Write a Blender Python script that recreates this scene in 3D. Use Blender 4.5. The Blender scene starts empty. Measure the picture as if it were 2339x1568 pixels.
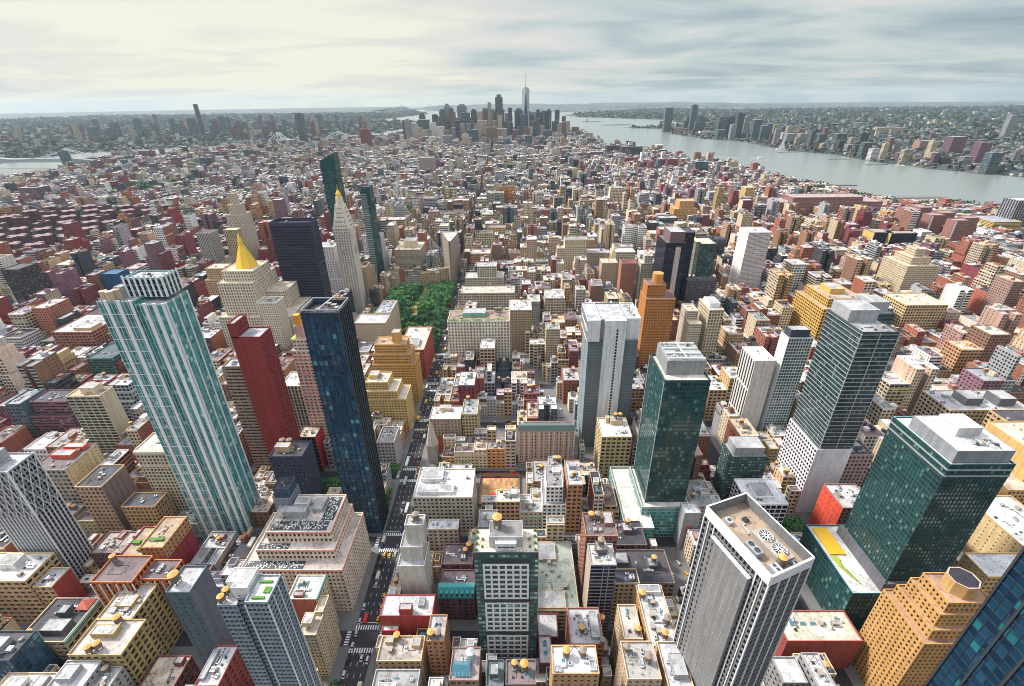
import bpy, math, random
import numpy as np

# ------------------------------------------------------------------ scene, camera, sky, sun
S = bpy.context.scene
COL = S.collection
rad = math.radians
R = random.Random(11)
NR = np.random.RandomState(5)

CAM = (31.56, -42.5, 331.7)
PITCH, YAW, ROLL, FOC = 0.480263, 0.01187, -0.011963, 1071.26 / 2339
cd = bpy.data.cameras.new('camera')
cam = bpy.data.objects.new('camera', cd)
COL.objects.link(cam)
from mathutils import Matrix, Vector
cam.matrix_world = (Matrix.Translation(CAM) @ Matrix.Rotation(YAW, 4, 'Z')
                    @ Matrix.Rotation(math.pi / 2 - PITCH, 4, 'X') @ Matrix.Rotation(ROLL, 4, 'Z'))
cd.sensor_width = 36.0
cd.lens = 36.0 * FOC
cd.clip_start = 1.0
cd.clip_end = 90000.0
S.camera = cam

SUN_DIR = Vector((-0.66, 0.30, 0.72)).normalized()       # towards the sun
sl = bpy.data.lights.new('sun', 'SUN')
sl.energy = 4.9
sl.angle = rad(10)
sl.color = (1.0, 0.95, 0.87)
so = bpy.data.objects.new('sun', sl)
COL.objects.link(so)
so.rotation_euler = SUN_DIR.to_track_quat('Z', 'Y').to_euler()

W = bpy.data.worlds.new('World')
S.world = W
W.use_nodes = True
nt = W.node_tree
nt.nodes.clear()
def N(t, kind, **kw):
    n = t.nodes.new(kind)
    for k, v in kw.items():
        if k.startswith('i_'):
            n.inputs[int(k[2:])].default_value = v
        else:
            setattr(n, k, v)
    return n
def ramp(t, stops, inp):
    n = t.nodes.new('ShaderNodeValToRGB')
    el = n.color_ramp.elements
    while len(el) > 1:
        el.remove(el[0])
    el[0].position, el[0].color = stops[0][0], (*stops[0][1], 1)
    for p, c in stops[1:]:
        e = el.new(p)
        e.color = (*c, 1)
    t.links.new(inp, n.inputs[0])
    return n
def mth(t, op, a, b=None, clamp=False):
    n = t.nodes.new('ShaderNodeMath')
    n.operation = op
    n.use_clamp = clamp
    for i, v in enumerate((a, b)):
        if v is None:
            continue
        if isinstance(v, (int, float)):
            n.inputs[i].default_value = v
        else:
            t.links.new(v, n.inputs[i])
    return n.outputs[0]
def mix(t, f, a, b, blend='MIX'):
    n = t.nodes.new('ShaderNodeMix')
    n.data_type = 'RGBA'
    n.blend_type = blend
    for i, v in ((0, f), (6, a), (7, b)):
        if isinstance(v, (int, float)):
            n.inputs[i].default_value = v
        elif isinstance(v, tuple):
            n.inputs[i].default_value = (*v[:3], 1)
        else:
            t.links.new(v, n.inputs[i])
    return n.outputs[2]

sky = N(nt, 'ShaderNodeTexSky', sky_type='NISHITA', sun_disc=False)
sky.sun_elevation = math.asin(SUN_DIR.z)
sky.sun_rotation = math.atan2(SUN_DIR.x, SUN_DIR.y)
sky.altitude = 300
tc = N(nt, 'ShaderNodeTexCoord')
sep = N(nt, 'ShaderNodeSeparateXYZ')
nt.links.new(tc.outputs['Generated'], sep.inputs[0])
X, Y, Z = sep.outputs
zz = mth(nt, 'ADD', mth(nt, 'MAXIMUM', Z, 0.0), 0.085)
cmb = N(nt, 'ShaderNodeCombineXYZ')
nt.links.new(mth(nt, 'DIVIDE', X, zz), cmb.inputs[0])
nt.links.new(mth(nt, 'MULTIPLY', mth(nt, 'DIVIDE', Y, zz), 1.5), cmb.inputs[1])
n1 = N(nt, 'ShaderNodeTexNoise')
n1.inputs['Scale'].default_value = 0.55
n1.inputs['Detail'].default_value = 7
n1.inputs['Roughness'].default_value = 0.55
n1.inputs['Distortion'].default_value = 0.5
nt.links.new(cmb.outputs[0], n1.inputs['Vector'])
# a thin bright deck of cloud, thickest away from the sun side
az = mth(nt, 'ADD', mth(nt, 'MULTIPLY', X, 0.62), 0.30)            # 0 on the left, 1 on the right
cl = mth(nt, 'ADD', mth(nt, 'MULTIPLY', mth(nt, 'SUBTRACT', n1.outputs[0], 0.5), 1.6), 0.67)
cl = mth(nt, 'SUBTRACT', cl, mth(nt, 'MULTIPLY', az, 0.38))
# the brightest patch, where the sun stands behind the cloud
gl = N(nt, 'ShaderNodeVectorMath', operation='DOT_PRODUCT')
nt.links.new(tc.outputs['Generated'], gl.inputs[0])
gl.inputs[1].default_value = Vector((-0.36, 0.92, 0.17)).normalized()
glow = mth(nt, 'POWER', mth(nt, 'MAXIMUM', gl.outputs['Value'], 0.0), 22.0)
cl = mth(nt, 'ADD', cl, mth(nt, 'MULTIPLY', glow, 0.45))
cr = ramp(nt, [(0.0, (0.33, 0.42, 0.48)), (0.30, (0.46, 0.56, 0.60)), (0.52, (0.66, 0.73, 0.72)),
               (0.70, (0.82, 0.81, 0.78)), (0.86, (0.90, 0.88, 0.78)), (1.0, (1.0, 0.975, 0.83))], cl)
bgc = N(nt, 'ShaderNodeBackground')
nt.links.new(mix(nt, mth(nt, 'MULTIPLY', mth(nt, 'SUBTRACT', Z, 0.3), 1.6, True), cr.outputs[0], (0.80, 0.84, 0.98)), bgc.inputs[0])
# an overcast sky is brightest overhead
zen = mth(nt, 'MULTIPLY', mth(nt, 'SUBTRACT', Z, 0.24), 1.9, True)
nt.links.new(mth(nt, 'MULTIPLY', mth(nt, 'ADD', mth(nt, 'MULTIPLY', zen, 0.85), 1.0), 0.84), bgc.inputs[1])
bgs = N(nt, 'ShaderNodeBackground')
nt.links.new(sky.outputs[0], bgs.inputs[0])
bgs.inputs[1].default_value = 0.06
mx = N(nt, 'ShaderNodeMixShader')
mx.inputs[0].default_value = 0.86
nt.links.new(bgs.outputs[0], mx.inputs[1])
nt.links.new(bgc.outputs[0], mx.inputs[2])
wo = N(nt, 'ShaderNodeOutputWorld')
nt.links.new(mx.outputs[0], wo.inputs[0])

S.view_settings.view_transform = 'Standard'
S.view_settings.look = 'None'
S.view_settings.exposure = 0.22
S.view_settings.gamma = 1.0
S.view_settings.use_curve_mapping = False
S.render.engine = 'CYCLES'
cy = S.cycles
cy.max_bounces = 5
cy.diffuse_bounces = 2
cy.glossy_bounces = 3
cy.transmission_bounces = 2
cy.volume_bounces = 0
cy.use_denoising = True
cy.pixel_filter_type = 'BLACKMAN_HARRIS'
cy.filter_width = 1.0
cy.sample_clamp_indirect = 4.0

# ------------------------------------------------------------------ projection (used for levels of detail and for wording labels)
MI = np.array(cam.matrix_world.inverted())
def project(P):
    P = np.atleast_2d(np.asarray(P, float))
    q = P @ MI[:3, :3].T + MI[:3, 3]
    d = np.maximum(-q[:, 2], 1e-3)
    return 512 + 1024 * FOC * q[:, 0] / d, 343 - 1024 * FOC * q[:, 1] / d, -q[:, 2]

# ------------------------------------------------------------------ materials
MATS = {}
def mat(name):
    m = bpy.data.materials.new(name)
    m.use_nodes = True
    t = m.node_tree
    b = t.nodes['Principled BSDF']
    MATS[name] = m
    return m, t, b
def flat(name, col, rough=0.7, metal=0.0, var=0.25, scale=0.6):
    m, t, b = mat(name)
    g = N(t, 'ShaderNodeNewGeometry')
    n = N(t, 'ShaderNodeTexNoise')
    n.inputs['Scale'].default_value = scale
    n.inputs['Detail'].default_value = 4
    t.links.new(g.outputs['Position'], n.inputs['Vector'])
    k = mth(t, 'ADD', mth(t, 'MULTIPLY', n.outputs[0], 2 * var), 1 - var)
    c = N(t, 'ShaderNodeMix', data_type='RGBA', blend_type='MULTIPLY')
    c.inputs[0].default_value = 1
    c.inputs[6].default_value = (*col, 1)
    t.links.new(k, c.inputs[7])
    t.links.new(c.outputs[2], b.inputs['Base Color'])
    b.inputs['Roughness'].default_value = rough
    b.inputs['Metallic'].default_value = metal
    return m
def attr(t):
    return N(t, 'ShaderNodeAttribute', attribute_name='col')
def noise(t, vec, scale, detail=3, rough=0.55):
    n = N(t, 'ShaderNodeTexNoise')
    n.inputs['Scale'].default_value = scale
    n.inputs['Detail'].default_value = detail
    n.inputs['Roughness'].default_value = rough
    t.links.new(vec, n.inputs['Vector'])
    return n.outputs[0]
def stretch(t, vec, s):
    m = N(t, 'ShaderNodeMapping')
    m.inputs['Scale'].default_value = s
    t.links.new(vec, m.inputs['Vector'])
    return m.outputs[0]

# masonry: per-face colour, weather streaks running down, fine mottling
def wall_nodes(t):
    a = attr(t)
    g = N(t, 'ShaderNodeNewGeometry')
    st = noise(t, stretch(t, g.outputs['Position'], (0.5, 0.5, 0.035)), 1.0, 4)
    fi = noise(t, g.outputs['Position'], 0.33, 5, 0.72)
    k = mth(t, 'ADD', mth(t, 'ADD', mth(t, 'MULTIPLY', st, 0.95), mth(t, 'MULTIPLY', fi, 0.75)), 0.16)
    return a, mix(t, 1.0, a.outputs['Color'], k, 'MULTIPLY')
m, t, b = mat('masonry')
a, c = wall_nodes(t)
t.links.new(c, b.inputs['Base Color'])
b.inputs['Roughness'].default_value = 0.82

# masonry with windows laid out by UV (one unit = one bay by one storey): for walls of distant buildings
m, t, b = mat('windowed_masonry')
a, c = wall_nodes(t)
uv = N(t, 'ShaderNodeUVMap')
sp = N(t, 'ShaderNodeSeparateXYZ')
t.links.new(uv.outputs[0], sp.inputs[0])
fx = mth(t, 'ABSOLUTE', mth(t, 'SUBTRACT', mth(t, 'FRACT', sp.outputs[0]), 0.5))
fy = mth(t, 'ABSOLUTE', mth(t, 'SUBTRACT', mth(t, 'FRACT', sp.outputs[1]), 0.52))
mk = mth(t, 'MULTIPLY', mth(t, 'LESS_THAN', fx, mth(t, 'MULTIPLY', a.outputs['Alpha'], 0.5)), mth(t, 'LESS_THAN', fy, 0.30))
cell = N(t, 'ShaderNodeCombineXYZ')
t.links.new(mth(t, 'FLOOR', sp.outputs[0]), cell.inputs[0])
t.links.new(mth(t, 'FLOOR', sp.outputs[1]), cell.inputs[1])
wn = N(t, 'ShaderNodeTexWhiteNoise', noise_dimensions='3D')
t.links.new(cell.outputs[0], wn.inputs['Vector'])
pane = ramp(t, [(0.0, (0.008, 0.011, 0.016)), (0.7, (0.02, 0.027, 0.036)), (0.92, (0.07, 0.085, 0.09)), (1.0, (0.30, 0.30, 0.28))], wn.outputs[0])
# blinds drawn to a different height in each window, a pale sill below it, soot under that
wn2 = N(t, 'ShaderNodeTexWhiteNoise', noise_dimensions='3D')
mv = N(t, 'ShaderNodeVectorMath', operation='ADD')
t.links.new(cell.outputs[0], mv.inputs[0])
mv.inputs[1].default_value = (17.3, 5.1, 3.0)
t.links.new(mv.outputs[0], wn2.inputs['Vector'])
vv = mth(t, 'FRACT', sp.outputs[1])
bl = mth(t, 'GREATER_THAN', vv, mth(t, 'ADD', 0.62, mth(t, 'MULTIPLY', wn2.outputs[0], 0.34)))
pc = mix(t, mth(t, 'MULTIPLY', bl, 0.8), pane.outputs[0], (0.26, 0.25, 0.23))
uu = mth(t, 'ABSOLUTE', mth(t, 'SUBTRACT', fx, 0.0))
pc = mix(t, mth(t, 'LESS_THAN', uu, 0.03), pc, (0.10, 0.10, 0.10))
sill = mth(t, 'MULTIPLY', mth(t, 'LESS_THAN', fx, mth(t, 'MULTIPLY', a.outputs['Alpha'], 0.56)), mth(t, 'LESS_THAN', mth(t, 'ABSOLUTE', mth(t, 'SUBTRACT', vv, 0.195)), 0.028))
c = mix(t, mth(t, 'MULTIPLY', sill, mth(t, 'GREATER_THAN', a.outputs['Alpha'], 0.2)), c, mix(t, 0.5, a.outputs['Color'], (0.62, 0.60, 0.56)))
t.links.new(mix(t, mk, c, pc), b.inputs['Base Color'])
t.links.new(mth(t, 'SUBTRACT', 0.85, mth(t, 'MULTIPLY', mk, 0.65)), b.inputs['Roughness'])
b.inputs['Specular IOR Level'].default_value = 0.22

# roof decks: membrane or gravel with patches, seams and puddle stains
m, t, b = mat('roofing')
a = attr(t)
g = N(t, 'ShaderNodeNewGeometry')
p1 = noise(t, g.outputs['Position'], 0.16, 5, 0.65)
p2 = noise(t, g.outputs['Position'], 1.3, 3, 0.7)
vo = N(t, 'ShaderNodeTexVoronoi')
vo.inputs['Scale'].default_value = 0.13
t.links.new(g.outputs['Position'], vo.inputs['Vector'])
sv = N(t, 'ShaderNodeSeparateColor')
t.links.new(vo.outputs['Color'], sv.inputs[0])
k = mth(t, 'ADD', mth(t, 'MULTIPLY', p1, 0.75), mth(t, 'MULTIPLY', p2, 0.4))
k = mth(t, 'ADD', mth(t, 'ADD', k, 0.14), mth(t, 'MULTIPLY', sv.outputs[0], 0.42))
v2 = N(t, 'ShaderNodeTexVoronoi')
v2.inputs['Scale'].default_value = 0.9
t.links.new(g.outputs['Position'], v2.inputs['Vector'])
s2 = N(t, 'ShaderNodeSeparateColor')
t.links.new(v2.outputs['Color'], s2.inputs[0])
k = mth(t, 'MULTIPLY', k, mth(t, 'SUBTRACT', 1.0, mth(t, 'MULTIPLY', mth(t, 'GREATER_THAN', s2.outputs[1], 0.90), 0.32)))
t.links.new(mix(t, 1.0, a.outputs['Color'], k, 'MULTIPLY'), b.inputs['Base Color'])
b.inputs['Roughness'].default_value = 0.8

# glass: dark panes, each with its own tint, some with blinds drawn
def glass(name, lo, hi, blind=(0.45, 0.44, 0.40), nb=0.86, rough=0.12, refl=0.5):
    m, t, b = mat(name)
    g = N(t, 'ShaderNodeNewGeometry')
    o = N(t, 'ShaderNodeObjectInfo')
    r = mth(t, 'FRACT', mth(t, 'ADD', g.outputs['Random Per Island'], o.outputs['Random']))
    sc = tuple((l + h) / 2 for l, h in zip(lo, hi))
    cr = ramp(t, [(0.0, lo), (0.45, sc), (nb - 0.04, hi), (nb, blind), (1.0, blind)], r)
    cr.color_ramp.interpolation = 'LINEAR'
    big = noise(t, g.outputs['Position'], 0.045, 3)
    kk = mth(t, 'ADD', mth(t, 'MULTIPLY', big, 1.5), 0.25)
    t.links.new(mix(t, 1.0, cr.outputs[0], kk, 'MULTIPLY'), b.inputs['Base Color'])
    b.inputs['Roughness'].default_value = rough
    b.inputs['Specular IOR Level'].default_value = refl * .55
    return m
glass('dark_glass', (0.008, 0.011, 0.016), (0.04, 0.05, 0.058), (0.27, 0.26, 0.24), nb=0.86)
glass('teal_glass', (0.015, 0.16, 0.17), (0.075, 0.38, 0.38), (0.40, 0.60, 0.56), 0.955, 0.08, 0.9)
glass('navy_glass', (0.008, 0.04, 0.085), (0.022, 0.11, 0.20), (0.09, 0.32, 0.38), 0.95, 0.06, 0.9)
glass('deep_green_glass', (0.008, 0.05, 0.05), (0.02, 0.095, 0.09), (0.10, 0.22, 0.20), 0.92, 0.07, 0.9)
glass('midnight_glass', (0.004, 0.020, 0.045), (0.010, 0.050, 0.095), (0.012, 0.13, 0.15), 0.94, 0.06, 0.8)
glass('black_glass', (0.006, 0.008, 0.018), (0.016, 0.02, 0.045), (0.07, 0.07, 0.09), 0.97, 0.08, 0.4)
glass('grey_green_glass', (0.012, 0.03, 0.034), (0.035, 0.075, 0.08), (0.14, 0.19, 0.19), 0.94, 0.1, 0.5)
glass('pale_teal_glass', (0.02, 0.06, 0.06), (0.14, 0.36, 0.31), (0.40, 0.56, 0.50), 0.82, 0.1, 0.5)

flat('white_metal', (0.80, 0.80, 0.80), 0.5, 0, 0.06)
flat('white_panel', (0.74, 0.74, 0.73), 0.6, 0, 0.14, 0.12)
flat('pale_stone', (0.62, 0.55, 0.46), 0.8)
flat('window_frame', (0.13, 0.13, 0.135), 0.6)
flat('grey_metal', (0.36, 0.38, 0.40), 0.45, 0.2)
flat('dark_metal', (0.05, 0.055, 0.06), 0.5, 0.2)
flat('galvanised_metal', (0.52, 0.55, 0.57), 0.4, 0.3)
flat('tank_wood', (0.23, 0.16, 0.11), 0.85, 0, 0.35, 1.5)
flat('tank_lid', (0.66, 0.35, 0.10), 0.75, 0, 0.2, 1.2)
flat('tank_lid_grey', (0.27, 0.22, 0.18), 0.8, 0, 0.3, 1.2)
flat('blue_grey_panel', (0.115, 0.15, 0.17), 0.35, 0, 0.25, 0.08)
flat('steel_leg', (0.10, 0.08, 0.07), 0.6)
flat('gold_leaf', (0.90, 0.56, 0.05), 0.38, 0.15, 0.12, 0.3)
flat('orange_net', (0.80, 0.16, 0.04), 0.8)
flat('red_paint', (0.62, 0.03, 0.03), 0.7, 0, 0.15)
flat('white_paint', (0.80, 0.80, 0.78), 0.7, 0, 0.18, 0.8)
flat('yellow_paint', (0.80, 0.45, 0.02), 0.6, 0, 0.1)
flat('green_copper', (0.16, 0.36, 0.30), 0.6, 0, 0.25)
flat('slate_green', (0.10, 0.15, 0.14), 0.6)
flat('teal_copper', (0.06, 0.33, 0.33), 0.6, 0, 0.3)
flat('asphalt', (0.036, 0.037, 0.044), 0.85, 0, 0.3, 0.25)
flat('pavement', (0.17, 0.165, 0.16), 0.85, 0, 0.25, 0.4)
flat('bark', (0.10, 0.075, 0.055), 0.9)
flat('soil', (0.42, 0.24, 0.11), 0.95, 0, 0.6, 0.25)
flat('lawn', (0.10, 0.24, 0.03), 0.9, 0, 0.4, 0.5)
flat('sedum', (0.32, 0.42, 0.03), 0.9, 0, 0.35, 0.5)
flat('skylight_glass', (0.07, 0.22, 0.28), 0.15)
flat('coral_tile', (0.75, 0.22, 0.15), 0.8)
flat('boat_paint', (0.72, 0.72, 0.70), 0.5)
flat('wake_foam', (0.75, 0.78, 0.78), 0.8)
flat('tyre', (0.02, 0.02, 0.02), 0.9)
flat('car_glass', (0.02, 0.025, 0.03), 0.1)
flat('cable_steel', (0.55, 0.58, 0.60), 0.6)
flat('granite', (0.36, 0.31, 0.27), 0.85)

# foliage: leaf clumps lighter and darker
m, t, b = mat('foliage')
g = N(t, 'ShaderNodeNewGeometry')
o = N(t, 'ShaderNodeObjectInfo')
r = mth(t, 'ADD', mth(t, 'MULTIPLY', g.outputs['Random Per Island'], 0.45), mth(t, 'MULTIPLY', o.outputs['Random'], 0.55))
cr = ramp(t, [(0.0, (0.010, 0.050, 0.024)), (0.4, (0.024, 0.11, 0.034)), (0.75, (0.06, 0.19, 0.042)), (1.0, (0.14, 0.30, 0.055))], r)
t.links.new(cr.outputs[0], b.inputs['Base Color'])
b.inputs['Roughness'].default_value = 0.75

m, t, b = mat('far_foliage')
g = N(t, 'ShaderNodeNewGeometry')
cr = ramp(t, [(0.0, (0.006, 0.022, 0.018)), (1.0, (0.022, 0.062, 0.034))], g.outputs['Random Per Island'])
t.links.new(cr.outputs[0], b.inputs['Base Color'])
b.inputs['Roughness'].default_value = 0.8

# car paint takes the object's colour
m, t, b = mat('car_paint')
o = N(t, 'ShaderNodeObjectInfo')
t.links.new(o.outputs['Color'], b.inputs['Base Color'])
b.inputs['Roughness'].default_value = 0.35

# far land: streets, roofs and trees too small to build one by one
m, t, b = mat('far_land')
g = N(t, 'ShaderNodeNewGeometry')
l1 = noise(t, g.outputs['Position'], 0.0011, 5, 0.6)
v1 = N(t, 'ShaderNodeTexVoronoi')
v1.inputs['Scale'].default_value = 0.016
t.links.new(g.outputs['Position'], v1.inputs['Vector'])
sv = N(t, 'ShaderNodeSeparateColor')
t.links.new(v1.outputs['Color'], sv.inputs[0])
tree = ramp(t, [(0.0, (0.010, 0.030, 0.026)), (1.0, (0.03, 0.06, 0.04))], sv.outputs[1])
town = ramp(t, [(0.0, (0.03, 0.035, 0.04)), (0.6, (0.08, 0.08, 0.085)), (0.93, (0.16, 0.155, 0.155)), (1.0, (0.6, 0.6, 0.58))], sv.outputs[0])
t.links.new(mix(t, mth(t, 'MULTIPLY', mth(t, 'SUBTRACT', l1, 0.36), 5.0, True), tree.outputs[0], town.outputs[0]), b.inputs['Base Color'])
b.inputs['Roughness'].default_value = 0.9

# harbour and rivers
m, t, b = mat('river_water')
g = N(t, 'ShaderNodeNewGeometry')
w1 = noise(t, stretch(t, g.outputs['Position'], (1.0, 0.35, 1.0)), 0.02, 5, 0.6)
bp = N(t, 'ShaderNodeBump')
bp.inputs['Strength'].default_value = 0.35
bp.inputs['Distance'].default_value = 6.0
t.links.new(w1, bp.inputs['Height'])
t.links.new(bp.outputs[0], b.inputs['Normal'])
b.inputs['Base Color'].default_value = (0.20, 0.225, 0.21, 1)
b.inputs['Roughness'].default_value = 0.25
b.inputs['IOR'].default_value = 1.33

# ------------------------------------------------------------------ mesh helpers
class MB:
    """Gathers quads; build() links them as one mesh object."""
    def __init__(s):
        s.P, s.M, s.C, s.U = [], [], [], []
    def quads(s, P, mi=0, col=(1, 1, 1, 1), uv=None):
        P = np.asarray(P, float).reshape(-1, 4, 3)
        n = len(P)
        s.P.append(P)
        s.M.append(np.full(n, mi) if np.isscalar(mi) else np.asarray(mi))
        c = np.asarray(col, float)
        if c.shape[-1] == 3:
            c = np.concatenate([c, np.ones(c.shape[:-1] + (1,))], -1)
        s.C.append(np.broadcast_to(c, (n, 4)))
        s.U.append(np.zeros((n, 4, 2)) if uv is None else np.asarray(uv, float).reshape(n, 4, 2))
    def boxes(s, B, mi=0, col=(1, 1, 1, 1), bottom=False):
        """B rows: x0 y0 z0 x1 y1 z1"""
        B = np.atleast_2d(np.asarray(B, float))
        x0, y0, z0, x1, y1, z1 = B.T
        def q(*pts):
            return np.stack([np.stack(p, -1) for p in pts], 1)
        F = [q((x0, y0, z0), (x1, y0, z0), (x1, y0, z1), (x0, y0, z1)), q((x1, y0, z0), (x1, y1, z0), (x1, y1, z1), (x1, y0, z1)),
             q((x1, y1, z0), (x0, y1, z0), (x0, y1, z1), (x1, y1, z1)), q((x0, y1, z0), (x0, y0, z0), (x0, y0, z1), (x0, y1, z1)),
             q((x0, y0, z1), (x1, y0, z1), (x1, y1, z1), (x0, y1, z1))]
        if bottom:
            F.append(q((x0, y1, z0), (x1, y1, z0), (x1, y0, z0), (x0, y0, z0)))
        c = np.asarray(col, float)
        for f in F:
            s.quads(f, mi, c)
    def bar(s, a, b, w, mi=0, col=(1, 1, 1, 1), up=(0, 0, 1)):
        a, b, up = np.array(a, float), np.array(b, float), np.array(up, float)
        d = (b - a) / max(np.linalg.norm(b - a), 1e-9)
        x = np.cross(d, up)
        if np.linalg.norm(x) < 1e-4:
            x = np.cross(d, (1, 0, 0))
        x = x / np.linalg.norm(x) * w / 2
        y = np.cross(d, x)
        y = y / np.linalg.norm(y) * w / 2
        k = [x + y, -x + y, -x - y, x - y]
        s.quads([[a + k[i], b + k[i], b + k[(i + 1) % 4], a + k[(i + 1) % 4]] for i in range(4)], mi, col)
        s.quads([[a + k[3], a + k[2], a + k[1], a + k[0]][::-1], [b + k[3], b + k[2], b + k[1], b + k[0]]], mi, col)
    def poly_top(s, poly, z, mi=0, col=(1, 1, 1, 1)):
        p = [np.array([x, y, z]) for x, y in poly]
        if len(p) == 4:
            s.quads([p], mi, col)
        else:
            c = sum(p) / len(p)
            for i in range(len(p)):
                a, b = p[i], p[(i + 1) % len(p)]
                s.quads([[a, (a + b) / 2, b, c]], mi, col)
    def cyl(s, c, r0, r1, z0, z1, n=12, mi=0, col=(1, 1, 1, 1), cap=True):
        a = np.arange(n + 1) * 2 * math.pi / n
        x, y = np.cos(a), np.sin(a)
        for i in range(n):
            s.quads([[(c[0] + r0 * x[i], c[1] + r0 * y[i], z0), (c[0] + r0 * x[i + 1], c[1] + r0 * y[i + 1], z0),
                      (c[0] + r1 * x[i + 1], c[1] + r1 * y[i + 1], z1), (c[0] + r1 * x[i], c[1] + r1 * y[i], z1)]], mi, col)
        if cap and r1 > 0.05:
            s.poly_top([(c[0] + r1 * x[i], c[1] + r1 * y[i]) for i in range(n)], z1, mi, col)
    def mesh(s, name, mats, origin=(0, 0, 0)):
        P = np.concatenate(s.P) - np.array(origin, float)
        n = len(P)
        me = bpy.data.meshes.new(name)
        me.vertices.add(4 * n)
        me.vertices.foreach_set('co', P.reshape(-1).astype(np.float32))
        me.loops.add(4 * n)
        me.loops.foreach_set('vertex_index', np.arange(4 * n, dtype=np.int32))
        me.polygons.add(n)
        me.polygons.foreach_set('loop_start', np.arange(0, 4 * n, 4, dtype=np.int32))
        me.polygons.foreach_set('material_index', np.concatenate(s.M).astype(np.int32))
        at = me.attributes.new('col', 'FLOAT_COLOR', 'FACE')
        at.data.foreach_set('color', np.concatenate(s.C).reshape(-1).astype(np.float32))
        if any(u.any() for u in s.U):
            uv = me.uv_layers.new(name='UVMap')
            uv.data.foreach_set('uv', np.concatenate(s.U).reshape(-1).astype(np.float32))
        for m in mats:
            me.materials.append(MATS[m])
        me.update(calc_edges=True)
        return me
    def build(s, name, mats, parent=None, origin=None):
        if origin is None:
            origin = tuple(parent.location) if parent else (0, 0, 0)
        o = bpy.data.objects.new(name, s.mesh(name, mats, origin))
        COL.objects.link(o)
        if parent:
            o.parent = parent
        else:
            o.location = origin
        return o
def place(name, me, loc, parent=None, rz=0.0, sc=None, col=None):
    """a copy of a shared mesh"""
    o = bpy.data.objects.new(name, me)
    COL.objects.link(o)
    if parent:
        o.parent = parent
        loc = tuple(a - b for a, b in zip(loc, parent.location)) if parent.parent is None else loc
    o.location = loc
    if rz:
        o.rotation_euler[2] = rz
    if sc:
        o.scale = sc if isinstance(sc, tuple) else (sc, sc, sc)
    if col:
        o.color = (*col, 1)
    return o
def empty(name, loc):
    o = bpy.data.objects.new(name, None)
    o.empty_display_size = 1
    COL.objects.link(o)
    o.location = loc
    return o
def tag(o, label=None, cat=None, group=None, kind=None):
    for k, v in (('label', label), ('category', cat), ('group', group), ('kind', kind)):
        if v:
            o[k] = v
    return o
def rect(f):
    u0, v0, u1, v1 = f
    return [(u0, v0), (u1, v0), (u1, v1), (u0, v1)]
def as_poly(f):
    return rect(f) if not isinstance(f[0], (tuple, list)) else list(f)
def inset(poly, d):
    n = len(poly)
    out = []
    for i in range(n):
        p0, p1, p2 = (np.array(poly[j % n], float) for j in (i - 1, i, i + 1))
        t0, t1 = (p1 - p0) / np.linalg.norm(p1 - p0), (p2 - p1) / np.linalg.norm(p2 - p1)
        n0, n1 = np.array([-t0[1], t0[0]]), np.array([-t1[1], t1[0]])
        den = 1 + n0 @ n1
        out.append(tuple(p1 + d * (n0 + n1) / max(den, 0.25)))
    return out
def side_of(n):
    if abs(n[1]) >= abs(n[0]):
        return 'N' if n[1] < 0 else 'S'
    return 'W' if n[0] > 0 else 'E'

def facade(mb, wins, a, b, z0, z1, st, col, mi=0):
    """a wall from a to b with a recessed opening in every bay of every storey; the panes go to wins"""
    bay, fl, wf, hf, rec = st[:5]
    a, b = np.array(a, float), np.array(b, float)
    L = np.linalg.norm(b - a)
    H = z1 - z0
    if L < 1.2 or H < 1.5:
        return plain(mb, a, b, z0, z1, col, mi)
    nb, nf = max(1, round(L / bay)), max(1, round(H / fl))
    dx, dz = L / nb, H / nf
    t = (b - a) / L
    n = np.array([t[1], -t[0]])
    I, J = np.meshgrid(np.arange(nb), np.arange(nf))
    I, J = I.ravel(), J.ravel()
    x0, x1 = I * dx, (I + 1) * dx
    y0, y1 = z0 + J * dz, z0 + (J + 1) * dz
    mx_, mz_ = dx * (1 - wf) / 2, dz * (1 - hf) / 2
    X0, X1, Y0, Y1 = x0 + mx_, x1 - mx_, y0 + mz_ * 1.1, y1 - mz_ * 0.9
    def p(x, z, d=0.0):
        return np.stack([a[0] + t[0] * x - n[0] * d, a[1] + t[1] * x - n[1] * d, z], -1)
    def q(*c):
        return np.stack(c, 1)
    mb.quads(np.concatenate([q(p(x0, y0), p(x1, y0), p(X1, Y0), p(X0, Y0)), q(p(x1, y0), p(x1, y1), p(X1, Y1), p(X1, Y0)),
                             q(p(x1, y1), p(x0, y1), p(X0, Y1), p(X1, Y1)), q(p(x0, y1), p(x0, y0), p(X0, Y0), p(X0, Y1))]), mi, col)
    mb.quads(np.concatenate([q(p(X0, Y0), p(X1, Y0), p(X1, Y0, rec), p(X0, Y0, rec)), q(p(X1, Y0), p(X1, Y1), p(X1, Y1, rec), p(X1, Y0, rec)),
                             q(p(X1, Y1), p(X0, Y1), p(X0, Y1, rec), p(X1, Y1, rec)), q(p(X0, Y1), p(X0, Y0), p(X0, Y0, rec), p(X0, Y1, rec))]), mi, col)
    wins.append((q(p(X0, Y0, rec), p(X1, Y0, rec), p(X1, Y1, rec), p(X0, Y1, rec)), n, st[5] if len(st) > 5 else 'dark_glass'))
def plain(mb, a, b, z0, z1, col, mi=0, uvs=None):
    a, b = np.array(a, float), np.array(b, float)
    q = [[(*a, z0), (*b, z0), (*b, z1), (*a, z1)]]
    uv = None
    if uvs:
        L = np.linalg.norm(b - a)
        U, V = max(1, round(L / uvs[0])), max(1, round((z1 - z0) / uvs[1]))
        o = NR.randint(0, 60)
        uv = [[(o, o), (o + U, o), (o + U, o + V), (o, o + V)]]
    mb.quads(q, mi, col, uv)

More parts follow.
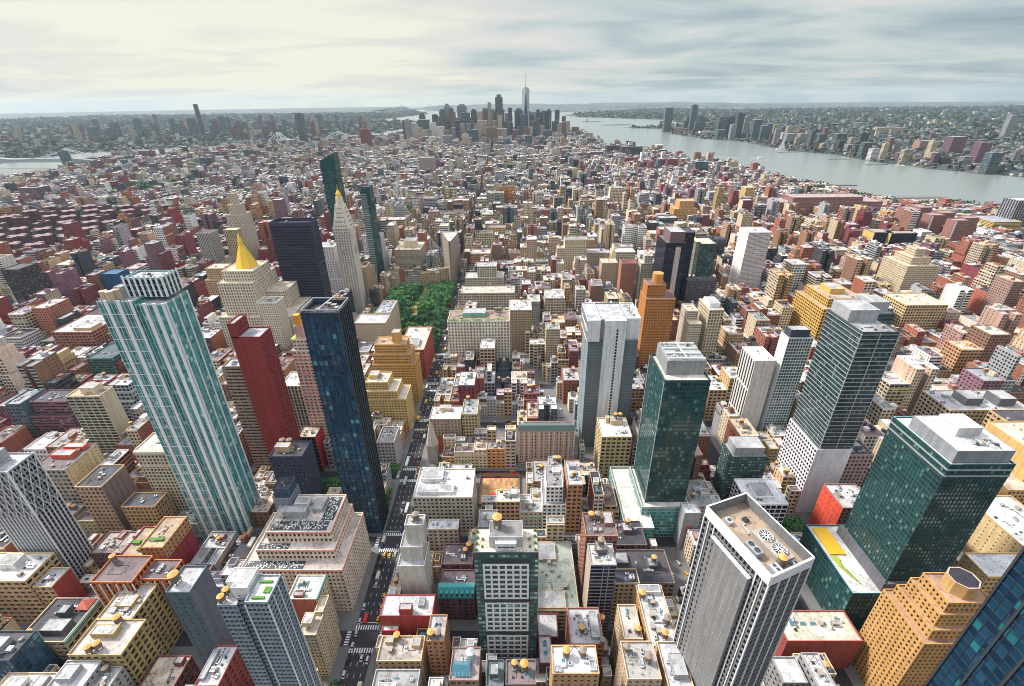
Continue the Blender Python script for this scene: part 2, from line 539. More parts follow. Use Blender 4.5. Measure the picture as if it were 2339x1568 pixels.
MESH = {}
FRAME = 0.08
def pane_quads(Q, fw=FRAME):
    """frame border and inner pane of windows Q (N,4,3), in one plane without overlap"""
    c = Q.mean(1, keepdims=True)
    w = np.linalg.norm(Q[:, 1] - Q[:, 0], axis=1)[:, None, None]
    h = np.linalg.norm(Q[:, 3] - Q[:, 0], axis=1)[:, None, None]
    ex = (Q[:, 1] - Q[:, 0])[:, None] / w
    ez = (Q[:, 3] - Q[:, 0])[:, None] / h
    fx, fz = np.minimum(fw, w * .06), np.minimum(fw, h * .06)
    s = np.array([[1, 1], [-1, 1], [-1, -1], [1, -1]], float)
    I = Q + ex * fx * s[None, :, :1] + ez * fz * s[None, :, 1:]
    fr = np.concatenate([np.stack([Q[:, i], Q[:, (i + 1) % 4], I[:, (i + 1) % 4], I[:, i]], 1) for i in range(4)])
    return fr, I
def lights(I, gl):
    """the sashes of ordinary windows, each its own pane; curtain wall panes stay whole"""
    if gl != 'dark_glass':
        return I
    m0, m1 = I[:, 0] * .5 + I[:, 3] * .5, I[:, 1] * .5 + I[:, 2] * .5
    d = (I[:, 3] - I[:, 0]) * .02
    lo, hi = np.stack([I[:, 0], I[:, 1], m1 - d, m0 - d], 1), np.stack([m0 + d, m1 + d, I[:, 2], I[:, 3]], 1)
    out = []
    for Q in (lo, hi):
        if np.linalg.norm(Q[0, 1] - Q[0, 0]) > 1.7:
            b, t = Q[:, 0] * .5 + Q[:, 1] * .5, Q[:, 3] * .5 + Q[:, 2] * .5
            e = (Q[:, 1] - Q[:, 0]) * .025
            out += [np.stack([Q[:, 0], b - e, t - e, Q[:, 3]], 1), np.stack([b + e, Q[:, 1], Q[:, 2], t + e], 1)]
        else:
            out.append(Q)
    return np.concatenate(out)
def window_mesh(w, h, n, gl):
    k = ('win', round(w, 2), round(h, 2), round(float(n[0]), 3), round(float(n[1]), 3), gl)
    if k not in MESH:
        t = np.array([-n[1], n[0], 0.0])
        z = np.array([0, 0, 1.0])
        Q = np.array([[-t * w / 2 - z * h / 2, t * w / 2 - z * h / 2, t * w / 2 + z * h / 2, -t * w / 2 + z * h / 2]])
        fr, I = pane_quads(Q)
        mb = MB()
        mb.quads(fr, 1)
        mb.quads(lights(I, gl), 0)
        MESH[k] = mb.mesh('window', [gl, 'window_frame'])
    return MESH[k]
def set_windows(root, wins, limit=100):
    """the panes that show largest become parts of their own, the rest one mesh of glazing"""
    rows = []
    for gi, (Q, n, gl) in enumerate(wins):
        c = Q.mean(1)
        d = np.array(CAM) - c
        L = np.linalg.norm(d, axis=1)
        cosv = np.maximum((d[:, :2] @ n) / L, 0)
        ar = np.linalg.norm(Q[:, 1] - Q[:, 0], axis=1) * np.linalg.norm(Q[:, 3] - Q[:, 0], axis=1)
        x, y, _ = project(c)
        inn = (x > 0) & (x < 1024) & (y > 0) & (y < 686)
        rows.append(np.stack([ar * cosv / L ** 2 * np.where(inn, 1, .001), np.full(len(Q), gi), np.arange(len(Q))], 1))
    rows = np.concatenate(rows)
    order = rows[np.argsort(-rows[:, 0])]
    for s_, gi, k in order[:limit]:
        Q, n, gl = wins[int(gi)]
        q = Q[int(k)]
        w, h = np.linalg.norm(q[1] - q[0]), np.linalg.norm(q[3] - q[0])
        place('window', window_mesh(w, h, n, gl), tuple(q.mean(0)), root)
    rest = order[limit:]
    if len(rest):
        mb = MB()
        gls = []
        for gi in range(len(wins)):
            ks = rest[rest[:, 1] == gi][:, 2].astype(int)
            if len(ks) == 0:
                continue
            Q, n, gl = wins[gi]
            if gl not in gls:
                gls.append(gl)
            fr, I = pane_quads(Q[ks])
            mb.quads(fr, 0)
            mb.quads(lights(I, gl), 1 + gls.index(gl))
        tag(mb.build('glazing', ['window_frame'] + gls, root), kind='stuff')

# ------------------------------------------------------------------ roof furniture (shared meshes)
def tank_meshes():
    mb = MB()
    for x in (-1, 1):
        for y in (-1, 1):
            mb.boxes([[x * 1.3 - .15, y * 1.3 - .15, 0, x * 1.3 + .15, y * 1.3 + .15, 2.4]], 1)
    mb.boxes([[-1.9, -1.9, 2.3, 1.9, 1.9, 2.55]], 1)
    mb.cyl((0, 0), 2.1, 2.0, 2.55, 6.6, 14, 0)
    for z in (3.2, 4.2, 5.2, 6.1):
        mb.cyl((0, 0), 2.16, 2.14, z, z + .12, 14, 1, cap=False)
    a = mb.mesh('water_tank', ['tank_wood', 'steel_leg'])
    out = []
    for m in ('tank_lid', 'tank_lid_grey'):
        mb = MB()
        mb.cyl((0, 0), 2.4, 0.12, 6.55, 7.7, 14)
        out.append(mb.mesh('tank_lid', [m]))
    return a, out
TANK, LID = tank_meshes()
def tank(root, x, y, z, s=1.0):
    o = place('water_tank', TANK, (x, y, z), root, R.random() * 1.5, s * .88)
    l = bpy.data.objects.new('tank_lid', LID[R.random() < .3])
    COL.objects.link(l)
    l.parent = o
    return o
def unit_meshes():
    out = []
    for w, d, h, m in ((2.6, 1.8, 1.5, 'galvanised_metal'), (1.6, 1.6, 1.2, 'dark_metal'), (4.2, 2.2, 1.9, 'grey_metal'), (3.2, 3.2, 2.4, 'galvanised_metal')):
        mb = MB()
        mb.boxes([[-w / 2, -d / 2, .25, w / 2, d / 2, h]], 0)
        mb.boxes([[-w / 2 + .1, -d / 2 + .1, 0, w / 2 - .1, d / 2 - .1, .25]], 1)
        k = max(1, int(w / 1.5))
        for i in range(k):
            cx = -w / 2 + (i + .5) * w / k
            mb.cyl((cx, 0), min(d, w / k) * .38, min(d, w / k) * .38, h, h + .22, 10, 0, cap=False)
            mb.cyl((cx, 0), min(d, w / k) * .36, min(d, w / k) * .36, h - .1, h + .05, 10, 1)
        out.append(mb.mesh('cooling_unit', [m, 'dark_metal']))
    mb = MB()
    mb.boxes([[-4, -.4, .5, 4, .4, 1.2], [-4, -.4, .5, -3.2, 2.5, 1.2], [2.6, -2.0, .5, 3.4, .4, 1.2]], 0)
    mb.boxes([[-3.5, -.3, 0, -3.3, .3, .5], [0, -.3, 0, .2, .3, .5], [2.9, -.3, 0, 3.1, .3, .5]], 1)
    out.append(mb.mesh('air_duct', ['galvanised_metal', 'dark_metal']))
    mb = MB()
    mb.boxes([[-1.6, -.9, 0, 1.6, .9, .5]], 1)
    mb.quads([[(-1.6, -.9, .5), (1.6, -.9, .5), (1.4, 0, 1.1), (-1.4, 0, 1.1)], [(1.6, .9, .5), (-1.6, .9, .5), (-1.4, 0, 1.1), (1.4, 0, 1.1)]], 0)
    out.append(mb.mesh('skylight', ['skylight_glass', 'white_panel']))
    mb = MB()
    mb.cyl((0, 0), .35, .35, 0, 1.6, 8, 0)
    mb.cyl((0, 0), .6, .15, 1.6, 2.1, 8, 0)
    out.append(mb.mesh('roof_vent', ['galvanised_metal']))
    mb = MB()
    mb.bar((-4.5, 0, .4), (3.5, 0, .4), .28)
    mb.bar((3.5, 0, .4), (3.5, 3.0, .4), .28)
    mb.bar((-2, .5, .4), (2.5, .5, .4), .2)
    for x in (-4, -1, 2, 3.4):
        mb.boxes([[x, -.1, 0, x + .2, .1, .4]], 1)
    out.append(mb.mesh('pipe_run', ['steel_leg', 'dark_metal']))
    mb = MB()
    mb.boxes([[-1.6, -1.3, 0, 1.6, 1.3, 2.5], [-1.75, -1.45, 2.5, 1.75, 1.45, 2.7]], 0)
    mb.boxes([[-.5, -1.34, 0, .5, -1.3, 2.0]], 1)
    out.append(mb.mesh('roof_shed', ['granite', 'dark_metal']))
    mb = MB()
    for a in ((-2.4, -2.0), (2.4, -2.0), (2.4, 2.0), (-2.4, 2.0)):
        mb.boxes([[a[0] - .1, a[1] - .1, 0, a[0] + .1, a[1] + .1, 2.6]], 0)
    for a, b in (((-2.4, -2.0), (2.4, -2.0)), ((2.4, -2.0), (2.4, 2.0)), ((2.4, 2.0), (-2.4, 2.0)), ((-2.4, 2.0), (-2.4, -2.0)), ((-2.4, -2), (2.4, 2))):
        mb.bar((*a, 2.5), (*b, 2.5), .2)
    out.append(mb.mesh('steel_frame', ['steel_leg']))
    return out
UNITS = unit_meshes()
def clutter(root, f, z, n, rnd=None):
    r = rnd or R
    u0, v0, u1, v1 = f
    for _ in range(int(n * 2.0)):
        me = UNITS[r.choice((0, 0, 1, 1, 2, 3, 4, 5, 6, 6, 7, 7, 8, 8, 9))]
        if u1 - u0 < 7 or v1 - v0 < 7:
            me = UNITS[r.choice((1, 6, 5))]
        mg = 2.6 if me.name.startswith(('cool', 'sky', 'steel', 'roof_s')) else 4.6 if me.name.startswith(('air', 'pipe')) else 1.5
        if u1 - u0 < 2 * mg + .5 or v1 - v0 < 2 * mg + .5:
            continue
        place(me.name.split('.')[0], me, (r.uniform(u0 + mg, u1 - mg), r.uniform(v0 + mg, v1 - mg), z), root, r.choice((0, math.pi / 2)), r.uniform(.5, .95))
def bulkhead(root, u0, v0, u1, v1, z, h, col, roofcol=(.3, .3, .3)):
    mb = MB()
    for a, b in zip(rect((u0, v0, u1, v1)), rect((u0, v0, u1, v1))[1:] + [(u0, v0)]):
        plain(mb, a, b, z, z + h, (*col, 1))
    mb.poly_top(inset(rect((u0, v0, u1, v1)), .3), z + h - .35, 1, (*roofcol, 1))
    P, I = rect((u0, v0, u1, v1)), inset(rect((u0, v0, u1, v1)), .3)
    for i in range(4):
        j = (i + 1) % 4
        mb.quads([[(*P[i], z + h), (*P[j], z + h), (*I[j], z + h), (*I[i], z + h)], [(*I[j], z + h - .35), (*I[i], z + h - .35), (*I[i], z + h), (*I[j], z + h)]], 0, tuple(min(1, c * 1.25) for c in col))
    return mb.build('bulkhead', ['masonry', 'roofing'], root)

def deck(mbw, mbr, poly, z, wallcol, roofcol, ph=1.1, th=.45, mi=0, cope=1.3):
    """roof deck at z inside a parapet that rises ph above it"""
    I = inset(poly, th)
    n = len(poly)
    cc = tuple(min(.85, c * cope) for c in wallcol)
    for i in range(n):
        j = (i + 1) % n
        plain(mbw, poly[i], poly[j], z, z + ph, (*wallcol, 1), mi)
        mbw.quads([[(*poly[i], z + ph), (*poly[j], z + ph), (*I[j], z + ph), (*I[i], z + ph)]], mi, cc)
        mbw.quads([[(*I[j], z), (*I[i], z), (*I[i], z + ph), (*I[j], z + ph)]], mi, wallcol)
    mbr.poly_top(I, z, 0, (*roofcol, 1))
    return I

# ------------------------------------------------------------------ the setting
def slab(name, poly, z0, z1, m, kind='structure', label=None):
    mb = MB()
    n = len(poly)
    for i in range(n):
        plain(mb, poly[i], poly[(i + 1) % n], z0, z1, (1, 1, 1, 1))
    me = mb.mesh(name, [m])
    import bmesh
    bm = bmesh.new()
    bm.from_mesh(me)
    vs = [bm.verts.new((x, y, z1)) for x, y in poly]
    bm.faces.new(vs)
    bmesh.ops.triangulate(bm, faces=[f for f in bm.faces if len(f.verts) > 4])
    bm.normal_update()
    bm.to_mesh(me)
    bm.free()
    o = bpy.data.objects.new(name, me)
    COL.objects.link(o)
    tag(o, kind=kind, label=label)
    return o
def circ(a0, a1, r=30500.0, n=20):
    return [(r * math.sin(rad(a0 + (a1 - a0) * i / n)), r * math.cos(rad(a0 + (a1 - a0) * i / n))) for i in range(n + 1)]
mb = MB()
mb.cyl((0, 0), 30600, 30600, -12, -1.5, 96, 0)
tag(mb.build('water', ['river_water']), kind='structure')
MANHATTAN = [(1900, -1500), (1880, 400), (1660, 1050), (1597, 1446), (1430, 1590), (1290, 1824), (1125, 2930), (972, 3324), (800, 3900), (651, 5050), (300, 5480), (48, 5600), (-400, 5700), (-684, 5600),
             (-1126, 4720), (-1656, 4090), (-2300, 3700), (-2616, 3200), (-2523, 2712), (-2514, 2364), (-2199, 1503), (-1520, 800), (-1327, -1500)]
slab('ground', MANHATTAN[::-1], -4, 0, 'asphalt')
BROOKLYN = [(-2600, -1500), (-2700, 823), (-3056, 1917), (-3254, 3000), (-3300, 3742), (-2441, 4350), (-1730, 4760), (-1544, 5802), (-1398, 7280), (-1601, 8691), (-2750, 9197), (-2445, 11778), (-2293, 13767), (-3699, 15781), (-5200, 19000)] + circ(-12, -95)
slab('brooklyn_land', BROOKLYN, -4, 0, 'far_land')
JERSEY = ([(2700, -1500), (2600, 1028), (2280, 2150), (2098, 2460), (2024, 2700), (2034, 3160), (1869, 3374), (1884, 4091), (1690, 4498), (1600, 5200), (1670, 5460), (1760, 6000), (1350, 6330), (1751, 6470), (2355, 6948), (2447, 8522), (1900, 9300), (1150, 10300), (1100, 11500), (2130, 13314)] + [(6000, 15500)] + circ(20, 95))
slab('jersey_land', JERSEY[::-1], -4, 0, 'far_land')
STATEN = [(748, 13675), (-1900, 16000), (-2845, 19809)] + circ(-3, 18) + [(4500, 15800), (2600, 14200)]
slab('staten_island', STATEN[::-1] if False else STATEN, -4, 0, 'far_land')
# low wooded hills on the horizon
mb = MB()
for k in range(60):
    x = NR.uniform(-2500, 9000)
    y = NR.uniform(17500, 27000)
    r, h = NR.uniform(900, 2200), NR.uniform(40, 110)
    mb.cyl((x, y), r, r * .45, 0, h, 10, 0, cap=True)
tag(mb.build('hills', ['far_land']), kind='structure')

# ------------------------------------------------------------------ builder for the large individual buildings
HEROES = []          # (short phrase, root, footprint box, height, lowest height that must stay in view)
# bay, storey, window width, window height, depth of the recess, glass
ST = dict(
    punch=(3.9, 4.1, .52, .60, .5), small=(3.5, 3.9, .42, .52, .45), wide=(5.0, 4.3, .76, .58, .5), loft=(4.4, 4.4, .70, .64, .55), pair=(3.4, 4.1, .58, .62, .5),
    ribbon=(7, 3.5, .97, .48, .3), strip=(3.4, 3.9, .62, .88, .6), teal=(2.4, 3.5, .93, .84, .14, 'teal_glass'), navy=(3.4, 4.2, .93, .90, .2, 'navy_glass'),
    green=(2.4, 3.6, .92, .82, .14, 'deep_green_glass'), black=(2.6, 3.6, .94, .86, .14, 'black_glass'), greyg=(1.8, 3.8, .92, .80, .2, 'grey_green_glass'),
    grid=(3.0, 3.6, .80, .74, .4, 'pale_teal_glass'), dots=(5.0, 3.4, .22, .34, .25), rib2=(2.2, 3.4, .55, .95, .6, 'black_glass'), bigglass=(4.5, 4.5, .88, .84, .3, 'black_glass'))
def tstyle(s):
    return ST[s] if isinstance(s, str) else s
def walls(mb, wins, poly, z0, z1, sty, col, sides, colside, uvbay=(3.2, 3.6)):
    n = len(poly)
    for i in range(n):
        a, b = np.array(poly[i], float), np.array(poly[(i + 1) % n], float)
        t = (b - a) / max(np.linalg.norm(b - a), 1e-6)
        nn = np.array([t[1], -t[0]])
        sd = side_of(nn)
        st = sides.get(sd, sty)
        c = colside.get(sd, col)
        vis = nn @ (np.array(CAM[:2]) - (a + b) / 2) > 0
        if st is None:
            plain(mb, a, b, z0, z1, (*c, 1))
        elif vis:
            facade(mb, wins, a, b, z0, z1, tstyle(st), c)
        else:
            plain(mb, a, b, z0, z1, (*c, .5), 1, uvbay)
def hero(kind, short, label, cat, tiers, col, st='punch', roof=(.35, .35, .35), sides=None, colside=None, tanks=(), units=4, bulk=(), vis=.45, ph=1.1, group=None, seed=None, base=None, cope=1.3):
    f0 = as_poly(tiers[0][0])
    us, vs = [p[0] for p in f0], [p[1] for p in f0]
    box = (min(us), min(vs), max(us), max(vs))
    root = empty(kind, ((box[0] + box[2]) / 2, (box[1] + box[3]) / 2, 0))
    tag(root, label, cat, group)
    wb, rb, wins = MB(), MB(), []
    rr = random.Random(seed or sum(map(ord, short)))
    top = 0
    for ti, tr in enumerate(tiers):
        f, z0, z1 = tr[:3]
        s = tr[3] if len(tr) > 3 and tr[3] else st
        c = tr[4] if len(tr) > 4 and tr[4] else col
        sd = tr[5] if len(tr) > 5 else (sides or {})
        poly = as_poly(f)
        walls(wb, wins, poly, z0, z1, s, c, sd, colside or {})
        rb = MB()
        deck(wb, rb, poly, z1, c, roof, ph, cope=cope)
        rb.build('roof', ['roofing'], root)
        top = max(top, z1)
    wb.build('wall', ['masonry', 'windowed_masonry'], root)
    if wins:
        set_windows(root, wins)
    lf = as_poly(tiers[-1][0])
    lb = (min(p[0] for p in lf), min(p[1] for p in lf), max(p[0] for p in lf), max(p[1] for p in lf))
    zt = tiers[-1][2]
    for b in bulk:
        bulkhead(root, *b[:4], b[5] if len(b) > 5 else zt, b[4], b[6] if len(b) > 6 else col, (.4, .4, .4))
    for tk in tanks:
        tank(root, tk[0], tk[1], tk[2] if len(tk) > 2 else zt, tk[3] if len(tk) > 3 else 1.0)
    if units:
        clutter(root, inset_box(lb, 1), zt, units, rr)
    HEROES.append((short, root, box, top, top * vis))
    return root
def inset_box(b, d):
    return (b[0] + d, b[1] + d, b[2] - d, b[3] - d)
def piers(root, a, b, z0, z1, n, w, d, m, name='pier', skip=()):
    """n upright ribs standing d proud of the wall a-b, each an object of its own"""
    a, b = np.array(a, float), np.array(b, float)
    t = (b - a) / np.linalg.norm(b - a)
    nn = np.array([t[1], -t[0]])
    k = ('pier', round(z1 - z0, 1), w, d, m, round(t[0], 3), round(t[1], 3))
    if k not in MESH:
        mb = MB()
        h = z1 - z0
        e0, e1 = -t * w / 2 - nn * .02, t * w / 2 - nn * .02
        o0, o1 = -t * w / 2 + nn * d, t * w / 2 + nn * d
        P = [o0, o1, e1, e0]
        for i in range(4):
            plain(mb, P[i], P[(i + 1) % 4], 0, h, (1, 1, 1, 1))
        mb.quads([[(*q, h) for q in P], [(*q, 0) for q in P[::-1]]])
        MESH[k] = mb.mesh(name, [m])
    for i in range(n):
        if i in skip:
            continue
        p = a + (b - a) * (i / max(n - 1, 1))
        place(name, MESH[k], (p[0], p[1], z0), root)
def band(root, a, b, z, h, d, m, name='floor_band'):
    a, b = np.array(a, float), np.array(b, float)
    t = (b - a) / np.linalg.norm(b - a)
    nn = np.array([t[1], -t[0]])
    mb = MB()
    P = [a + nn * d, b + nn * d, b - nn * .02, a - nn * .02]
    for i in range(4):
        plain(mb, P[i], P[(i + 1) % 4], z, z + h, (1, 1, 1, 1))
    mb.quads([[(*q, z + h) for q in P], [(*q, z) for q in P[::-1]]])
    return mb.build(name, [m], root)
def strip(root, name, pts, m, w=.4):
    mb = MB()
    for a, b in zip(pts, pts[1:]):
        mb.bar(a, b, w)
    return mb.build(name, [m], root)

CREAM, TAN, BUFF = (.68, .555, .40), (.56, .39, .215), (.56, .45, .315)
ORANGE, BRICK, RED, MAROON = (.56, .30, .105), (.33, .115, .07), (.40, .065, .05), (.20, .06, .06)
WHITE, GREY, DGREY, SLATE, BLACK = (.72, .70, .67), (.33, .335, .345), (.12, .125, .135), (.075, .11, .125), (.03, .032, .04)
LROOF, MROOF, DROOF, TROOF, PROOF = (.66, .655, .64), (.44, .44, .45), (.065, .063, .075), (.64, .53, .40), (.17, .125, .13)
YELLOW = (.56, .38, .13)

# ------- left foreground
t = hero('lattice_tower', 'the white lattice tower', 'slim tower wrapped in white diagonal lattice above and white ribs below', 'tower',
         [((-331, 188, -302, 207), 0, 118)], (.36, .36, .39), (2.76, 3.6, .74, .78, .25, 'black_glass'), MROOF, bulk=[(-326, 191, -314, 203, 9)], units=3, vis=.1)
for (a, b, n) in (((-302, 188), (-302, 207), 8), ((-331, 188), (-302, 188), 12)):
    piers(t, a, b, 0, 78, n, .5, .55, 'white_metal')
    piers(t, a, b, 117.5, 119.6, 2, .9, .6, 'white_metal', 'corner_post')
    piers(t, a, b, 78, 118, 2, .8, .6, 'white_metal', 'corner_post')
    A, B = np.array(a, float), np.array(b, float)
    for i in range(n - 1):
        p, q = A + (B - A) * i / (n - 1), A + (B - A) * (i + 1) / (n - 1)
        nn = np.array([(B - A)[1], -(B - A)[0]]) / np.linalg.norm(B - A) * .35
        for k in range(5):
            z0, z1 = 78 + 8 * k, 86 + 8 * k
            f, g = (p, q) if (i + k) % 2 == 0 else (q, p)
            strip(t, 'lattice_bar', [(*(f + nn), z0), (*(g + nn), z1)], 'white_metal', .34)
hero('loft_building', 'the white-roofed tan loft', 'broad tan loft with wide windows and flat white roof left of the lattice tower', 'building',
     [((-350, 162, -302, 185), 0, 45)], TAN, 'wide', LROOF, bulk=[(-330, 172, -318, 181, 5, 45, WHITE)], units=9, vis=.3)
hero('loft_building', 'the low tan annex', 'low tan building with a red brick flank beside the white roofed loft', 'building',
     [((-301.5, 163, -288, 178), 0, 38)], TAN, 'loft', MROOF, sides={'W': None}, colside={'W': RED}, units=4, vis=.3)
t = hero('apartment_building', 'the orange brick block', 'bright orange brick block with white trim and a stepped plan beside the lattice tower', 'building',
     [((-244, 152, -217, 172), 0, 58), ((-217, 157, -198, 172), 0, 54)], (.50, .13, .04), 'strip', PROOF, tanks=[(-240, 168, 58)], bulk=[(-238, 158, -228, 165, 4)], units=4, vis=.25, cope=2.0)
piers(t, (-244, 152), (-217, 152), 4, 57, 6, .7, .4, 'white_panel', 'pilaster')
piers(t, (-217, 157), (-198, 157), 4, 53, 5, .7, .4, 'white_panel', 'pilaster')
t = hero('office_tower', 'the slate tower', 'slim slate grey tower with a big water tank on its roof', 'tower',
     [((-154, 114, -141, 130), 0, 103), ((-158, 117, -154, 128), 0, 96, 'green')], SLATE, (3, 3.4, .35, .45, .3, 'pale_teal_glass'), MROOF, sides={'N': 'dots', 'W': None},
     colside={'W': (.13, .14, .17)}, tanks=[(-151.5, 120, 103, 1.3)], bulk=[(-147, 117, -142, 128, 5)], units=4, vis=.1)
t = hero('loft_building', 'the long white-roofed loft', 'long loft with cluttered white roof and yellow windowed flank in front of the slate tower', 'building',
     [((-228, 112, -197, 133), 0, 50), ((-228, 133, -206, 157), 0, 50)], (.43, .30, .12), 'loft', (.50, .46, .42), tanks=[(-212, 131, 50, 1.1), (-216, 114, 50), (-212.5, 116, 50)],
     bulk=[(-222, 122, -208, 128, 4), (-220, 140, -211, 148, 3)], units=14, vis=.3)
for k in range(2):
    strip(t, 'roof_frame', [(-226 + 6 * k, 148, 50), (-226 + 6 * k, 148, 54), (-221 + 6 * k, 148, 54), (-221 + 6 * k, 148, 50)], 'steel_leg', .25)
hero('office_building', 'the dark glass cube', 'low dark blue glass cube on the lower left edge', 'building',
     [((-282, 109, -259, 126), 0, 50)], (.05, .08, .10), 'navy', DROOF, bulk=[(-278, 112, -268, 121, 4, 50, GREY)], units=5, vis=.4)
t = hero('loft_building', 'the black-roofed loft', 'low loft with a dark roof and green copper cornice behind the dark glass cube', 'building',
     [((-281, 128, -251, 157), 0, 35)], BUFF, 'wide', DROOF, bulk=[(-270, 133, -255, 141, 4, 35, DGREY), (-268, 144, -262, 150, 5, 35, SLATE)], tanks=[(-277, 130, 35), (-274, 131.5, 35)], units=8, vis=.5)
band(t, (-251, 128), (-251, 157), 33.5, 2.2, .8, 'green_copper', 'cornice')
mb = MB()
c = (-256.5, 152, 41)
q = [(-261, 148), (-252, 148), (-252, 156), (-261, 156)]
for i in range(4):
    a, b = q[i], q[(i + 1) % 4]
    mb.quads([[(*a, 36.5), (*b, 36.5), c, c]])
mb.build('hipped_roof', ['coral_tile'], t)
hero('loft_building', 'the grey stepped corner roof', 'pale grey stepped roof with twin tanks in front of the long white roofed loft', 'building',
     [((-229, 92, -209, 111.5), 0, 46), ((-208.8, 96, -199, 111.5), 0, 40)], (.40, .39, .38), 'small', (.55, .55, .55), units=10, bulk=[(-226, 100, -217, 108, 4, 46, GREY)], tanks=[(-206, 108.5, 40, .9)], vis=.8)
hero('loft_building', 'the tan bottom corner roof', 'tan roof with low huts in the bottom left corner', 'building',
     [((-262, 90, -231, 107.5), 0, 41)], (.42, .34, .26), 'loft', TROOF, units=9, bulk=[(-255, 96, -246, 104, 4, 41, WHITE), (-241, 98, -235, 105, 3, 41, GREY)], vis=.8)
hero('loft_building', 'the beige corner loft', 'low beige roof with a grey dome tank between the yellow flank and red loft', 'building',
     [((-194, 104, -173, 126), 0, 24)], MAROON, 'loft', TROOF, bulk=[(-180, 120, -175, 124, 4)], units=5, vis=.6)
hero('loft_building', 'the red brick loft at the blue-grey tower foot', 'white roofed red brick building at the foot of the grey twin topped tower', 'building',
     [((-140, 92, -127, 113), 0, 58)], (.30, .055, .045), 'punch', LROOF, units=8, bulk=[(-139, 95, -136, 110, 2.5, 58, GREY)], vis=.5)
t = hero('apartment_tower', 'the grey gridded tower', 'grey blue gridded tower with stepped white penthouses and a roof terrace', 'tower',
     [((-107, 92, -98, 106), 0, 126), ((-98, 93.5, -92, 106), 0, 129), ((-92, 90, -81.5, 104), 0, 131)], (.25, .285, .32), (2.2, 3.3, .82, .66, .5, 'grey_green_glass'), LROOF,
     bulk=[(-104, 98, -92.5, 105.5, 9, 126, WHITE), (-100, 95, -92.5, 98, 6, 129, WHITE)], tanks=[(-105, 97.5, 126, .8), (-105.5, 94, 126, .8)], units=0, vis=.1)
piers(t, (-81.5, 90), (-81.5, 104), 0, 130, 4, .5, .3, 'white_panel', 'rib')
piers(t, (-92, 90), (-81.5, 90), 0, 130, 2, .5, .3, 'white_panel', 'rib')
mb = MB()
mb.boxes([[-90, 92, 131, -84, 93, 131.9], [-90, 100, 131, -84, 101, 132], [-86, 95, 131, -83, 98, 131.7]], 0)
mb.build('roof_planter', ['lawn'], t)
hero('loft_building', 'the cream loft on the avenue', 'cream loft with closely set windows along the avenue beside the grey gridded tower', 'building',
     [((-103, 127, -91.5, 140), 0, 44), ((-97, 140, -91.5, 151), 0, 46)], (.56, .47, .32), (2.2, 3.3, .58, .62, .4), TROOF, units=3, bulk=[(-101, 131, -95, 138, 4)], vis=.2)
t = hero('loft_building', 'the pale green roof', 'brick building with a pale green roof and copper edge behind the grey gridded tower', 'building',
     [((-116, 146, -97.5, 163), 0, 50)], CREAM, 'punch', (.50, .57, .53), sides={'N': None}, colside={'N': (.42, .12, .07)}, bulk=[(-112, 147, -106, 150, 3, 50, BRICK)], units=5, vis=.6)
band(t, (-97.5, 146), (-97.5, 163), 49, 2.2, .9, 'green_copper', 'cornice')
t = hero('loft_building', 'the terraced cream block', 'huge terraced cream block with pink trim and black and white patterned terraces', 'building',
     [((-161, 171, -90, 222), 0, 44), ((-152, 180, -97, 222), 44, 53), ((-146, 187, -100, 222), 53, 63)], (.72, .59, .47), (3.0, 4.0, .58, .62, .5), (.62, .53, .46),
     bulk=[(-139, 200, -122, 206, 6, 63, GREY), (-134, 209, -124, 216, 5, 63, WHITE), (-120, 205, -112, 216, 4, 63, GREY)], units=26, vis=.15, cope=1.2)
for (f, z) in (((-159, 172, -118, 179), 44.06), ((-151, 181, -130, 186.2), 53.06), ((-144, 189, -104, 197), 63.06), ((-111, 198, -102, 220), 63.06)):
    mb = MB()
    mb.boxes([[f[0], f[1], z, f[2], f[3], z + .1]], 0)
    rs = random.Random(3)
    for _ in range(int((f[2] - f[0]) * (f[3] - f[1]) / 3)):
        x, y = rs.uniform(f[0] + .5, f[2] - 1), rs.uniform(f[1] + .4, f[3] - 1)
        mb.boxes([[x, y, z + .1, x + .7, y + .7, z + .5]], 1)
    mb.build('patterned_terrace', ['dark_metal', 'white_paint'], t)
for z in (43.4, 52.4, 62.4):
    f = {43.4: (-161, 171, -90, 222), 52.4: (-152, 180, -97, 222), 62.4: (-146, 187, -100, 222)}[z]
    band(t, (f[0], f[1]), (f[2], f[1]), z, .5, .35, 'coral_tile', 'trim_band')
    band(t, (f[2], f[1]), (f[2], f[3]), z, .5, .35, 'coral_tile', 'trim_band')
hero('apartment_building', 'the narrow slate block', 'narrow blue grey block with a dark mechanical crown behind the terraced cream block', 'building',
     [((-150, 211, -137, 226), 0, 70), ((-150, 214, -138, 226), 70, 77, None, (.05, .08, .12))], (.20, .23, .29), 'dots', DROOF, units=3, vis=.5)
t = hero('apartment_building', 'the tank-topped black stub', 'dark blue block topped by two orange lidded tanks at the foot of the red tower', 'building',
     [((-178, 262, -150, 283), 0, 66)], (.05, .06, .10), 'small', DROOF, tanks=[(-172, 277, 66, 1.2), (-166, 277, 66, 1.2)], bulk=[(-175, 268, -163, 274, 6, 66, TAN)], units=4, vis=.6)
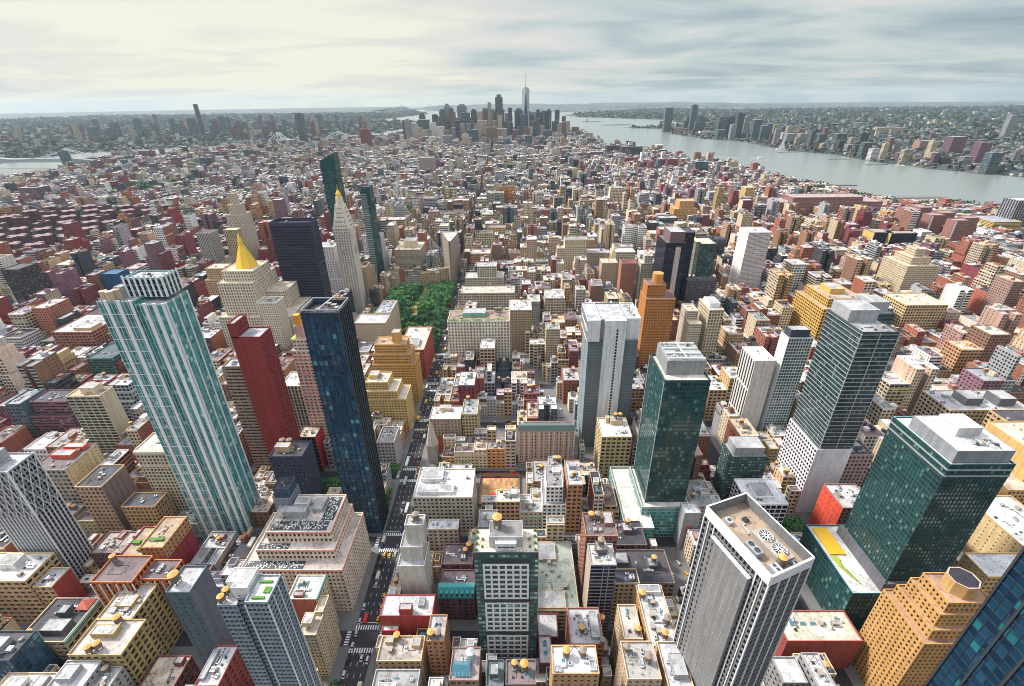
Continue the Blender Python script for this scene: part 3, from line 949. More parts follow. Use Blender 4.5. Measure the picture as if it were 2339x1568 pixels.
# ------- centre foreground
hero('apartment_building', 'the white stepped block', 'pale stone stepped block crowned by a large orange lidded tank beside the avenue', 'building',
     [((-49, 165, -31, 184), 0, 56), ((-47, 170, -32, 184), 56, 68), ((-43, 174, -30.5, 183), 68, 84)], (.52, .49, .43), 'small', MROOF, sides={'N': None, 'W': 'small'}, tanks=[(-36, 178.5, 84, 1.15)], units=4, vis=.2)
hero('loft_building', 'the white-deck cream loft', 'wide cream loft with white roof decks and a dark strip opposite the blue tower', 'building',
     [((-55, 240, -6, 274), 0, 41)], (.52, .46, .37), 'pair', (.62, .62, .62), bulk=[(-52, 244, -22, 253, 3, 41, WHITE), (-51, 258, -33, 272, 4, 41, WHITE)], units=10, vis=.3)
hero('loft_building', 'the low cream loft', 'low cream loft with even rows of windows behind the pale stone stepped block', 'building',
     [((-39, 213, -15, 223), 0, 35)], (.50, .42, .31), 'punch', LROOF, colside={'W': MAROON}, units=4, vis=.3)
hero('tenement_building', 'the brown twin-tank roof', 'brown roofed building with two small orange lidded tanks beside the white framed tower', 'building',
     [((-25, 186, -2, 204), 0, 30)], (.19, .075, .075), 'loft', (.11, .085, .09), tanks=[(-5.5, 200, 30), (-8, 196, 30, .85)], units=4, vis=.5)
t = hero('tenement_building', 'the teal mansard', 'dark red building under a teal copper mansard with dormers beside the white framed tower', 'building',
     [((-24, 164, 1, 184), 0, 27)], (.14, .07, .075), 'punch', (.12, .09, .10), units=5, vis=.3)
mb = MB()
mb.quads([[(-24, 163.4, 27), (1, 163.4, 27), (1, 166.5, 33), (-24, 166.5, 33)], [(-24, 166.5, 33), (1, 166.5, 33), (1, 170, 33), (-24, 170, 33)],
          [(-24, 170, 27), (-24, 163.4, 27), (-24, 166.5, 33), (-24, 170, 33)], [(1, 163.4, 27), (1, 170, 27), (1, 170, 33), (1, 166.5, 33)]], 0)
mn = mb.build('mansard_roof', ['teal_copper'], t)
for k in range(7):
    mb = MB()
    x = -22.5 + k * 3.6
    mb.boxes([[x, 162.9, 28, x + 1.7, 165.5, 31]], 0)
    mb.quads([[(x + .3, 162.88, 28.4), (x + 1.4, 162.88, 28.4), (x + 1.4, 162.88, 30.6), (x + .3, 162.88, 30.6)]], 1)
    mb.quads([[(x - .2, 162.7, 31), (x + 1.9, 162.7, 31), (x + .85, 163, 32.2), (x + .85, 163, 32.2)]], 0)
    d = mb.build('dormer', ['teal_copper', 'dark_glass'], mn, (-11.5, 174, 0))
    d.location = (0, 0, 0)
band(t, (-24, 164), (1, 164), 25.8, 1.0, .9, 'teal_copper', 'cornice')
hero('loft_building', 'the red block with a white roof', 'deep red brick block under a white roof with a tall red shaft on the avenue', 'building',
     [((-58, 143, -24, 158), 0, 37), ((-57, 139, -46, 143), 0, 28)], (.36, .05, .045), 'punch', LROOF, sides={'N': None}, bulk=[(-45, 143.5, -37, 148, 7, 37, (.36, .05, .045)), (-34, 149, -30, 155, 3, 37, GREY)], units=10, vis=.5)
hero('loft_building', 'the beige low block', 'beige block with an orange lidded tank and open roof court below the deep red block', 'building',
     [((-54, 118, -27, 133), 0, 33)], TAN, 'punch', (.42, .37, .32), tanks=[(-44, 131, 33)], bulk=[(-51, 128, -46, 132, 3), (-34, 126, -29, 132, 3)], units=5, vis=.5)
hero('loft_building', 'the slatted grey roof', 'grey slatted roof with a white skylight box at the bottom beside the avenue', 'building',
     [((-52, 92, -26, 112), 0, 36)], GREY, 'loft', (.30, .29, .29), bulk=[(-48, 98, -38, 104, 3, 36, WHITE)], units=6, vis=.6)
hero('loft_building', 'the slim orange brick block', 'slim orange brick block with two orange lidded tanks side by side on top', 'building',
     [((-23, 121, -12.5, 137), 0, 48)], (.42, .20, .10), 'pair', MROOF, tanks=[(-20.4, 123.5, 48, 1.05), (-16.2, 123.8, 48, 1.0)], units=5, vis=.25)
t = hero('office_tower', 'the white-framed green glass tower', 'tower of green glass with white framed window grid and a furnished roof terrace', 'tower',
     [((7, 131.5, 42.7, 149), 0, 111)], (.055, .075, .08), (2.3, 3.9, .90, .62, .25, 'pale_teal_glass'), (.70, .62, .50), sides={'E': 'grid', 'W': 'grid'}, units=0, vis=.1, ph=1.3)
wb, wins = MB(), []
for z0, z1 in ((8, 37), (42, 69), (73, 103)):
    for k in range(8):
        z, zz = z0 + (z1 - z0) * 0, z1
        if k < 7:
            mb = MB()
            x = 12.3 + k * 4.1
            mb.boxes([[x - .55, 130.9, z0, x + .55, 131.45, z1]], 0)
            mb.build('white_mullion', ['white_panel'], t)
    nfl = int((z1 - z0) / 4.2)
    for k in range(nfl + 1):
        z = z0 + (z1 - z0 - .9) * k / nfl
        for s in range(6):
            x = 12.3 + s * 4.1
            mb = MB()
            mb.boxes([[x + .56, 130.95, z, x + 3.54, 131.45, z + .9]], 0)
            mb.build('white_sill', ['white_panel'], t)
for z in (38.5, 70, 104.5):
    band(t, (11, 131.5), (39, 131.5), z, 2.0, .35, 'dark_metal', 'dark_band')
bulkhead(t, 15.5, 136, 34, 147.5, 111, 8, (.42, .42, .42), (.25, .24, .23))
bulkhead(t, 19, 133.2, 30.5, 135.9, 111, 6, (.70, .70, .68), (.7, .7, .68))
tank(t, 20, 143.5, 118.6, 1.35)
mb = MB()
for (x, y) in ((8.5, 134), (8.5, 138), (8.5, 142), (8.5, 146), (11.5, 136), (11.5, 141), (38, 136), (41, 134), (41, 138.5), (41, 143), (38, 141), (41, 147)):
    mb.boxes([[x - .6, y - .6, 111, x + .6, y + .6, 111.7]], 1)
    mb.cyl((x, y), .8, .3, 111.7, 112.8, 8, 0)
mb.build('roof_planter', ['lawn', 'tank_wood'], t)
mb = MB()      # loose handwriting-like lettering on the white parapet board
rs = random.Random(9)
x = 20.6
for k in range(15):
    h = 1.0 if k % 4 else 2.4
    mb.boxes([[x, 133.10, 114 - .3 * h, x + .24, 133.19, 114 + .7 * h]], 0)
    mb.boxes([[x + .2, 133.11, 113.9 + rs.uniform(-.3, .4), x + .56, 133.19, 114.2 + rs.uniform(-.3, .4) + .3]], 0)
    x += .62
mb.build('wall_lettering', ['dark_metal'], t)
hero('loft_building', 'the sage roof', 'long low building with a sage green roof and two dark blue roof wells', 'building',
     [((44, 157, 73, 213), 0, 21)], BUFF, 'wide', (.36, .40, .34), bulk=[(45, 158, 64, 171, 2.5, 21, TAN, ), (45, 196, 60, 211, 2.5, 21, TAN)], units=14, vis=.5)
hero('loft_building', 'the low white roofs', 'low white and grey roofs squeezed between the white framed tower and twin tank roof', 'building',
     [((44, 138, 57, 154), 0, 23), ((44, 120, 52, 137), 0, 27)], MAROON, 'loft', (.45, .45, .46), units=6, vis=.5)
hero('loft_building', 'the tall brown block', 'tall red brown block with two tanks and cooling units beyond the sage green roof', 'building',
     [((77, 177, 98.5, 197), 0, 70)], (.33, .15, .10), (3, 3.6, .5, .6, .4), PROOF, sides={'E': 'pair'}, tanks=[(82.5, 192, 70, 1.05), (87, 192, 70, 1.05)], bulk=[(91, 186, 97, 196, 3)], units=6, vis=.3)
t = hero('hotel_building', 'the navy-striped block', 'block with navy ribbon windows and a roof bar with a single large tank', 'building',
     [((76.5, 152, 92.5, 168), 0, 74)], (.24, .26, .31), (7, 3.3, .97, .78, .25, 'black_glass'), (.55, .50, .44), sides={'E': None}, colside={'E': (.47, .38, .30)}, tanks=[(84, 163, 78.5, 1.1)], bulk=[(81, 160, 88, 167, 4.5, 74, PROOF)], units=6, vis=.2)
piers(t, (84.5, 152), (88, 152), 2, 73, 2, .5, .3, 'grey_metal', 'rib')
hero('loft_building', 'the dark roof by the diagonal street', 'dark roofed low block with a tank hut beside the slanting street', 'building',
     [((101, 205, 130, 228), 0, 27)], (.15, .11, .11), 'loft', (.06, .055, .065), tanks=[(118, 221, 31, 1.0)], bulk=[(114, 216, 121, 224, 4, 27, (.16, .10, .10))], units=5, vis=.4)
hero('loft_building', 'the dark patchwork roof', 'broad dark roof crossed by pale parapets below the slanting street', 'building',
     [((100, 175, 143, 203), 0, 24)], (.22, .16, .13), 'loft', (.07, .065, .075), tanks=[(131, 190, 28)], bulk=[(127, 187, 134, 194, 4, 24, DGREY), (104, 190, 113, 199, 3, 24, PROOF)], units=9, vis=.4)
hero('loft_building', 'the tan ornate loft', 'tan ornate loft with a dark roof right of the navy striped block', 'building',
     [((95.5, 160, 112, 171), 0, 45)], (.52, .40, .24), 'pair', DROOF, units=3, vis=.3)
hero('loft_building', 'the grey roof with two tanks', 'grey cluttered roof with two orange lidded tanks in the bottom centre', 'building',
     [((62, 121, 82, 143.5), 0, 45)], BRICK, 'loft', (.42, .42, .43), tanks=[(84, 140, 37, .9), (81, 121.8, 44.8, .8), (69.5, 129, 45, .8)], bulk=[(75, 124, 80, 140, 3, 45, GREY)], units=10, vis=.5)
hero('loft_building', 'the slim tan block', 'slim tan block with a narrow white roof and tank in the bottom right centre', 'building',
     [((92, 118, 103, 139), 0, 55)], (.52, .38, .24), 'small', (.52, .48, .42), tanks=[(100.5, 122, 55, .9)], units=4, vis=.3)
hero('loft_building', 'the long white pipe roof', 'long white roof covered with pipes and two tanks left of the big grey tower', 'building',
     [((105, 112, 121, 149), 0, 59)], (.48, .28, .14), 'small', (.62, .61, .60), tanks=[(107, 141, 59), (117.5, 125, 59, 1.1), (114, 117, 59, 1.0)], bulk=[(106, 143, 119, 148, 3, 59, WHITE)], units=13, vis=.4, cope=1.8)
t = hero('loft_building', 'the white twin-tank roof', 'bright white roof with two large tanks on a frame at the bottom centre', 'building',
     [((48.5, 90, 72, 104), 0, 74)], (.45, .26, .12), 'small', (.74, .73, .71), tanks=[(56, 99, 74, 1.0), (64.6, 99, 74, 1.0)], units=3, bulk=[(49.5, 90.5, 53, 93.5, 2, 74, GREY), (67.5, 91.5, 71, 96.5, 1.6, 74, WHITE)], vis=.7, cope=1.6)
strip(t, 'tank_frame', [(56, 96.8, 75.4), (60.3, 101, 80), (64.6, 96.8, 75.4)], 'steel_leg', .3)
hero('loft_building', 'the tan corner with pipes', 'tan block with steel pipes and two tanks at the bottom right of centre', 'building',
     [((86.5, 90, 104, 109), 0, 69)], (.50, .36, .24), 'small', (.45, .43, .40), tanks=[(89, 104, 69, .85), (99, 99, 69, 1.0)], units=6, vis=.6)
hero('loft_building', 'the long pink-rimmed tan wall', 'tan wall block with a grey roof shed below the long white pipe roof', 'building',
     [((107, 88, 120, 110.5), 0, 66)], (.52, .32, .18), 'dots', (.50, .50, .52), bulk=[(111, 92, 118, 103, 4, 66, GREY)], units=4, vis=.5, cope=1.7)
t = hero('loft_building', 'the greenhouse roof', 'roof with a blue greenhouse and round grey tank beside the white framed tower foot', 'building',
     [((-7.5, 102, 9, 120), 0, 44)], (.30, .17, .13), 'loft', (.40, .36, .35), units=4, vis=.6)
mb = MB()
mb.quads([[(-6, 104, 45), (4, 104, 45), (4, 108, 49), (-6, 108, 49)], [(4, 112, 45), (-6, 112, 45), (-6, 108, 49), (4, 108, 49)]], 0)
for k in range(6):
    mb.boxes([[-6 + 2 * k - .1, 103.9, 45, -6 + 2 * k + .1, 104, 49]], 1)
mb.build('greenhouse', ['skylight_glass', 'white_metal'], t)
mb = MB()
mb.cyl((3.6, 114.5), 2.5, 2.5, 44, 50, 14)
mb.cyl((3.6, 114.5), 2.6, .2, 50, 51, 14)
mb.build('steel_tank', ['galvanised_metal'], t)
hero('loft_building', 'the twin-tank brown hut roof', 'brown roof with one large and one small tank at the white framed tower foot', 'building',
     [((24, 100, 41, 113), 0, 44)], (.18, .13, .13), 'loft', (.20, .16, .16), tanks=[(29, 109.5, 44, .85), (34.5, 108, 44, 1.15)], units=4, vis=.7)
hero('loft_building', 'the dark glass shed', 'dark glass roofed shed beneath the white framed tower', 'building',
     [((13, 100, 23, 114), 0, 42)], (.08, .10, .11), 'loft', (.16, .20, .20), bulk=[(15, 104, 20, 110, 5, 42, (.06, .09, .09))], units=3, vis=.7)

# ------- right foreground
PG = [(128.6, 76), (149.5, 84.5), (137.5, 119), (116.5, 111)]
t = hero('office_tower', 'the big grey slab tower', 'big slanted grey slab tower with white mullions and round cooling fans on its brown roof', 'tower',
         [(PG, 0, 163)], (.17, .17, .18), (1.7, 3.7, .72, .74, .45, 'black_glass'), (.36, .27, .19), sides={'E': (2.2, 3.7, .7, .74, .5, 'black_glass')}, units=0, vis=.05, ph=5.5, cope=4.5)
def on(a, b, f, d=0.0):
    a, b = np.array(a, float), np.array(b, float)
    tt = (b - a) / np.linalg.norm(b - a)
    return tuple(a + (b - a) * f + np.array([tt[1], -tt[0]]) * d)
e0, e1, e2 = PG[3], PG[0], PG[1]
mb = MB()
P = [on(e0, e1, .20, -.1), on(e0, e1, .20, 2.0), on(e0, e1, .80, 2.0), on(e0, e1, .80, -.1)]
for i in range(4):
    plain(mb, P[i], P[(i + 1) % 4], 0, 158, (.21, .205, .205, 1))
mb.poly_top(P, 158, 0, (.66, .63, .60))
for k in range(1, 6):
    a = on(e0, e1, .20 + .6 * k / 6, 2.0)
    mb.bar((*on(e0, e1, .20 + .6 * k / 6, 2.05), 0), (*on(e0, e1, .20 + .6 * k / 6, 2.05), 157), .12, 0, (.5, .5, .5))
for k in range(38):
    a, b = on(e0, e1, .245, 2.04), on(e0, e1, .262, 2.04)
    plain(mb, a, b, 6 + 4 * k, 8 + 4 * k, (.02, .02, .025, 1))
mb.build('blank_shaft', ['masonry'], t)
piers(t, e1, e2, 0, 163, 5, .55, .35, 'white_panel', 'mullion')
piers(t, on(e0, e1, 0), on(e0, e1, .18), 0, 163, 3, .5, .35, 'white_panel', 'mullion')
piers(t, on(e0, e1, .84), e1, 0, 163, 3, .5, .35, 'white_panel', 'mullion')
for qa, qb in ((PG[0], PG[1]), (PG[1], PG[2]), (PG[2], PG[3]), (PG[3], PG[0])):
    band(t, qa, qb, 163, 5.4, .35, 'white_panel', 'parapet_band')
def loc(f, g, z):      # point inside the slanted roof
    A, B, D_ = np.array(PG[3]), np.array(PG[0]), np.array(PG[2])
    p = A + (B - A) * f + (D_ - A) * g
    return (p[0], p[1], z)
AN = math.atan2(PG[0][1] - PG[3][1], PG[0][0] - PG[3][0])
mb = MB()
mb.boxes([[-8, -3.6, 0, 8, 3.6, 3.2]], 0)
cf = place('cooling_tower', mb.mesh('cooling_tower', ['granite']), loc(.66, .62, 163), t, AN)
for k in (-1, 1):
    mb = MB()
    mb.cyl((0, 0), 2.9, 2.9, 3.2, 4.1, 20, 0, cap=False)
    mb.cyl((0, 0), 2.6, 2.6, 3.0, 3.3, 20, 1)
    for q in range(12):
        an = q * math.pi / 6
        mb.bar((.5 * math.cos(an), .5 * math.sin(an), 3.9), (2.8 * math.cos(an), 2.8 * math.sin(an), 3.9), .22, 0)
    f = bpy.data.objects.new('fan', mb.mesh('fan', ['white_panel', 'dark_metal']))
    COL.objects.link(f)
    f.parent = cf
    f.location = (k * 3.6, 0, 0)
place('roof_box', UNITS[2], loc(.62, .25, 163), t, AN, 1.6)
place('cooling_unit', UNITS[0], loc(.2, .3, 163), t, AN, 1.3)
place('cooling_unit', UNITS[1], loc(.25, .65, 163), t, AN, 1.3)
place('air_duct', UNITS[4], loc(.36, .5, 163), t, AN, .7)
place('cooling_unit', UNITS[3], loc(.9, .3, 163), t, AN, 1.2)
place('cooling_unit', UNITS[0], loc(.92, .75, 163), t, AN, 1.2)
x, y, z = loc(.86, .5, 163)
tank(t, x, y, z, .9)
t = hero('loft_building', 'the cream-roofed red block', 'low red brick block with big cream roof and skylights beside the grey slab tower', 'building',
     [((199, 132, 246, 152), 0, 29)], (.33, .075, .06), 'dots', (.62, .58, .46), sides={'N': (4, 4, .16, .2, .2)}, units=8, vis=.6)
for k in range(5):
    place('skylight', UNITS[5], (208 + 6.5 * k, 143.5, 29), t, 0, 1.2)
hero('loft_building', 'the grey-white low roofs', 'pale roofed low blocks on the lower right beside the grey slab tower base', 'building',
     [((180, 104, 194, 118), 0, 38), ((196, 99, 206, 118), 0, 42)], (.30, .29, .29), 'punch', (.56, .54, .54), units=4, vis=.5)
t = hero('apartment_tower', 'the orange setback tower', 'orange brick tower stepping back to an eight sided crown with a dark roof', 'tower',
     [((250, 108, 284, 140), 0, 68), ((254, 111, 284, 138), 68, 75), ((257, 114, 284, 136), 75, 84), ((260, 116, 284, 134), 84, 91)], (.55, .30, .10), (2.7, 3.4, .46, .58, .35), (.42, .27, .18), units=2, vis=.1, cope=1.1)
c = (272, 125)
oc = [(c[0] + 7.5 * math.cos(rad(22.5 + 45 * k)), c[1] + 7.0 * math.sin(rad(22.5 + 45 * k))) for k in range(8)]
mb = MB()
for i in range(8):
    plain(mb, oc[i], oc[(i + 1) % 8], 91, 100, (.52, .32, .13, 1))
mb.poly_top(inset(oc, .5), 99.6, 1, (.03, .027, .04))
I = inset(oc, .5)
for i in range(8):
    j = (i + 1) % 8
    mb.quads([[(*oc[i], 100), (*oc[j], 100), (*I[j], 100), (*I[i], 100)], [(*I[j], 99.6), (*I[i], 99.6), (*I[i], 100), (*I[j], 100)]], 0, (.6, .42, .34))
mb.build('crown', ['masonry', 'roofing'], t)
t = hero('office_tower', 'the dark blue corner tower', 'very dark blue glass tower filling the lower right corner', 'tower',
     [((197, 22, 238, 63.5), 0, 214)], (.006, .018, .04), (3.2, 3.9, .92, .88, .2, 'midnight_glass'), DROOF, units=0, vis=.02)
piers(t, (197, 63.5), (197, 22), 0, 214, 6, .8, .3, 'dark_metal', 'mullion')
t = hero('hotel_tower', 'the dark green slab tower', 'dark green glass slab tower with a grey louvred roof box above a low podium', 'tower',
     [((252, 157, 314, 213), 0, 39, (2.6, 4.5, .9, .8, .2, 'deep_green_glass')), ((274.5, 161, 311, 206), 39, 146)], (.022, .05, .055), (2.3, 3.3, .90, .74, .3, 'deep_green_glass'), (.58, .58, .56), units=0, vis=.15, cope=9)
for z in (138, 142.5):
    band(t, (274.5, 161), (311, 161), z, .9, .5, 'grey_metal')
    band(t, (274.5, 206), (274.5, 161), z, .9, .5, 'grey_metal')
bulkhead(t, 277, 163, 309, 196, 146, 9, (.24, .25, .27), (.62, .62, .60))
bulkhead(t, 286, 176, 300, 190, 154.7, 6, (.50, .50, .50), (.7, .7, .7))
clutter(t, (286, 164, 308, 175), 154.7, 6)
mb = MB()
mb.boxes([[255, 187, 39, 266, 210, 40.2]], 0)
mb.build('yellow_canopy', ['yellow_paint'], t)
sw = [(256.5, 186), (258.6, 185.2), (259.6, 183.0), (258.5, 181.0), (257.9, 178.5), (259, 173), (262.8, 162), (257.4, 172.4), (255.2, 178), (254.6, 181.5), (254.9, 184.5)]
mb = MB()
for i in range(len(sw) // 2):
    a, b, c2, d2 = sw[i], sw[i + 1], sw[-2 - i] if i < 5 else sw[-1 - i], sw[-1 - i]
    mb.quads([[(*a, 40.0), (*b, 40.0), (*c2, 40.0), (*d2, 40.0)]], 0)
mb.build('roof_lawn', ['sedum'], t)
mb = MB()
mb.boxes([[273, 158.5, 39, 313, 160.9, 47], [271.5, 159, 39, 274.3, 207, 47]], 0, (.12, .12, .14))
mb.build('plinth', ['masonry'], t)
t = hero('office_tower', 'the banded tower on a white base', 'grey green office tower with pale floor bands standing on a white patterned lower half', 'tower',
     [((279, 262, 308, 305), 0, 71, (3.4, 4.2, .66, .66, .4, 'black_glass'), (.70, .68, .70), {'N': None}), ((282, 264, 309, 306), 71, 178, None, None, {'N': 'greyg'})], (.055, .075, .08), 'greyg', GREY, units=5, ph=1.2, vis=.1, bulk=[(283, 283, 305, 305, 10, 178, GREY)])
for k in range(29):
    band(t, (282, 263.9), (309, 263.9), 73 + 3.7 * k, .38, .3, 'galvanised_metal')
    band(t, (282, 306), (282, 263.9), 73 + 3.7 * k, .38, .3, 'galvanised_metal')
piers(t, (282, 263.9), (309, 263.9), 71, 178, 3, .5, .35, 'galvanised_metal', 'mullion')
t = hero('office_building', 'the white gridded box', 'bright white gridded low box with a recessed white roof', 'building',
     [((211, 224, 242, 252), 0, 49)], (.76, .75, .76), 'bigglass', (.74, .73, .72), units=5, bulk=[(219, 230, 234, 246, 3, 49, (.8, .8, .8))], vis=.3)
hero('apartment_building', 'the dark balconied block', 'dark teal block with shiny balconies and a grey roof pavilion', 'building',
     [((209, 259, 239, 279), 0, 66)], (.05, .075, .08), (3, 3.2, .9, .6, .5, 'pale_teal_glass'), GREY, bulk=[(212, 262, 236, 277, 8, 66, GREY)], units=5, vis=.4)
hero('loft_building', 'the block with a scarlet side', 'low block with one scarlet orange side wall next to a small lawn', 'building',
     [((286, 225, 312, 251), 0, 44)], (.30, .18, .16), 'punch', (.55, .52, .50), sides={'E': (4, 6, .12, .3, .2)}, colside={'E': (.70, .085, .045)}, units=10, vis=.5)
hero('loft_building', 'the brown gridded loft', 'brown loft with a dark roof and even windows behind the scarlet sided block', 'building',
     [((311, 270, 336, 288), 0, 58)], (.42, .29, .26), 'pair', (.10, .09, .10), tanks=[(331, 284, 58)], bulk=[(322, 278, 330, 286, 4, 58, DGREY)], units=5, vis=.4)
hero('loft_building', 'the sandy block on the right edge', 'sandy brick block with red framed windows at the right edge', 'building',
     [((330, 155, 366, 173), 0, 58), ((366, 160, 400, 218), 0, 64)], (.55, .36, .16), 'pair', LROOF, colside={'E': (.60, .45, .24)}, sides={'E': 'dots'}, units=10, vis=.4)
hero('loft_building', 'the tan stepped block at right', 'tan stepped block rising beyond the sandy block at the right edge', 'building',
     [((420, 235, 480, 290), 0, 52), ((440, 245, 480, 290), 52, 78)], (.58, .37, .14), 'pair', TROOF, sides={'E': None}, units=8, tanks=[(470, 280, 78)], vis=.4)
hero('loft_building', 'the wide tan loft', 'wide tan loft with green tinted windows and dark huts on the right', 'building',
     [((449, 331, 527, 366), 0, 60)], (.50, .40, .29), 'loft', MROOF, units=14, bulk=[(470, 340, 486, 356, 8, 60, DGREY), (500, 338, 516, 354, 9, 60, DGREY)], vis=.4)
hero('loft_building', 'the dark tan block at right', 'tan block with long rows of windows beyond the wide tan loft', 'building',
     [((470, 262, 530, 318), 0, 70)], (.50, .35, .18), 'loft', DROOF, units=8, vis=.5)
t = hero('hotel_tower', 'the dark teal tower', 'dark teal glass tower with an open white roof frame on a white stepped podium', 'tower',
     [((117, 221, 140, 291), 0, 26, 'teal', (.34, .42, .40)), ((133, 236, 172, 284), 0, 33, 'teal', (.34, .42, .40)), ((137, 243, 170, 283), 33, 150)], (.03, .06, .065), 'green', (.70, .67, .58),
     units=0, vis=.1, ph=2)
bulkhead(t, 141, 254, 169, 282, 150, 12, (.24, .25, .25), (.30, .32, .32))
for k in range(4):
    strip(t, 'roof_beam', [(142, 256 + 8 * k, 163), (168, 256 + 8 * k, 163)], 'white_metal', .8)
strip(t, 'roof_beam', [(155, 255, 163), (155, 281, 163)], 'white_metal', .8)
clutter(t, (142, 255, 168, 281), 162, 6)
piers(t, (137, 283), (137, 243), 33, 150, 2, 1.0, .4, 'grey_metal', 'mullion')
t2 = hero('office_building', 'the grey screen-clad box', 'small grey box with a picture screen on its side at the podium corner', 'building',
     [((163, 224, 176, 235), 0, 40)], GREY, None, LROOF, units=2, vis=.6)
mb = MB()
plain(mb, (164.5, 223.8), (174.5, 223.8), 14, 33, (.28, .32, .33, 1))
plain(mb, (166, 223.75), (172, 223.75), 20, 27, (.55, .12, .10, 1))
plain(mb, (170, 223.7), (174, 223.7), 17, 23, (.10, .16, .22, 1))
mb.build('picture_screen', ['masonry'], t2)
hero('loft_building', 'the tan corner loft', 'tan loft with a white roof and twin tanks at the slanting street corner', 'building',
     [((110.5, 307, 139, 337), 0, 49)], (.55, .42, .22), 'loft', (.66, .64, .60), tanks=[(127, 330, 54), (131.5, 330, 54)], bulk=[(122, 326, 134, 334, 5), (118, 329, 121, 334, 6)], units=4, vis=.2)
hero('loft_building', 'the tan loft by the grey slab', 'yellow tan block with deep windows in front of the scarlet sided block', 'building',
     [((176, 168, 190, 184), 0, 58), ((160, 166, 176, 178), 0, 22, 'loft', None)], (.58, .40, .17), 'pair', (.70, .62, .50), units=2, vis=.4)
t = hero('loft_building', 'the red and cream hotel', 'long red brick and cream hotel with a green mansard roof', 'building',
     [((32.5, 326, 88, 342), 0, 41)], (.55, .36, .27), (3.0, 3.6, .42, .56, .35), (.17, .17, .19), units=12, vis=.15)
mb = MB()
mb.quads([[(32.5, 325.7, 42), (88, 325.7, 42), (88, 328.5, 47), (32.5, 328.5, 47)], [(32.5, 328.5, 47), (88, 328.5, 47), (88, 332, 47), (32.5, 332, 47)], [(88, 325.7, 42), (88, 332, 42), (88, 332, 47), (88, 328.5, 47)]], 0)
mb.build('mansard_roof', ['slate_green'], t)
piers(t, (33, 326), (87.5, 326), 3, 41, 12, 1.5, .25, 'pale_stone', 'pilaster')
hero('loft_building', 'the slim tan loft', 'slim tan loft with dense windows beside the car park', 'building',
     [((-25.5, 349, -9.5, 376), 0, 45)], (.52, .41, .23), 'pair', GREY, tanks=[(-21, 374, 45, 1.0)], units=5, vis=.1)
t = hero('loft_building', 'the red-painted wall loft', 'brick loft whose lower front is one big flat red painted wall', 'building',
     [((-58.5, 345, -26.5, 368), 0, 42)], (.42, .30, .22), 'small', (.70, .67, .64), units=6, bulk=[(-50, 360, -38, 366, 4, 42, CREAM)], vis=.1)
mb = MB()
plain(mb, (-58.3, 344.7), (-26.7, 344.7), 0, 22, (.48, .115, .09, 1))
mb.build('painted_wall', ['masonry'], t)
# ------- along the avenue, left
t = hero('office_tower', 'the tall blue tower', 'tall dark blue glass tower with an open steel crown on the avenue', 'tower',
     [((-111, 240, -86, 262), 0, 205)], (.018, .035, .06), 'navy', DROOF, units=5, vis=.05, ph=3)
piers(t, (-86, 240), (-86, 262), 0, 208, 7, .9, .7, 'dark_metal', 'fin')
piers(t, (-111, 240), (-86, 240), 0, 208, 7, .5, .35, 'dark_metal', 'fin')
for k in range(7):
    strip(t, 'crown_frame', [(-111 + 25 * k / 6, 240.4, 205), (-111 + 25 * k / 6, 240.4, 209.6)], 'grey_metal', .5)
for a, b in (((-111, 240.2), (-86, 240.2)), ((-86.2, 240), (-86.2, 262)), ((-86, 262), (-111, 262)), ((-110.8, 262), (-110.8, 240))):
    strip(t, 'crown_frame', [(*a, 209.6), (*b, 209.6)], 'grey_metal', .6)
strip(t, 'roof_crane', [(-104, 252, 206), (-92, 256, 214)], 'white_metal', .6)
t = hero('apartment_tower', 'the white-striped tower', 'very tall teal glass tower with broad white vertical stripes and beige roof drums', 'tower',
     [((-235, 232, -213, 258), 0, 219), ((-213, 234, -194, 258), 0, 216), ((-222, 243, -197, 258), 219, 231, 'black')], (.16, .33, .31), (2.2, 3.4, .93, .86, .12, 'teal_glass'), MROOF, units=3, vis=.05,
     bulk=[(-228, 240, -223, 246, 8, 219, GREY)])
piers(t, (-235, 232), (-213, 232), 0, 221, 9, .2, .3, 'white_metal', 'fin', (2, 5))
piers(t, (-213, 234), (-194, 234), 0, 218, 8, .2, .3, 'white_metal', 'fin', (2, 6))
for k in range(24):
    band(t, (-235, 232), (-213, 232), 4 + 9 * k, .4, .2, 'white_metal')
for x, w, y in ((-229.5, 2.2, 232), (-221.5, 2.6, 232), (-213.6, 1.6, 232), (-207, 2.4, 234), (-200.5, 2.4, 234), (-195, 1.8, 234)):
    piers(t, (x - .01, y), (x + .01, y), 0, 221 if x < -213 else 218, 1, w, .6, 'white_metal', 'white_stripe')
piers(t, (-194, 235), (-194, 257), 0, 218, 4, 1.1, .5, 'white_metal', 'white_stripe')
piers(t, (-222, 242.9), (-197, 242.9), 219, 233.5, 8, 1.3, .4, 'white_metal', 'white_stripe')
piers(t, (-197, 243), (-197, 258), 219, 233.5, 5, 1.3, .4, 'white_metal', 'white_stripe')
for x, y in ((-232, 236), (-227.5, 235), (-226, 239)):
    mb = MB()
    mb.cyl((x, y), 2.3, 2.3, 219, 226, 14, 0, (.55, .42, .30))
    mb.build('roof_drum', ['masonry'], t)
t = hero('apartment_tower', 'the red brick tower', 'tall narrow red brown tower with a white railed balcony front', 'tower',
     [((-203, 299, -179, 318), 0, 160), ((-203, 299, -197, 318), 160, 172), ((-229, 313, -203, 328), 0, 124, 'ribbon', (.36, .25, .20))], (.25, .03, .033), 'small', MROOF,
     sides={'N': (5.5, 4.4, .14, .22, .25), 'W': (2.7, 3.7, .5, .56, .4)}, colside={'N': (.32, .04, .037)}, units=4, vis=.1)
facade_mb, wins = MB(), []
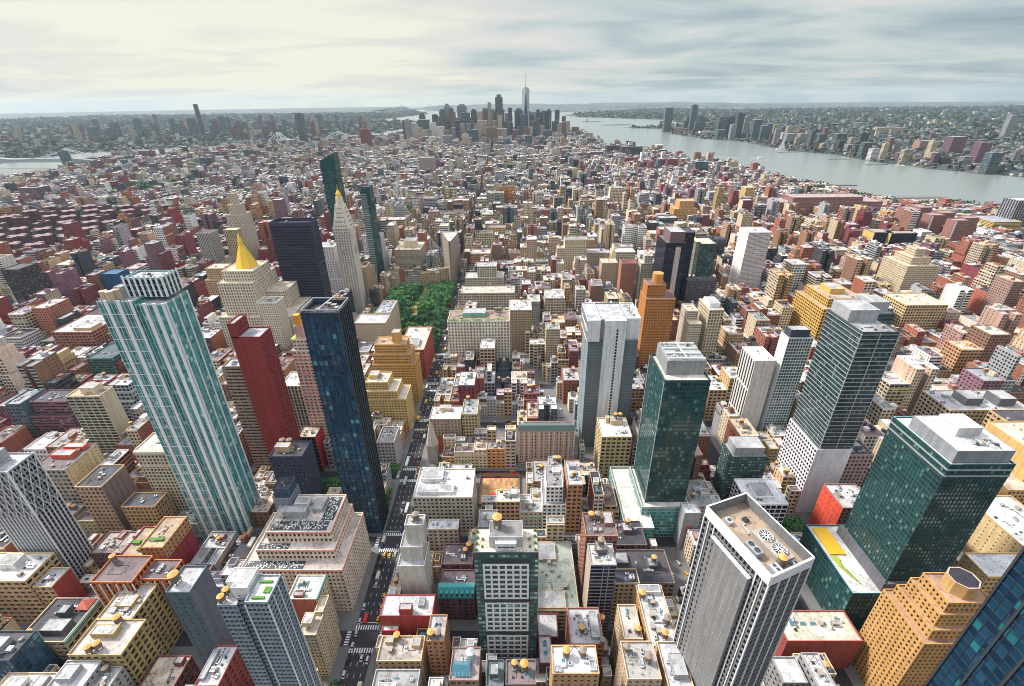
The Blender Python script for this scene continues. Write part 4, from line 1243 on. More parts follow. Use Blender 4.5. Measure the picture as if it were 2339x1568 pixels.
facade(facade_mb, wins, (-229, 312.5), (-203, 312.5), 0, 124, ST['ribbon'], (.42, .29, .24))
facade_mb.build('balcony_front', ['masonry'], t)
set_windows(t, wins, 36)
t = hero('apartment_tower', 'the pink-banded tower', 'cream tower with red bands and recessed balconies behind the tall blue tower', 'tower',
     [((-175, 334, -158, 347), 0, 128), ((-173, 335.5, -159, 347), 128, 139)], (.74, .58, .50), (4.0, 3.7, .60, .5, .9), TROOF, units=4, vis=.1)
for k in range(30):
    band(t, (-175, 334), (-158, 334), 4 + 4.1 * k, .6, .3, 'coral_tile', 'red_band')
mb = MB()
mb.boxes([[-170, 338, 139, -163, 345, 152]], 0, (.55, .34, .28))
mb.boxes([[-169, 339, 152, -164, 344, 162]], 0, (.75, .34, .05))
mb.build('crown', ['masonry'], t)
mb = MB()
mb.boxes([[-174.5, 335.4, 139.2, -170.5, 346.5, 139.9]], 0)
mb.build('roof_lawn', ['sedum'], t)
hero('office_building', 'the white and navy annex', 'white and navy striped lower building at the foot of the pink banded tower', 'building',
     [((-202, 345, -178, 372), 0, 83)], (.62, .57, .52), 'strip', LROOF, units=3, vis=.4)
t = hero('loft_building', 'the red sign building', 'dark glass building with a tall red vertical sign panel and red side wall', 'building',
     [((-182, 316, -164, 333), 0, 43)], (.16, .13, .12), 'bigglass', TROOF, colside={'W': (.45, .03, .03)}, sides={'W': None}, units=7, vis=.3)
mb = MB()
mb.boxes([[-176, 315.2, 8, -170.6, 315.9, 38]], 0)
sg = mb.build('red_sign', ['red_paint'], t)
rs = random.Random(2)
mb = MB()
for k in range(9):      # white capitals stacked down the sign
    z = 35.5 - 3.1 * k
    mb.boxes([[-174.8, 315.05, z - 2.1, -174.3, 315.2, z], [-172.3, 315.05, z - 2.1, -171.8, 315.2, z]], 0)
    mb.boxes([[-174.3, 315.05, z - rs.choice((.4, 1.2, 2.1)), -172.3, 315.2, z - 0 if k % 3 == 0 else z - .9 + .5]], 0)
o = mb.build('sign_lettering', ['white_paint'], t)
o.parent = sg
hero('loft_building', 'the yellow tan setback block', 'yellow tan block with setbacks and a roof lawn on the avenue', 'building',
     [((-136, 378, -89, 408), 0, 44), ((-134, 380, -98, 407), 44, 53), ((-132, 384, -108, 406), 53, 62)], (.62, .44, .17), (3.3, 3.5, .62, .5, .35), (.60, .55, .46), units=6, bulk=[(-130, 392, -120, 402, 5)], vis=.15)
hero('loft_building', 'the orange setback block', 'orange tan block stepping up to a small copper topped hut on the avenue', 'building',
     [((-140, 436, -89, 466), 0, 54), ((-138, 439, -94, 465), 54, 66), ((-136, 443, -99, 464), 66, 77)], (.60, .33, .10), (3.0, 3.6, .66, .5, .35), (.42, .28, .18), units=4, bulk=[(-115, 448, -106, 458, 14)], vis=.15)
hero('loft_building', 'the small grey corner loft', 'small grey stone corner building with a red railed roof on the avenue', 'building',
     [((-107, 320, -90, 345), 0, 33)], (.45, .41, .38), 'pair', DGREY, units=6, vis=.3)
t = hero('loft_building', 'the white courtyard block', 'white roofed block with a sunken court and dark red flank by the park', 'building',
     [((-123, 491, -89, 560), 0, 44)], (.42, .08, .06), 'pair', (.60, .56, .46), units=10, vis=.2, cope=2.5)
bulkhead(t, -118, 500, -98, 520, 44, 4, WHITE)
hero('loft_building', 'the tan loft pair', 'tan loft pair with planted roof decks beside the park', 'building',
     [((-194, 544, -150, 575), 0, 58), ((-172, 575, -150, 622), 0, 60)], (.55, .45, .32), 'pair', MROOF, units=14, vis=.2)
t = hero('office_block', 'the wide cream block', 'wide cream block with rows of paired windows and planted terraces on the roof', 'building',
     [((-59, 511, 22, 545), 0, 75)], (.72, .66, .55), (4.1, 4.3, .50, .58, .5), (.30, .22, .17), units=14, vis=.15, tanks=[(4, 540, 75, 1.2), (9, 540, 75, 1.2)], bulk=[(-40, 525, -10, 542, 6, 75, (.2, .4, .34))])
for k in range(5):
    mb = MB()
    x = -57 + 15.5 * k
    mb.boxes([[x, 513, 75, x + 12, 515.5, 76.6]], 0)
    mb.build('roof_planting', ['lawn'], t)
# ------- landmark towers
t = hero('clock_tower', 'the gold pyramid building', 'cream stone tower topped by a shining gold pyramid roof with a lantern', 'tower',
     [((-392, 562, -290, 642), 0, 60), ((-335, 596, -306, 638), 60, 86), ((-384, 570, -335.2, 640), 60, 108), ((-380, 580, -335.6, 628), 108, 122)], (.68, .59, .46), (3.8, 4.3, .52, .62, .5), TROOF, units=6, vis=.25)
hero('apartment_building', 'the wing of the gold pyramid building', 'cream stone wing with a flagpole in front of the gold pyramid tower', 'building',
     [((-317, 536, -290, 559), 0, 92)], (.66, .57, .45), (2.6, 3.6, .44, .6, .4), DGREY, units=5, vis=.4)
cx, cy = -357, 606
def pyr(z0, r0, z1, r1, name, m, n=8, parent=t):
    mb = MB()
    mb.cyl((cx, cy), r0, r1, z0, z1, n, 0)
    return mb.build(name, [m], parent)
pyr(122, 15.5, 151, 4.4, 'pyramid_roof', 'gold_leaf')
pyr(151, 3.8, 158, 3.2, 'lantern', 'gold_leaf')
pyr(158, 3.4, 170, .2, 'spire', 'gold_leaf')
for sx in (-1, 1):
    for sy in (-1, 1):
        mb = MB()
        mb.cyl((cx + sx * 20, cy + sy * 20), 1.3, .1, 122, 127.5, 8)
        mb.build('corner_turret', ['pale_stone'], t)
t = hero('clock_tower', 'the white clock tower', 'white stone campanile with clock faces and a gilded cupola', 'tower',
     [((-262, 708, -236, 734), 0, 136), ((-263, 707, -235, 735), 136, 150)], (.70, .62, .53), (4.2, 4.6, .46, .6, .5), TROOF, units=0, vis=.3)
cx, cy = -249, 721
def frus(z0, r0, z1, r1, name, m, n=4, ro=math.pi / 4):
    mb = MB()
    a = [ro + i * 2 * math.pi / n for i in range(n)]
    for i in range(n):
        j = (i + 1) % n
        A, B = a[i], a[j]
        mb.quads([[(cx + r0 * math.cos(A), cy + r0 * math.sin(A), z0), (cx + r0 * math.cos(B), cy + r0 * math.sin(B), z0), (cx + r1 * math.cos(B), cy + r1 * math.sin(B), z1), (cx + r1 * math.cos(A), cy + r1 * math.sin(A), z1)]], 0, (.68, .60, .50))
        for row in range(5) if m == 'masonry' and n == 4 and z1 - z0 > 20 else ():
            f0 = (row + .35) / 5.4
            for q in range(5 - row // 2):
                u = .5 + (q - (4 - row // 2) / 2) * .15
                def pt(u, f, d):
                    p0 = np.array([cx + r0 * math.cos(A), cy + r0 * math.sin(A), z0]) * (1 - f) + np.array([cx + r1 * math.cos(A), cy + r1 * math.sin(A), z1]) * f
                    p1 = np.array([cx + r0 * math.cos(B), cy + r0 * math.sin(B), z0]) * (1 - f) + np.array([cx + r1 * math.cos(B), cy + r1 * math.sin(B), z1]) * f
                    nn = np.array([math.cos((A + B) / 2 if j else A + math.pi / n), math.sin((A + B) / 2 if j else A + math.pi / n), 0])
                    return p0 + (p1 - p0) * u + nn * d
                mb.quads([[pt(u - .04, f0, .25), pt(u + .04, f0, .25), pt(u + .04, f0 + .05, .25), pt(u - .04, f0 + .05, .25)]], 0, (.03, .03, .035))
    mb.poly_top([(cx + r1 * math.cos(q), cy + r1 * math.sin(q)) for q in a], z1, 0, (.6, .5, .4))
    return mb.build(name, [m], t)
frus(150, 18.8, 186, 9.0, 'pyramid_roof', 'masonry')
frus(186, 6.6, 197, 5.6, 'lantern', 'masonry', 8, 0)
frus(197, 4.4, 202, 4.2, 'cupola', 'gold_leaf', 8, 0)
frus(202, 4.2, 207, 1.3, 'cupola', 'gold_leaf', 8, 0)
frus(207, .9, 215, .1, 'finial', 'gold_leaf', 6, 0)
for (px, py, ax) in ((-249, 707.6, 0), (-235.6, 721, 1)):
    mb = MB()
    for k in range(24):
        a0, a1 = k * math.pi / 12, (k + 1) * math.pi / 12
        f = lambda q, r: (px + r * math.cos(q), py - .1, 112 + r * math.sin(q)) if ax == 0 else (px + .1, py + r * math.cos(q), 112 + r * math.sin(q))
        mb.quads([[f(a0, 0), f((a0 + a1) / 2, 2.2), f((a0 + a1) / 2, 4.1), f(a0, 4.1)], [f(a0, 4.1), f(a1, 4.1), f(a1, 0), f((a0 + a1) / 2, 2.2)]], 0, (.45, .44, .40))
        mb.quads([[f(a0, 4.1), f(a1, 4.1), f(a1, 4.7), f(a0, 4.7)]], 0, (.2, .2, .2))
    o = mb.build('clock_face', ['masonry'], t)
    o.location = (0, -1.0, 0) if ax == 0 else (1.0, 0, 0)
hero('office_building', 'the stepped white annex', 'white stepped annex with dark square windows beside the white clock tower', 'building',
     [((-320, 712, -264, 770), 0, 62), ((-316, 722, -272, 765), 62, 92), ((-308, 728, -276, 760), 92, 113)], (.74, .71, .68), (4.6, 4.6, .46, .52, .5), MROOF, units=6, vis=.4)
t = hero('office_tower', 'the navy slab', 'broad dark navy office slab with even rows of windows behind the gold pyramid', 'tower',
     [((-328, 640, -268, 668), 0, 171)], (.03, .04, .085), (20, 4.4, .97, .5, .5, 'black_glass'), (.16, .12, .13), units=8, vis=.3, ph=5)
piers(t, (-328, 640), (-268, 640), 0, 168, 31, .3, .25, 'dark_metal', 'mullion')
t = hero('apartment_tower', 'the sloped teal tower', 'tall teal black glass tower with a slanted top far behind the clock tower', 'tower',
     [((-364, 962, -334, 992), 0, 205)], (.015, .05, .06), 'green', DROOF, units=0, vis=.35)
mb = MB()
A = [(-364, 962), (-334, 962), (-334, 992), (-364, 992)]
zt = [224, 240, 240, 224]
for i in range(4):
    j = (i + 1) % 4
    mb.quads([[(*A[i], 206), (*A[j], 206), (*A[j], zt[j]), (*A[i], zt[i])]], 0)
mb.quads([[(*A[i], zt[i]) for i in range(4)]], 0)
mb.build('slanted_crown', ['deep_green_glass'], t)
t = hero('apartment_tower', 'the slim balconied tower', 'slim dark tower with pale teal floor edges right of the white clock tower', 'tower',
     [((-262, 868, -243, 892), 0, 187)], (.03, .06, .07), 'green', DROOF, units=2, vis=.25)
for k in range(44):
    band(t, (-262, 868), (-250, 868), 20 + 3.6 * k, .9, .5, 'galvanised_metal', 'floor_edge')
# wedge-shaped corner building
P = [(-101.5, 864), (-95, 864), (-88, 905), (-86, 935), (-125, 935), (-121, 930)]
P = [(-101, 856), (-96.5, 856), (-91, 900), (-89, 930), (-124, 930)]
t = hero('wedge_building', 'the wedge building', 'narrow wedge shaped stone building with a rounded prow at the street fork', 'building',
     [(P, 0, 86)], (.36, .30, .25), (3.2, 4.2, .52, .62, .5), (.52, .49, .46), units=4, vis=.05, ph=1.6)
hero('loft_building', 'the striped tan block by the park', 'dark block with fine pale vertical piers facing the park', 'building',
     [((-216, 885, -163, 945), 0, 62)], (.45, .38, .28), (2.0, 3.6, .55, .74, .5), TROOF, units=7, bulk=[(-200, 905, -175, 930, 14, 62, CREAM)], vis=.2)
hero('loft_building', 'the cream corner block', 'cream corner block with big arched windows opposite the wedge building', 'building',
     [((-62, 770, 8, 800), 0, 42), ((-40, 775, -5, 800), 42, 62)], (.60, .53, .40), 'loft', MROOF, units=8, vis=.2)
hero('loft_building', 'the cream park-side block', 'cream park side block with dark paired windows', 'building',
     [((-62, 690, 28, 722), 0, 44)], (.60, .52, .41), 'loft', (.52, .46, .38), units=9, vis=.3)
hero('loft_building', 'the arcaded brick loft', 'brown brick loft with a row of tall arches under a green cornice', 'building',
     [((20, 571, 53, 611), 0, 64)], (.47, .34, .22), 'pair', (.55, .54, .52), tanks=[(38, 606, 64)], units=14, vis=.25)
hero('loft_building', 'the twin-bay cream loft', 'cream loft with two tall dark window bays', 'building',
     [((76, 640, 107, 676), 0, 54)], (.58, .50, .38), 'loft', MROOF, units=6, vis=.3)
hero('loft_building', 'the slim buff tower loft', 'slim buff loft tower with even rows of windows in the centre', 'building',
     [((70, 508, 88, 528), 0, 64)], (.56, .47, .33), (2.4, 3.5, .7, .6, .35), GREY, units=3, tanks=[(80, 522, 64)], vis=.2)
hero('loft_building', 'the narrow cream loft', 'narrow cream loft with one tall dark bay', 'building',
     [((127, 663, 142, 680), 0, 59)], (.58, .52, .44), 'loft', MROOF, units=2, vis=.3)
hero('loft_building', 'the ornate cream and red loft', 'cream and red loft with an ornate top storey', 'building',
     [((190, 796, 219, 824), 0, 60)], (.55, .40, .29), 'pair', CREAM, units=5, vis=.3)
hero('apartment_tower', 'the brick-red slab', 'tall pinkish red brick slab behind the grey concrete tower', 'tower',
     [((214, 742, 240, 765), 0, 76)], (.50, .22, .15), 'pair', MAROON, units=3, vis=.4)
hero('loft_building', 'the domed cream tower', 'cream tower with a rounded water house on top', 'building',
     [((246, 735, 272, 760), 0, 78), ((252, 740, 266, 755), 78, 90)], (.58, .53, .40), 'loft', LROOF, units=2, vis=.4)
t = hero('office_tower', 'the grey concrete tower', 'grey tower with a pale blank concrete spine and dark open crown', 'tower',
     [((99, 352, 146, 392), 0, 128, 'grid', None, {'N': (7, 3.5, .97, .92, .12, 'blue_grey_panel'), 'E': (20, 3.5, .97, .55, .5, 'deep_green_glass')}), ((97, 350, 109, 392), 128, 149, (6, 10, .88, .86, 1.5, 'black_glass'), (.66, .67, .68)), ((109, 352, 134, 392), 128, 149, None), ((134, 354, 147, 392), 128, 149, (7, 10, .88, .86, 1.5, 'black_glass'), (.66, .67, .68))], (.20, .245, .265), 'grid', MROOF,
     sides={'N': None}, units=4, vis=.1)
mb = MB()
mb.boxes([[113, 349.3, 0, 133, 352.2, 150]], 0, (.66, .68, .68))
for k in range(40):
    mb.quads([[(124.2, 349.25, 6 + 3.4 * k), (126, 349.25, 6 + 3.4 * k), (126, 349.25, 8.4 + 3.4 * k), (124.2, 349.25, 8.4 + 3.4 * k)]], 0, (.02, .02, .03))
mb.build('concrete_spine', ['masonry'], t)
t = hero('apartment_tower', 'the burnt-orange tower', 'burnt orange brick tower stepping up to a round drum with roof trees', 'tower',
     [((190, 492, 226, 522), 0, 112), ((192, 500, 215, 522), 112, 127)], (.55, .22, .06), (3.4, 3.8, .58, .6, .9), PROOF, units=2, vis=.2)
mb = MB()
mb.cyl((206, 510), 6.5, 6.5, 127, 140, 16, 0, (.62, .27, .07))
mb.build('roof_drum', ['masonry'], t)
hero('office_tower', 'the navy tower with a pale stripe', 'dark navy tower with one pale window stripe and a brown crown', 'tower',
     [((256, 650, 287, 700), 0, 137)], (.02, .03, .055), 'black', PROOF, units=2, bulk=[(262, 655, 284, 690, 16, 137, (.16, .11, .12))], vis=.3)
t = HEROES[-1][1]
mb, wins = MB(), []
facade(mb, wins, (271, 649.4), (279, 649.4), 8, 132, (2.7, 3.5, .5, .5, .3), (.60, .52, .47))
mb.build('pale_stripe', ['masonry'], t)
set_windows(t, wins, 30)
hero('office_tower', 'the dark slab behind the pale stripe', 'dark navy slab standing just behind the navy tower with a pale stripe', 'tower',
     [((294, 690, 312, 722), 0, 142)], (.02, .035, .06), 'black', DROOF, units=2, vis=.4)
hero('office_tower', 'the teal glass box', 'teal black glass box with a beige brick edge', 'tower',
     [((358, 775, 386, 815), 0, 100), ((350, 777, 358, 815), 0, 103, None, (.58, .48, .36))], (.03, .07, .08), 'green', CREAM, units=3, vis=.35)
hero('office_building', 'the dark gridded slab', 'dark gridded slab in front of the teal glass box', 'building',
     [((306, 673, 353, 693), 0, 69)], (.13, .11, .13), (2.0, 3.3, .7, .6, .4), DROOF, units=4, vis=.4)
t = hero('apartment_tower', 'the white slab tower', 'tall white slab tower with dark window strips on its front', 'tower',
     [((429, 757, 468, 795), 0, 124)], (.74, .68, .66), (1.9, 3.4, .50, .88, .4, 'black_glass'), LROOF, sides={'E': None}, units=3, vis=.15)
hero('apartment_tower', 'the cream tower with white crown frame', 'cream apartment tower with a white roof frame and radar dome', 'tower',
     [((272, 496, 290, 534), 0, 95)], (.58, .48, .33), 'pair', MROOF, units=2, bulk=[(275, 505, 288, 528, 6, 95, WHITE)], vis=.25)
hero('apartment_tower', 'the beige stepped tower', 'beige tower with curved balconies and a turquoise roof pool', 'tower',
     [((248, 492, 264, 528), 0, 78), ((248, 505, 262, 528), 78, 90)], (.62, .54, .43), (2.6, 3.2, .8, .5, .7), CREAM, units=2, vis=.3)
t = hero('hotel_tower', 'the white-sided glass tower', 'glass tower with a mottled white side wall left of the banded tower', 'tower',
     [((288, 353, 311, 368), 0, 128)], (.55, .58, .58), (2.6, 3.4, .78, .74, .3, 'deep_green_glass'), SLATE, sides={'E': None}, colside={'E': (.62, .64, .62)}, units=3, bulk=[(290, 356, 308, 366, 8, 128, (.05, .06, .09))], vis=.1)
t = hero('hotel_tower', 'the white slanted slab', 'white slab with a blank pale wall and black vertical stripes', 'tower',
     [((264, 356, 284, 386), 0, 102)], (.66, .62, .58), None, LROOF, sides={'E': (5, 30, .5, .94, .5, 'black_glass')}, units=2, vis=.15)
hero('office_tower', 'the slate tower behind the banded tower', 'slate grey tower with a dark crown behind the banded tower', 'tower',
     [((364, 368, 392, 398), 0, 146)], (.10, .15, .17), 'greyg', GREY, units=3, bulk=[(368, 374, 388, 394, 10, 146, GREY)], vis=.5)
hero('loft_building', 'the bright orange loft', 'bright orange yellow brick loft with setbacks in the right middle distance', 'building',
     [((450, 548, 512, 620), 0, 72), ((458, 556, 505, 612), 72, 84)], (.62, .36, .08), 'loft', (.42, .34, .28), units=6, tanks=[(490, 600, 84)], bulk=[(470, 575, 490, 600, 8)], vis=.3)
hero('loft_building', 'the pyramid-stepped tan block', 'tan block with a pyramid of setbacks in the far right', 'building',
     [((690, 720, 742, 780), 0, 74), ((700, 730, 732, 770), 74, 86), ((708, 738, 724, 760), 86, 98)], (.55, .45, .31), (2.4, 3.5, .5, .5, .35), TROOF, units=3, vis=.3)
hero('loft_building', 'the long tan loft at right', 'long tan loft with pale flanks behind the slate tower', 'building',
     [((600, 592, 660, 640), 0, 58)], (.58, .43, .22), 'loft', TROOF, units=8, vis=.4)
hero('loft_building', 'the low white-roofed warehouse', 'low cream stone warehouse with long window rows right of the bright orange loft', 'building',
     [((520, 600, 590, 660), 0, 50)], (.60, .55, .45), 'loft', LROOF, units=10, vis=.4)
# ------- left middle distance
hero('loft_building', 'the glass and cream slab', 'slab with a cream blank flank and striped glass front left of the striped tower', 'building',
     [((-409, 336, -376, 354), 0, 78)], (.55, .47, .33), (7, 3.5, .9, .7, .3, 'grey_green_glass'), (.45, .33, .22), sides={'W': (4, 4, .14, .16, .2)}, bulk=[(-398, 342, -384, 352, 7, 78, CREAM)], units=6, vis=.15)
hero('loft_building', 'the plum stepped block', 'plum brown brick block with stepped setbacks and a dark roof', 'building',
     [((-482, 356, -438, 386), 0, 40, 'ribbon'), ((-479, 361, -440, 384), 40, 55, 'ribbon')], (.20, .085, .11), 'ribbon', DROOF, units=9, vis=.3)
hero('loft_building', 'the arched cream loft', 'cream loft with tall arched top windows behind the white striped tower', 'building',
     [((-286, 258, -252, 282), 0, 76)], (.62, .53, .37), (3.2, 3.7, .62, .72, .5), (.60, .55, .47), units=5, vis=.1)
t = HEROES[-1][1]
band(t, (-286, 258), (-252, 258), 74, 2.5, 1.2, 'pale_stone', 'cornice')
band(t, (-286, 258), (-252, 258), 60, .9, .5, 'pale_stone', 'cornice')
hero('loft_building', 'the orange-railed loft', 'loft with orange railed roof terraces behind the lattice tower', 'building',
     [((-386, 260, -355, 294), 0, 54)], (.42, .37, .30), 'loft', PROOF, sides={'W': 'dots'}, colside={'W': (.62, .47, .26)}, units=5, bulk=[(-380, 275, -362, 283, 4, 54, (.62, .10, .05)), (-378, 286, -360, 292, 4, 54, (.62, .10, .05))], vis=.3, cope=.8)
hero('loft_building', 'the tan gridded loft', 'tan loft with even dark windows and a black vaulted roof behind the lattice tower', 'building',
     [((-330, 240, -308, 266), 0, 54)], (.52, .36, .23), 'pair', DROOF, sides={'W': 'dots'}, colside={'W': (.20, .15, .15)}, units=6, vis=.2)
t = hero('loft_building', 'the crimson garden block', 'crimson brick block with a planted roof terrace left of the striped tower foot', 'building',
     [((-258, 186, -222, 212), 0, 40), ((-238, 184, -221, 212), 40, 51, 'small', (.50, .26, .12))], (.30, .03, .045), 'dots', (.45, .33, .22), units=6, vis=.3, cope=1.6)
mb = MB()
mb.boxes([[-256, 196, 40.5, -250, 199, 42], [-248, 190, 40.5, -242, 193, 42], [-235, 190, 51.4, -225, 192, 52.6]], 0)
mb.build('roof_planter', ['lawn'], t)
hero('loft_building', 'the grey hut below the garden block', 'grey flat roofed building in front of the crimson garden block', 'building',
     [((-262, 178, -246, 184), 0, 36), ((-292, 196, -262, 216), 0, 30)], (.19, .10, .10), 'punch', (.34, .30, .28), units=6, vis=.5)
hero('loft_building', 'the purple and tan rowhouse', 'tan and red fronted low building with a planted edge behind the crimson garden block', 'building',
     [((-296, 236, -268, 252), 0, 36)], (.50, .30, .15), 'pair', DROOF, colside={'N': (.55, .33, .16)}, units=6, vis=.4)
hero('apartment_tower', 'the dark brown slabs', 'dark brown slab on the left edge of the middle distance', 'tower',
     [((-836, 708, -806, 745), 0, 85)], (.055, .05, .06), 'ribbon', DROOF, units=3, vis=.3)
hero('apartment_building', 'the salmon slab', 'salmon and brown apartment slab on the left', 'building',
     [((-697, 600, -673, 640), 0, 60)], (.52, .20, .12), 'pair', MROOF, units=4, vis=.3)
hero('loft_building', 'the broad brown brick block', 'broad low brown brick block with a yellow roof hut on the left', 'building',
     [((-627, 548, -570, 610), 0, 45)], (.40, .16, .10), 'wide', MROOF, bulk=[(-600, 555, -575, 575, 4, 45, (.55, .38, .2))], units=8, vis=.3)
hero('office_building', 'the green ribbon block', 'low green glass ribbon windowed block on the left', 'building',
     [((-523, 480, -490, 522), 0, 40)], (.06, .16, .15), 'ribbon', SLATE, units=5, vis=.4)
hero('office_tower', 'the classical clock tower far left', 'pale grey classical tower with a colonnaded lantern in the left distance', 'tower',
     [((-586, 962, -550, 1000), 0, 118), ((-580, 968, -556, 992), 118, 138), ((-574, 974, -562, 986), 138, 160)], (.55, .47, .38), (3, 3.8, .4, .7, .4), TROOF, units=0, vis=.4)
hero('office_tower', 'the pale tower before the classical tower', 'pale gold edged stone shaft before the classical tower', 'tower',
     [((-566, 908, -538, 925), 0, 100)], (.56, .44, .28), 'strip', TROOF, units=0, vis=.4)
hero('apartment_building', 'the striped grey slab', 'grey slab with white vertical stripes in the left distance', 'building',
     [((-640, 930, -610, 960), 0, 88)], (.48, .44, .40), 'strip', DROOF, units=2, vis=.4)
hero('loft_building', 'the cream stepped block left', 'cream orange stepped block left of the gold pyramid', 'building',
     [((-520, 740, -480, 775), 0, 52), ((-516, 745, -484, 772), 52, 72)], (.58, .38, .22), 'pair', TROOF, units=3, vis=.35)
hero('loft_building', 'the blue-wrapped building', 'building wrapped in bright blue sheeting in the left distance', 'building',
     [((-720, 760, -690, 790), 0, 58)], (.015, .07, .16), None, (.03, .12, .22), units=2, vis=.5)
# ------- right middle and far distance
hero('warehouse_block', 'the block-long brick warehouse', 'block long mauve brick warehouse with many window rows near the river', 'building',
     [((790, 1345, 1085, 1420), 0, 58), ((830, 1352, 1030, 1412), 58, 70)], (.30, .15, .14), (4, 4, .55, .5, .35), (.40, .30, .29), units=0, vis=.3)
for k, (a, w) in enumerate((((1032, 1175, 1062, 1220), 0), ((1037, 1112, 1071, 1140), 1), ((1047, 1056, 1080, 1080), 2))):
    hero('apartment_slab', ('the first', 'the second', 'the third')[k] + ' brown river slab', ('farthest', 'middle', 'nearest')[k] + ' of three brown brick slabs with white stair stripes by the river', 'building',
         [(a, 0, 70), ((a[0] + 45, a[1] + 25, a[2] + 45, a[3] + 25), 0, 70)], (.27, .13, .11), 'small', (.35, .25, .24), units=0, vis=.4, sides={'E': None})
    tt = HEROES[-1][1]
    band(tt, (a[0] + 1, a[1]), (a[0] + 5, a[1]), 2, 67, .5, 'white_paint', 'stair_stripe')
hero('apartment_tower', 'the black and white tower at right', 'dark tower with white vertical ribs on the right edge', 'tower',
     [((1340, 1218, 1400, 1262), 0, 82)], (.30, .29, .30), (7, 4, .62, .9, .6, 'black_glass'), MROOF, units=0, vis=.3)
hero('warehouse_block', 'the yellow warehouse', 'low yellow ochre warehouse near the right edge of the river', 'building',
     [((1272, 1190, 1345, 1264), 0, 34)], (.58, .42, .14), 'ribbon', (.34, .34, .40), units=0, vis=.4)
for k, a in enumerate(((868, 1052, 912, 1090), (900, 1042, 960, 1068))):
    hero('office_building', ('the left', 'the right')[k] + ' black-fronted slab', ('smaller', 'larger')[k] + ' of two dark fronted slabs with a yellow end wall', 'building',
         [(a, 0, 45)], (.03, .03, .05), 'black', (.40, .30, .26), sides={'E': None}, colside={'E': (.60, .42, .14)}, units=0, vis=.4)
hero('apartment_tower', 'the slim gold tower', 'slim sandy tower with a dark cap among the far houses', 'tower',
     [((625, 1390, 660, 1412), 0, 72), ((628, 1393, 645, 1408), 72, 92)], (.58, .42, .20), 'strip', DGREY, units=0, vis=.4)
hero('apartment_tower', 'the gold block beside it', 'sandy gold block with rounded top right of the slim sandy tower', 'tower',
     [((742, 1466, 770, 1500), 0, 80)], (.58, .40, .17), 'small', TROOF, units=0, vis=.4)
hero('apartment_building', 'the orange stepped block far', 'orange brick stepped block in the centre right distance', 'building',
     [((476, 1300, 540, 1350), 0, 52), ((490, 1305, 530, 1345), 52, 72)], (.60, .34, .13), 'small', (.5, .32, .2), units=0, vis=.4)
hero('office_tower', 'the pale far tower with a dark top', 'pale slim tower with a dark top beyond the park', 'tower',
     [((-140, 1265, -115, 1290), 0, 66), ((-141, 1264, -114, 1291), 66, 76, None, (.03, .03, .05))], (.56, .50, .44), 'small', DROOF, units=0, vis=.4)
hero('apartment_tower', 'the twin brown far slab', 'tall brown slab in the centre distance', 'tower',
     [((-420, 2290, -350, 2330), 0, 92)], (.36, .27, .23), 'small', MROOF, units=0, vis=.4)

# ------------------------------------------------------------------ the rest of the city, lot by lot on its street grid
def skew(v):
    return -0.02 * max(0.0, v - 300)
AVES = [(-1640, 20), (-1460, 20), (-1270, 26), (-1080, 30), (-868, 30), (-668, 30), (-528, 22), (-386, 40), (-228, 24), (-76, 30), (235, 30), (509, 30), (783, 30), (1057, 30), (1331, 30), (1605, 30)]
AVES = [(-2540, 20), (-2340, 20), (-2150, 20), (-1980, 20), (-1810, 20)] + AVES
def inside(poly, x, y):
    c = False
    j = len(poly) - 1
    for i in range(len(poly)):
        (xi, yi), (xj, yj) = poly[i], poly[j]
        if (yi > y) != (yj > y) and x < (xj - xi) * (y - yi) / (yj - yi) + xi:
            c = not c
        j = i
    return c
PARKS = [(-214, 592, -92, 838), (-430, 1430, -300, 1610), (-1710, 1960, -1490, 2180), (-60, 2370, 150, 2520), (-1050, 1380, -930, 1490), (-1520, 860, -1085, 1570), (230, 2390, 330, 2470)]
CLEAR = [(-7, 262, 36, 312), (-8, 343, 30, 402), (-165, 268, -108, 300), (-240, 120, -100, 165), (255, 225, 286, 256), (-61, 300, -48, 345)]
def broadway(v):
    if v < 878:
        return 117 + (312 - v) * 0.362
    return -88 - (v - 878) * 0.37
HB = np.array([h[2] for h in HEROES])
def blocked(u0, v0, u1, v1):
    b = HB
    if ((u0 < b[:, 2] + .5) & (u1 > b[:, 0] - .5) & (v0 < b[:, 3] + .5) & (v1 > b[:, 1] - .5)).any():
        return True
    for q in PARKS + CLEAR:
        if u0 < q[2] and u1 > q[0] and v0 < q[3] and v1 > q[1]:
            return True
    if v0 < 1450:
        for v in (v0, v1):
            c = broadway(v)
            if u0 < c + 10 and u1 > c - 10:
                return True
        if (u0 - broadway(v0)) * (u1 - broadway(v1)) < 0:
            return True
    return False
PAL = {'cream': (.68, .56, .41), 'tan': (.56, .385, .205), 'buff': (.56, .45, .315), 'brick': (.35, .125, .08), 'red': (.29, .045, .05), 'maroon': (.24, .055, .065), 'plum': (.23, .11, .15),
       'white': (.80, .77, .73), 'grey': (.36, .36, .38), 'orange': (.54, .29, .12), 'dark': (.06, .058, .075), 'slate': (.09, .14, .165), 'pink': (.43, .26, .205), 'brown': (.28, .155, .10)}
WORD = {'cream': 'cream', 'tan': 'tan', 'buff': 'buff', 'brick': 'brick red', 'red': 'deep red', 'maroon': 'maroon', 'plum': 'plum', 'white': 'white', 'grey': 'grey', 'orange': 'orange tan', 'dark': 'dark', 'slate': 'slate', 'pink': 'pinkish', 'brown': 'brown'}
ROOFS = {'white': (.68, .675, .66), 'silver': (.47, .47, .48), 'grey': (.30, .30, .32), 'black': (.05, .05, .06), 'tan': (.60, .47, .35), 'brown': (.17, .12, .13)}
def pick(r, w):
    return r.choices(list(w), list(w.values()))[0]
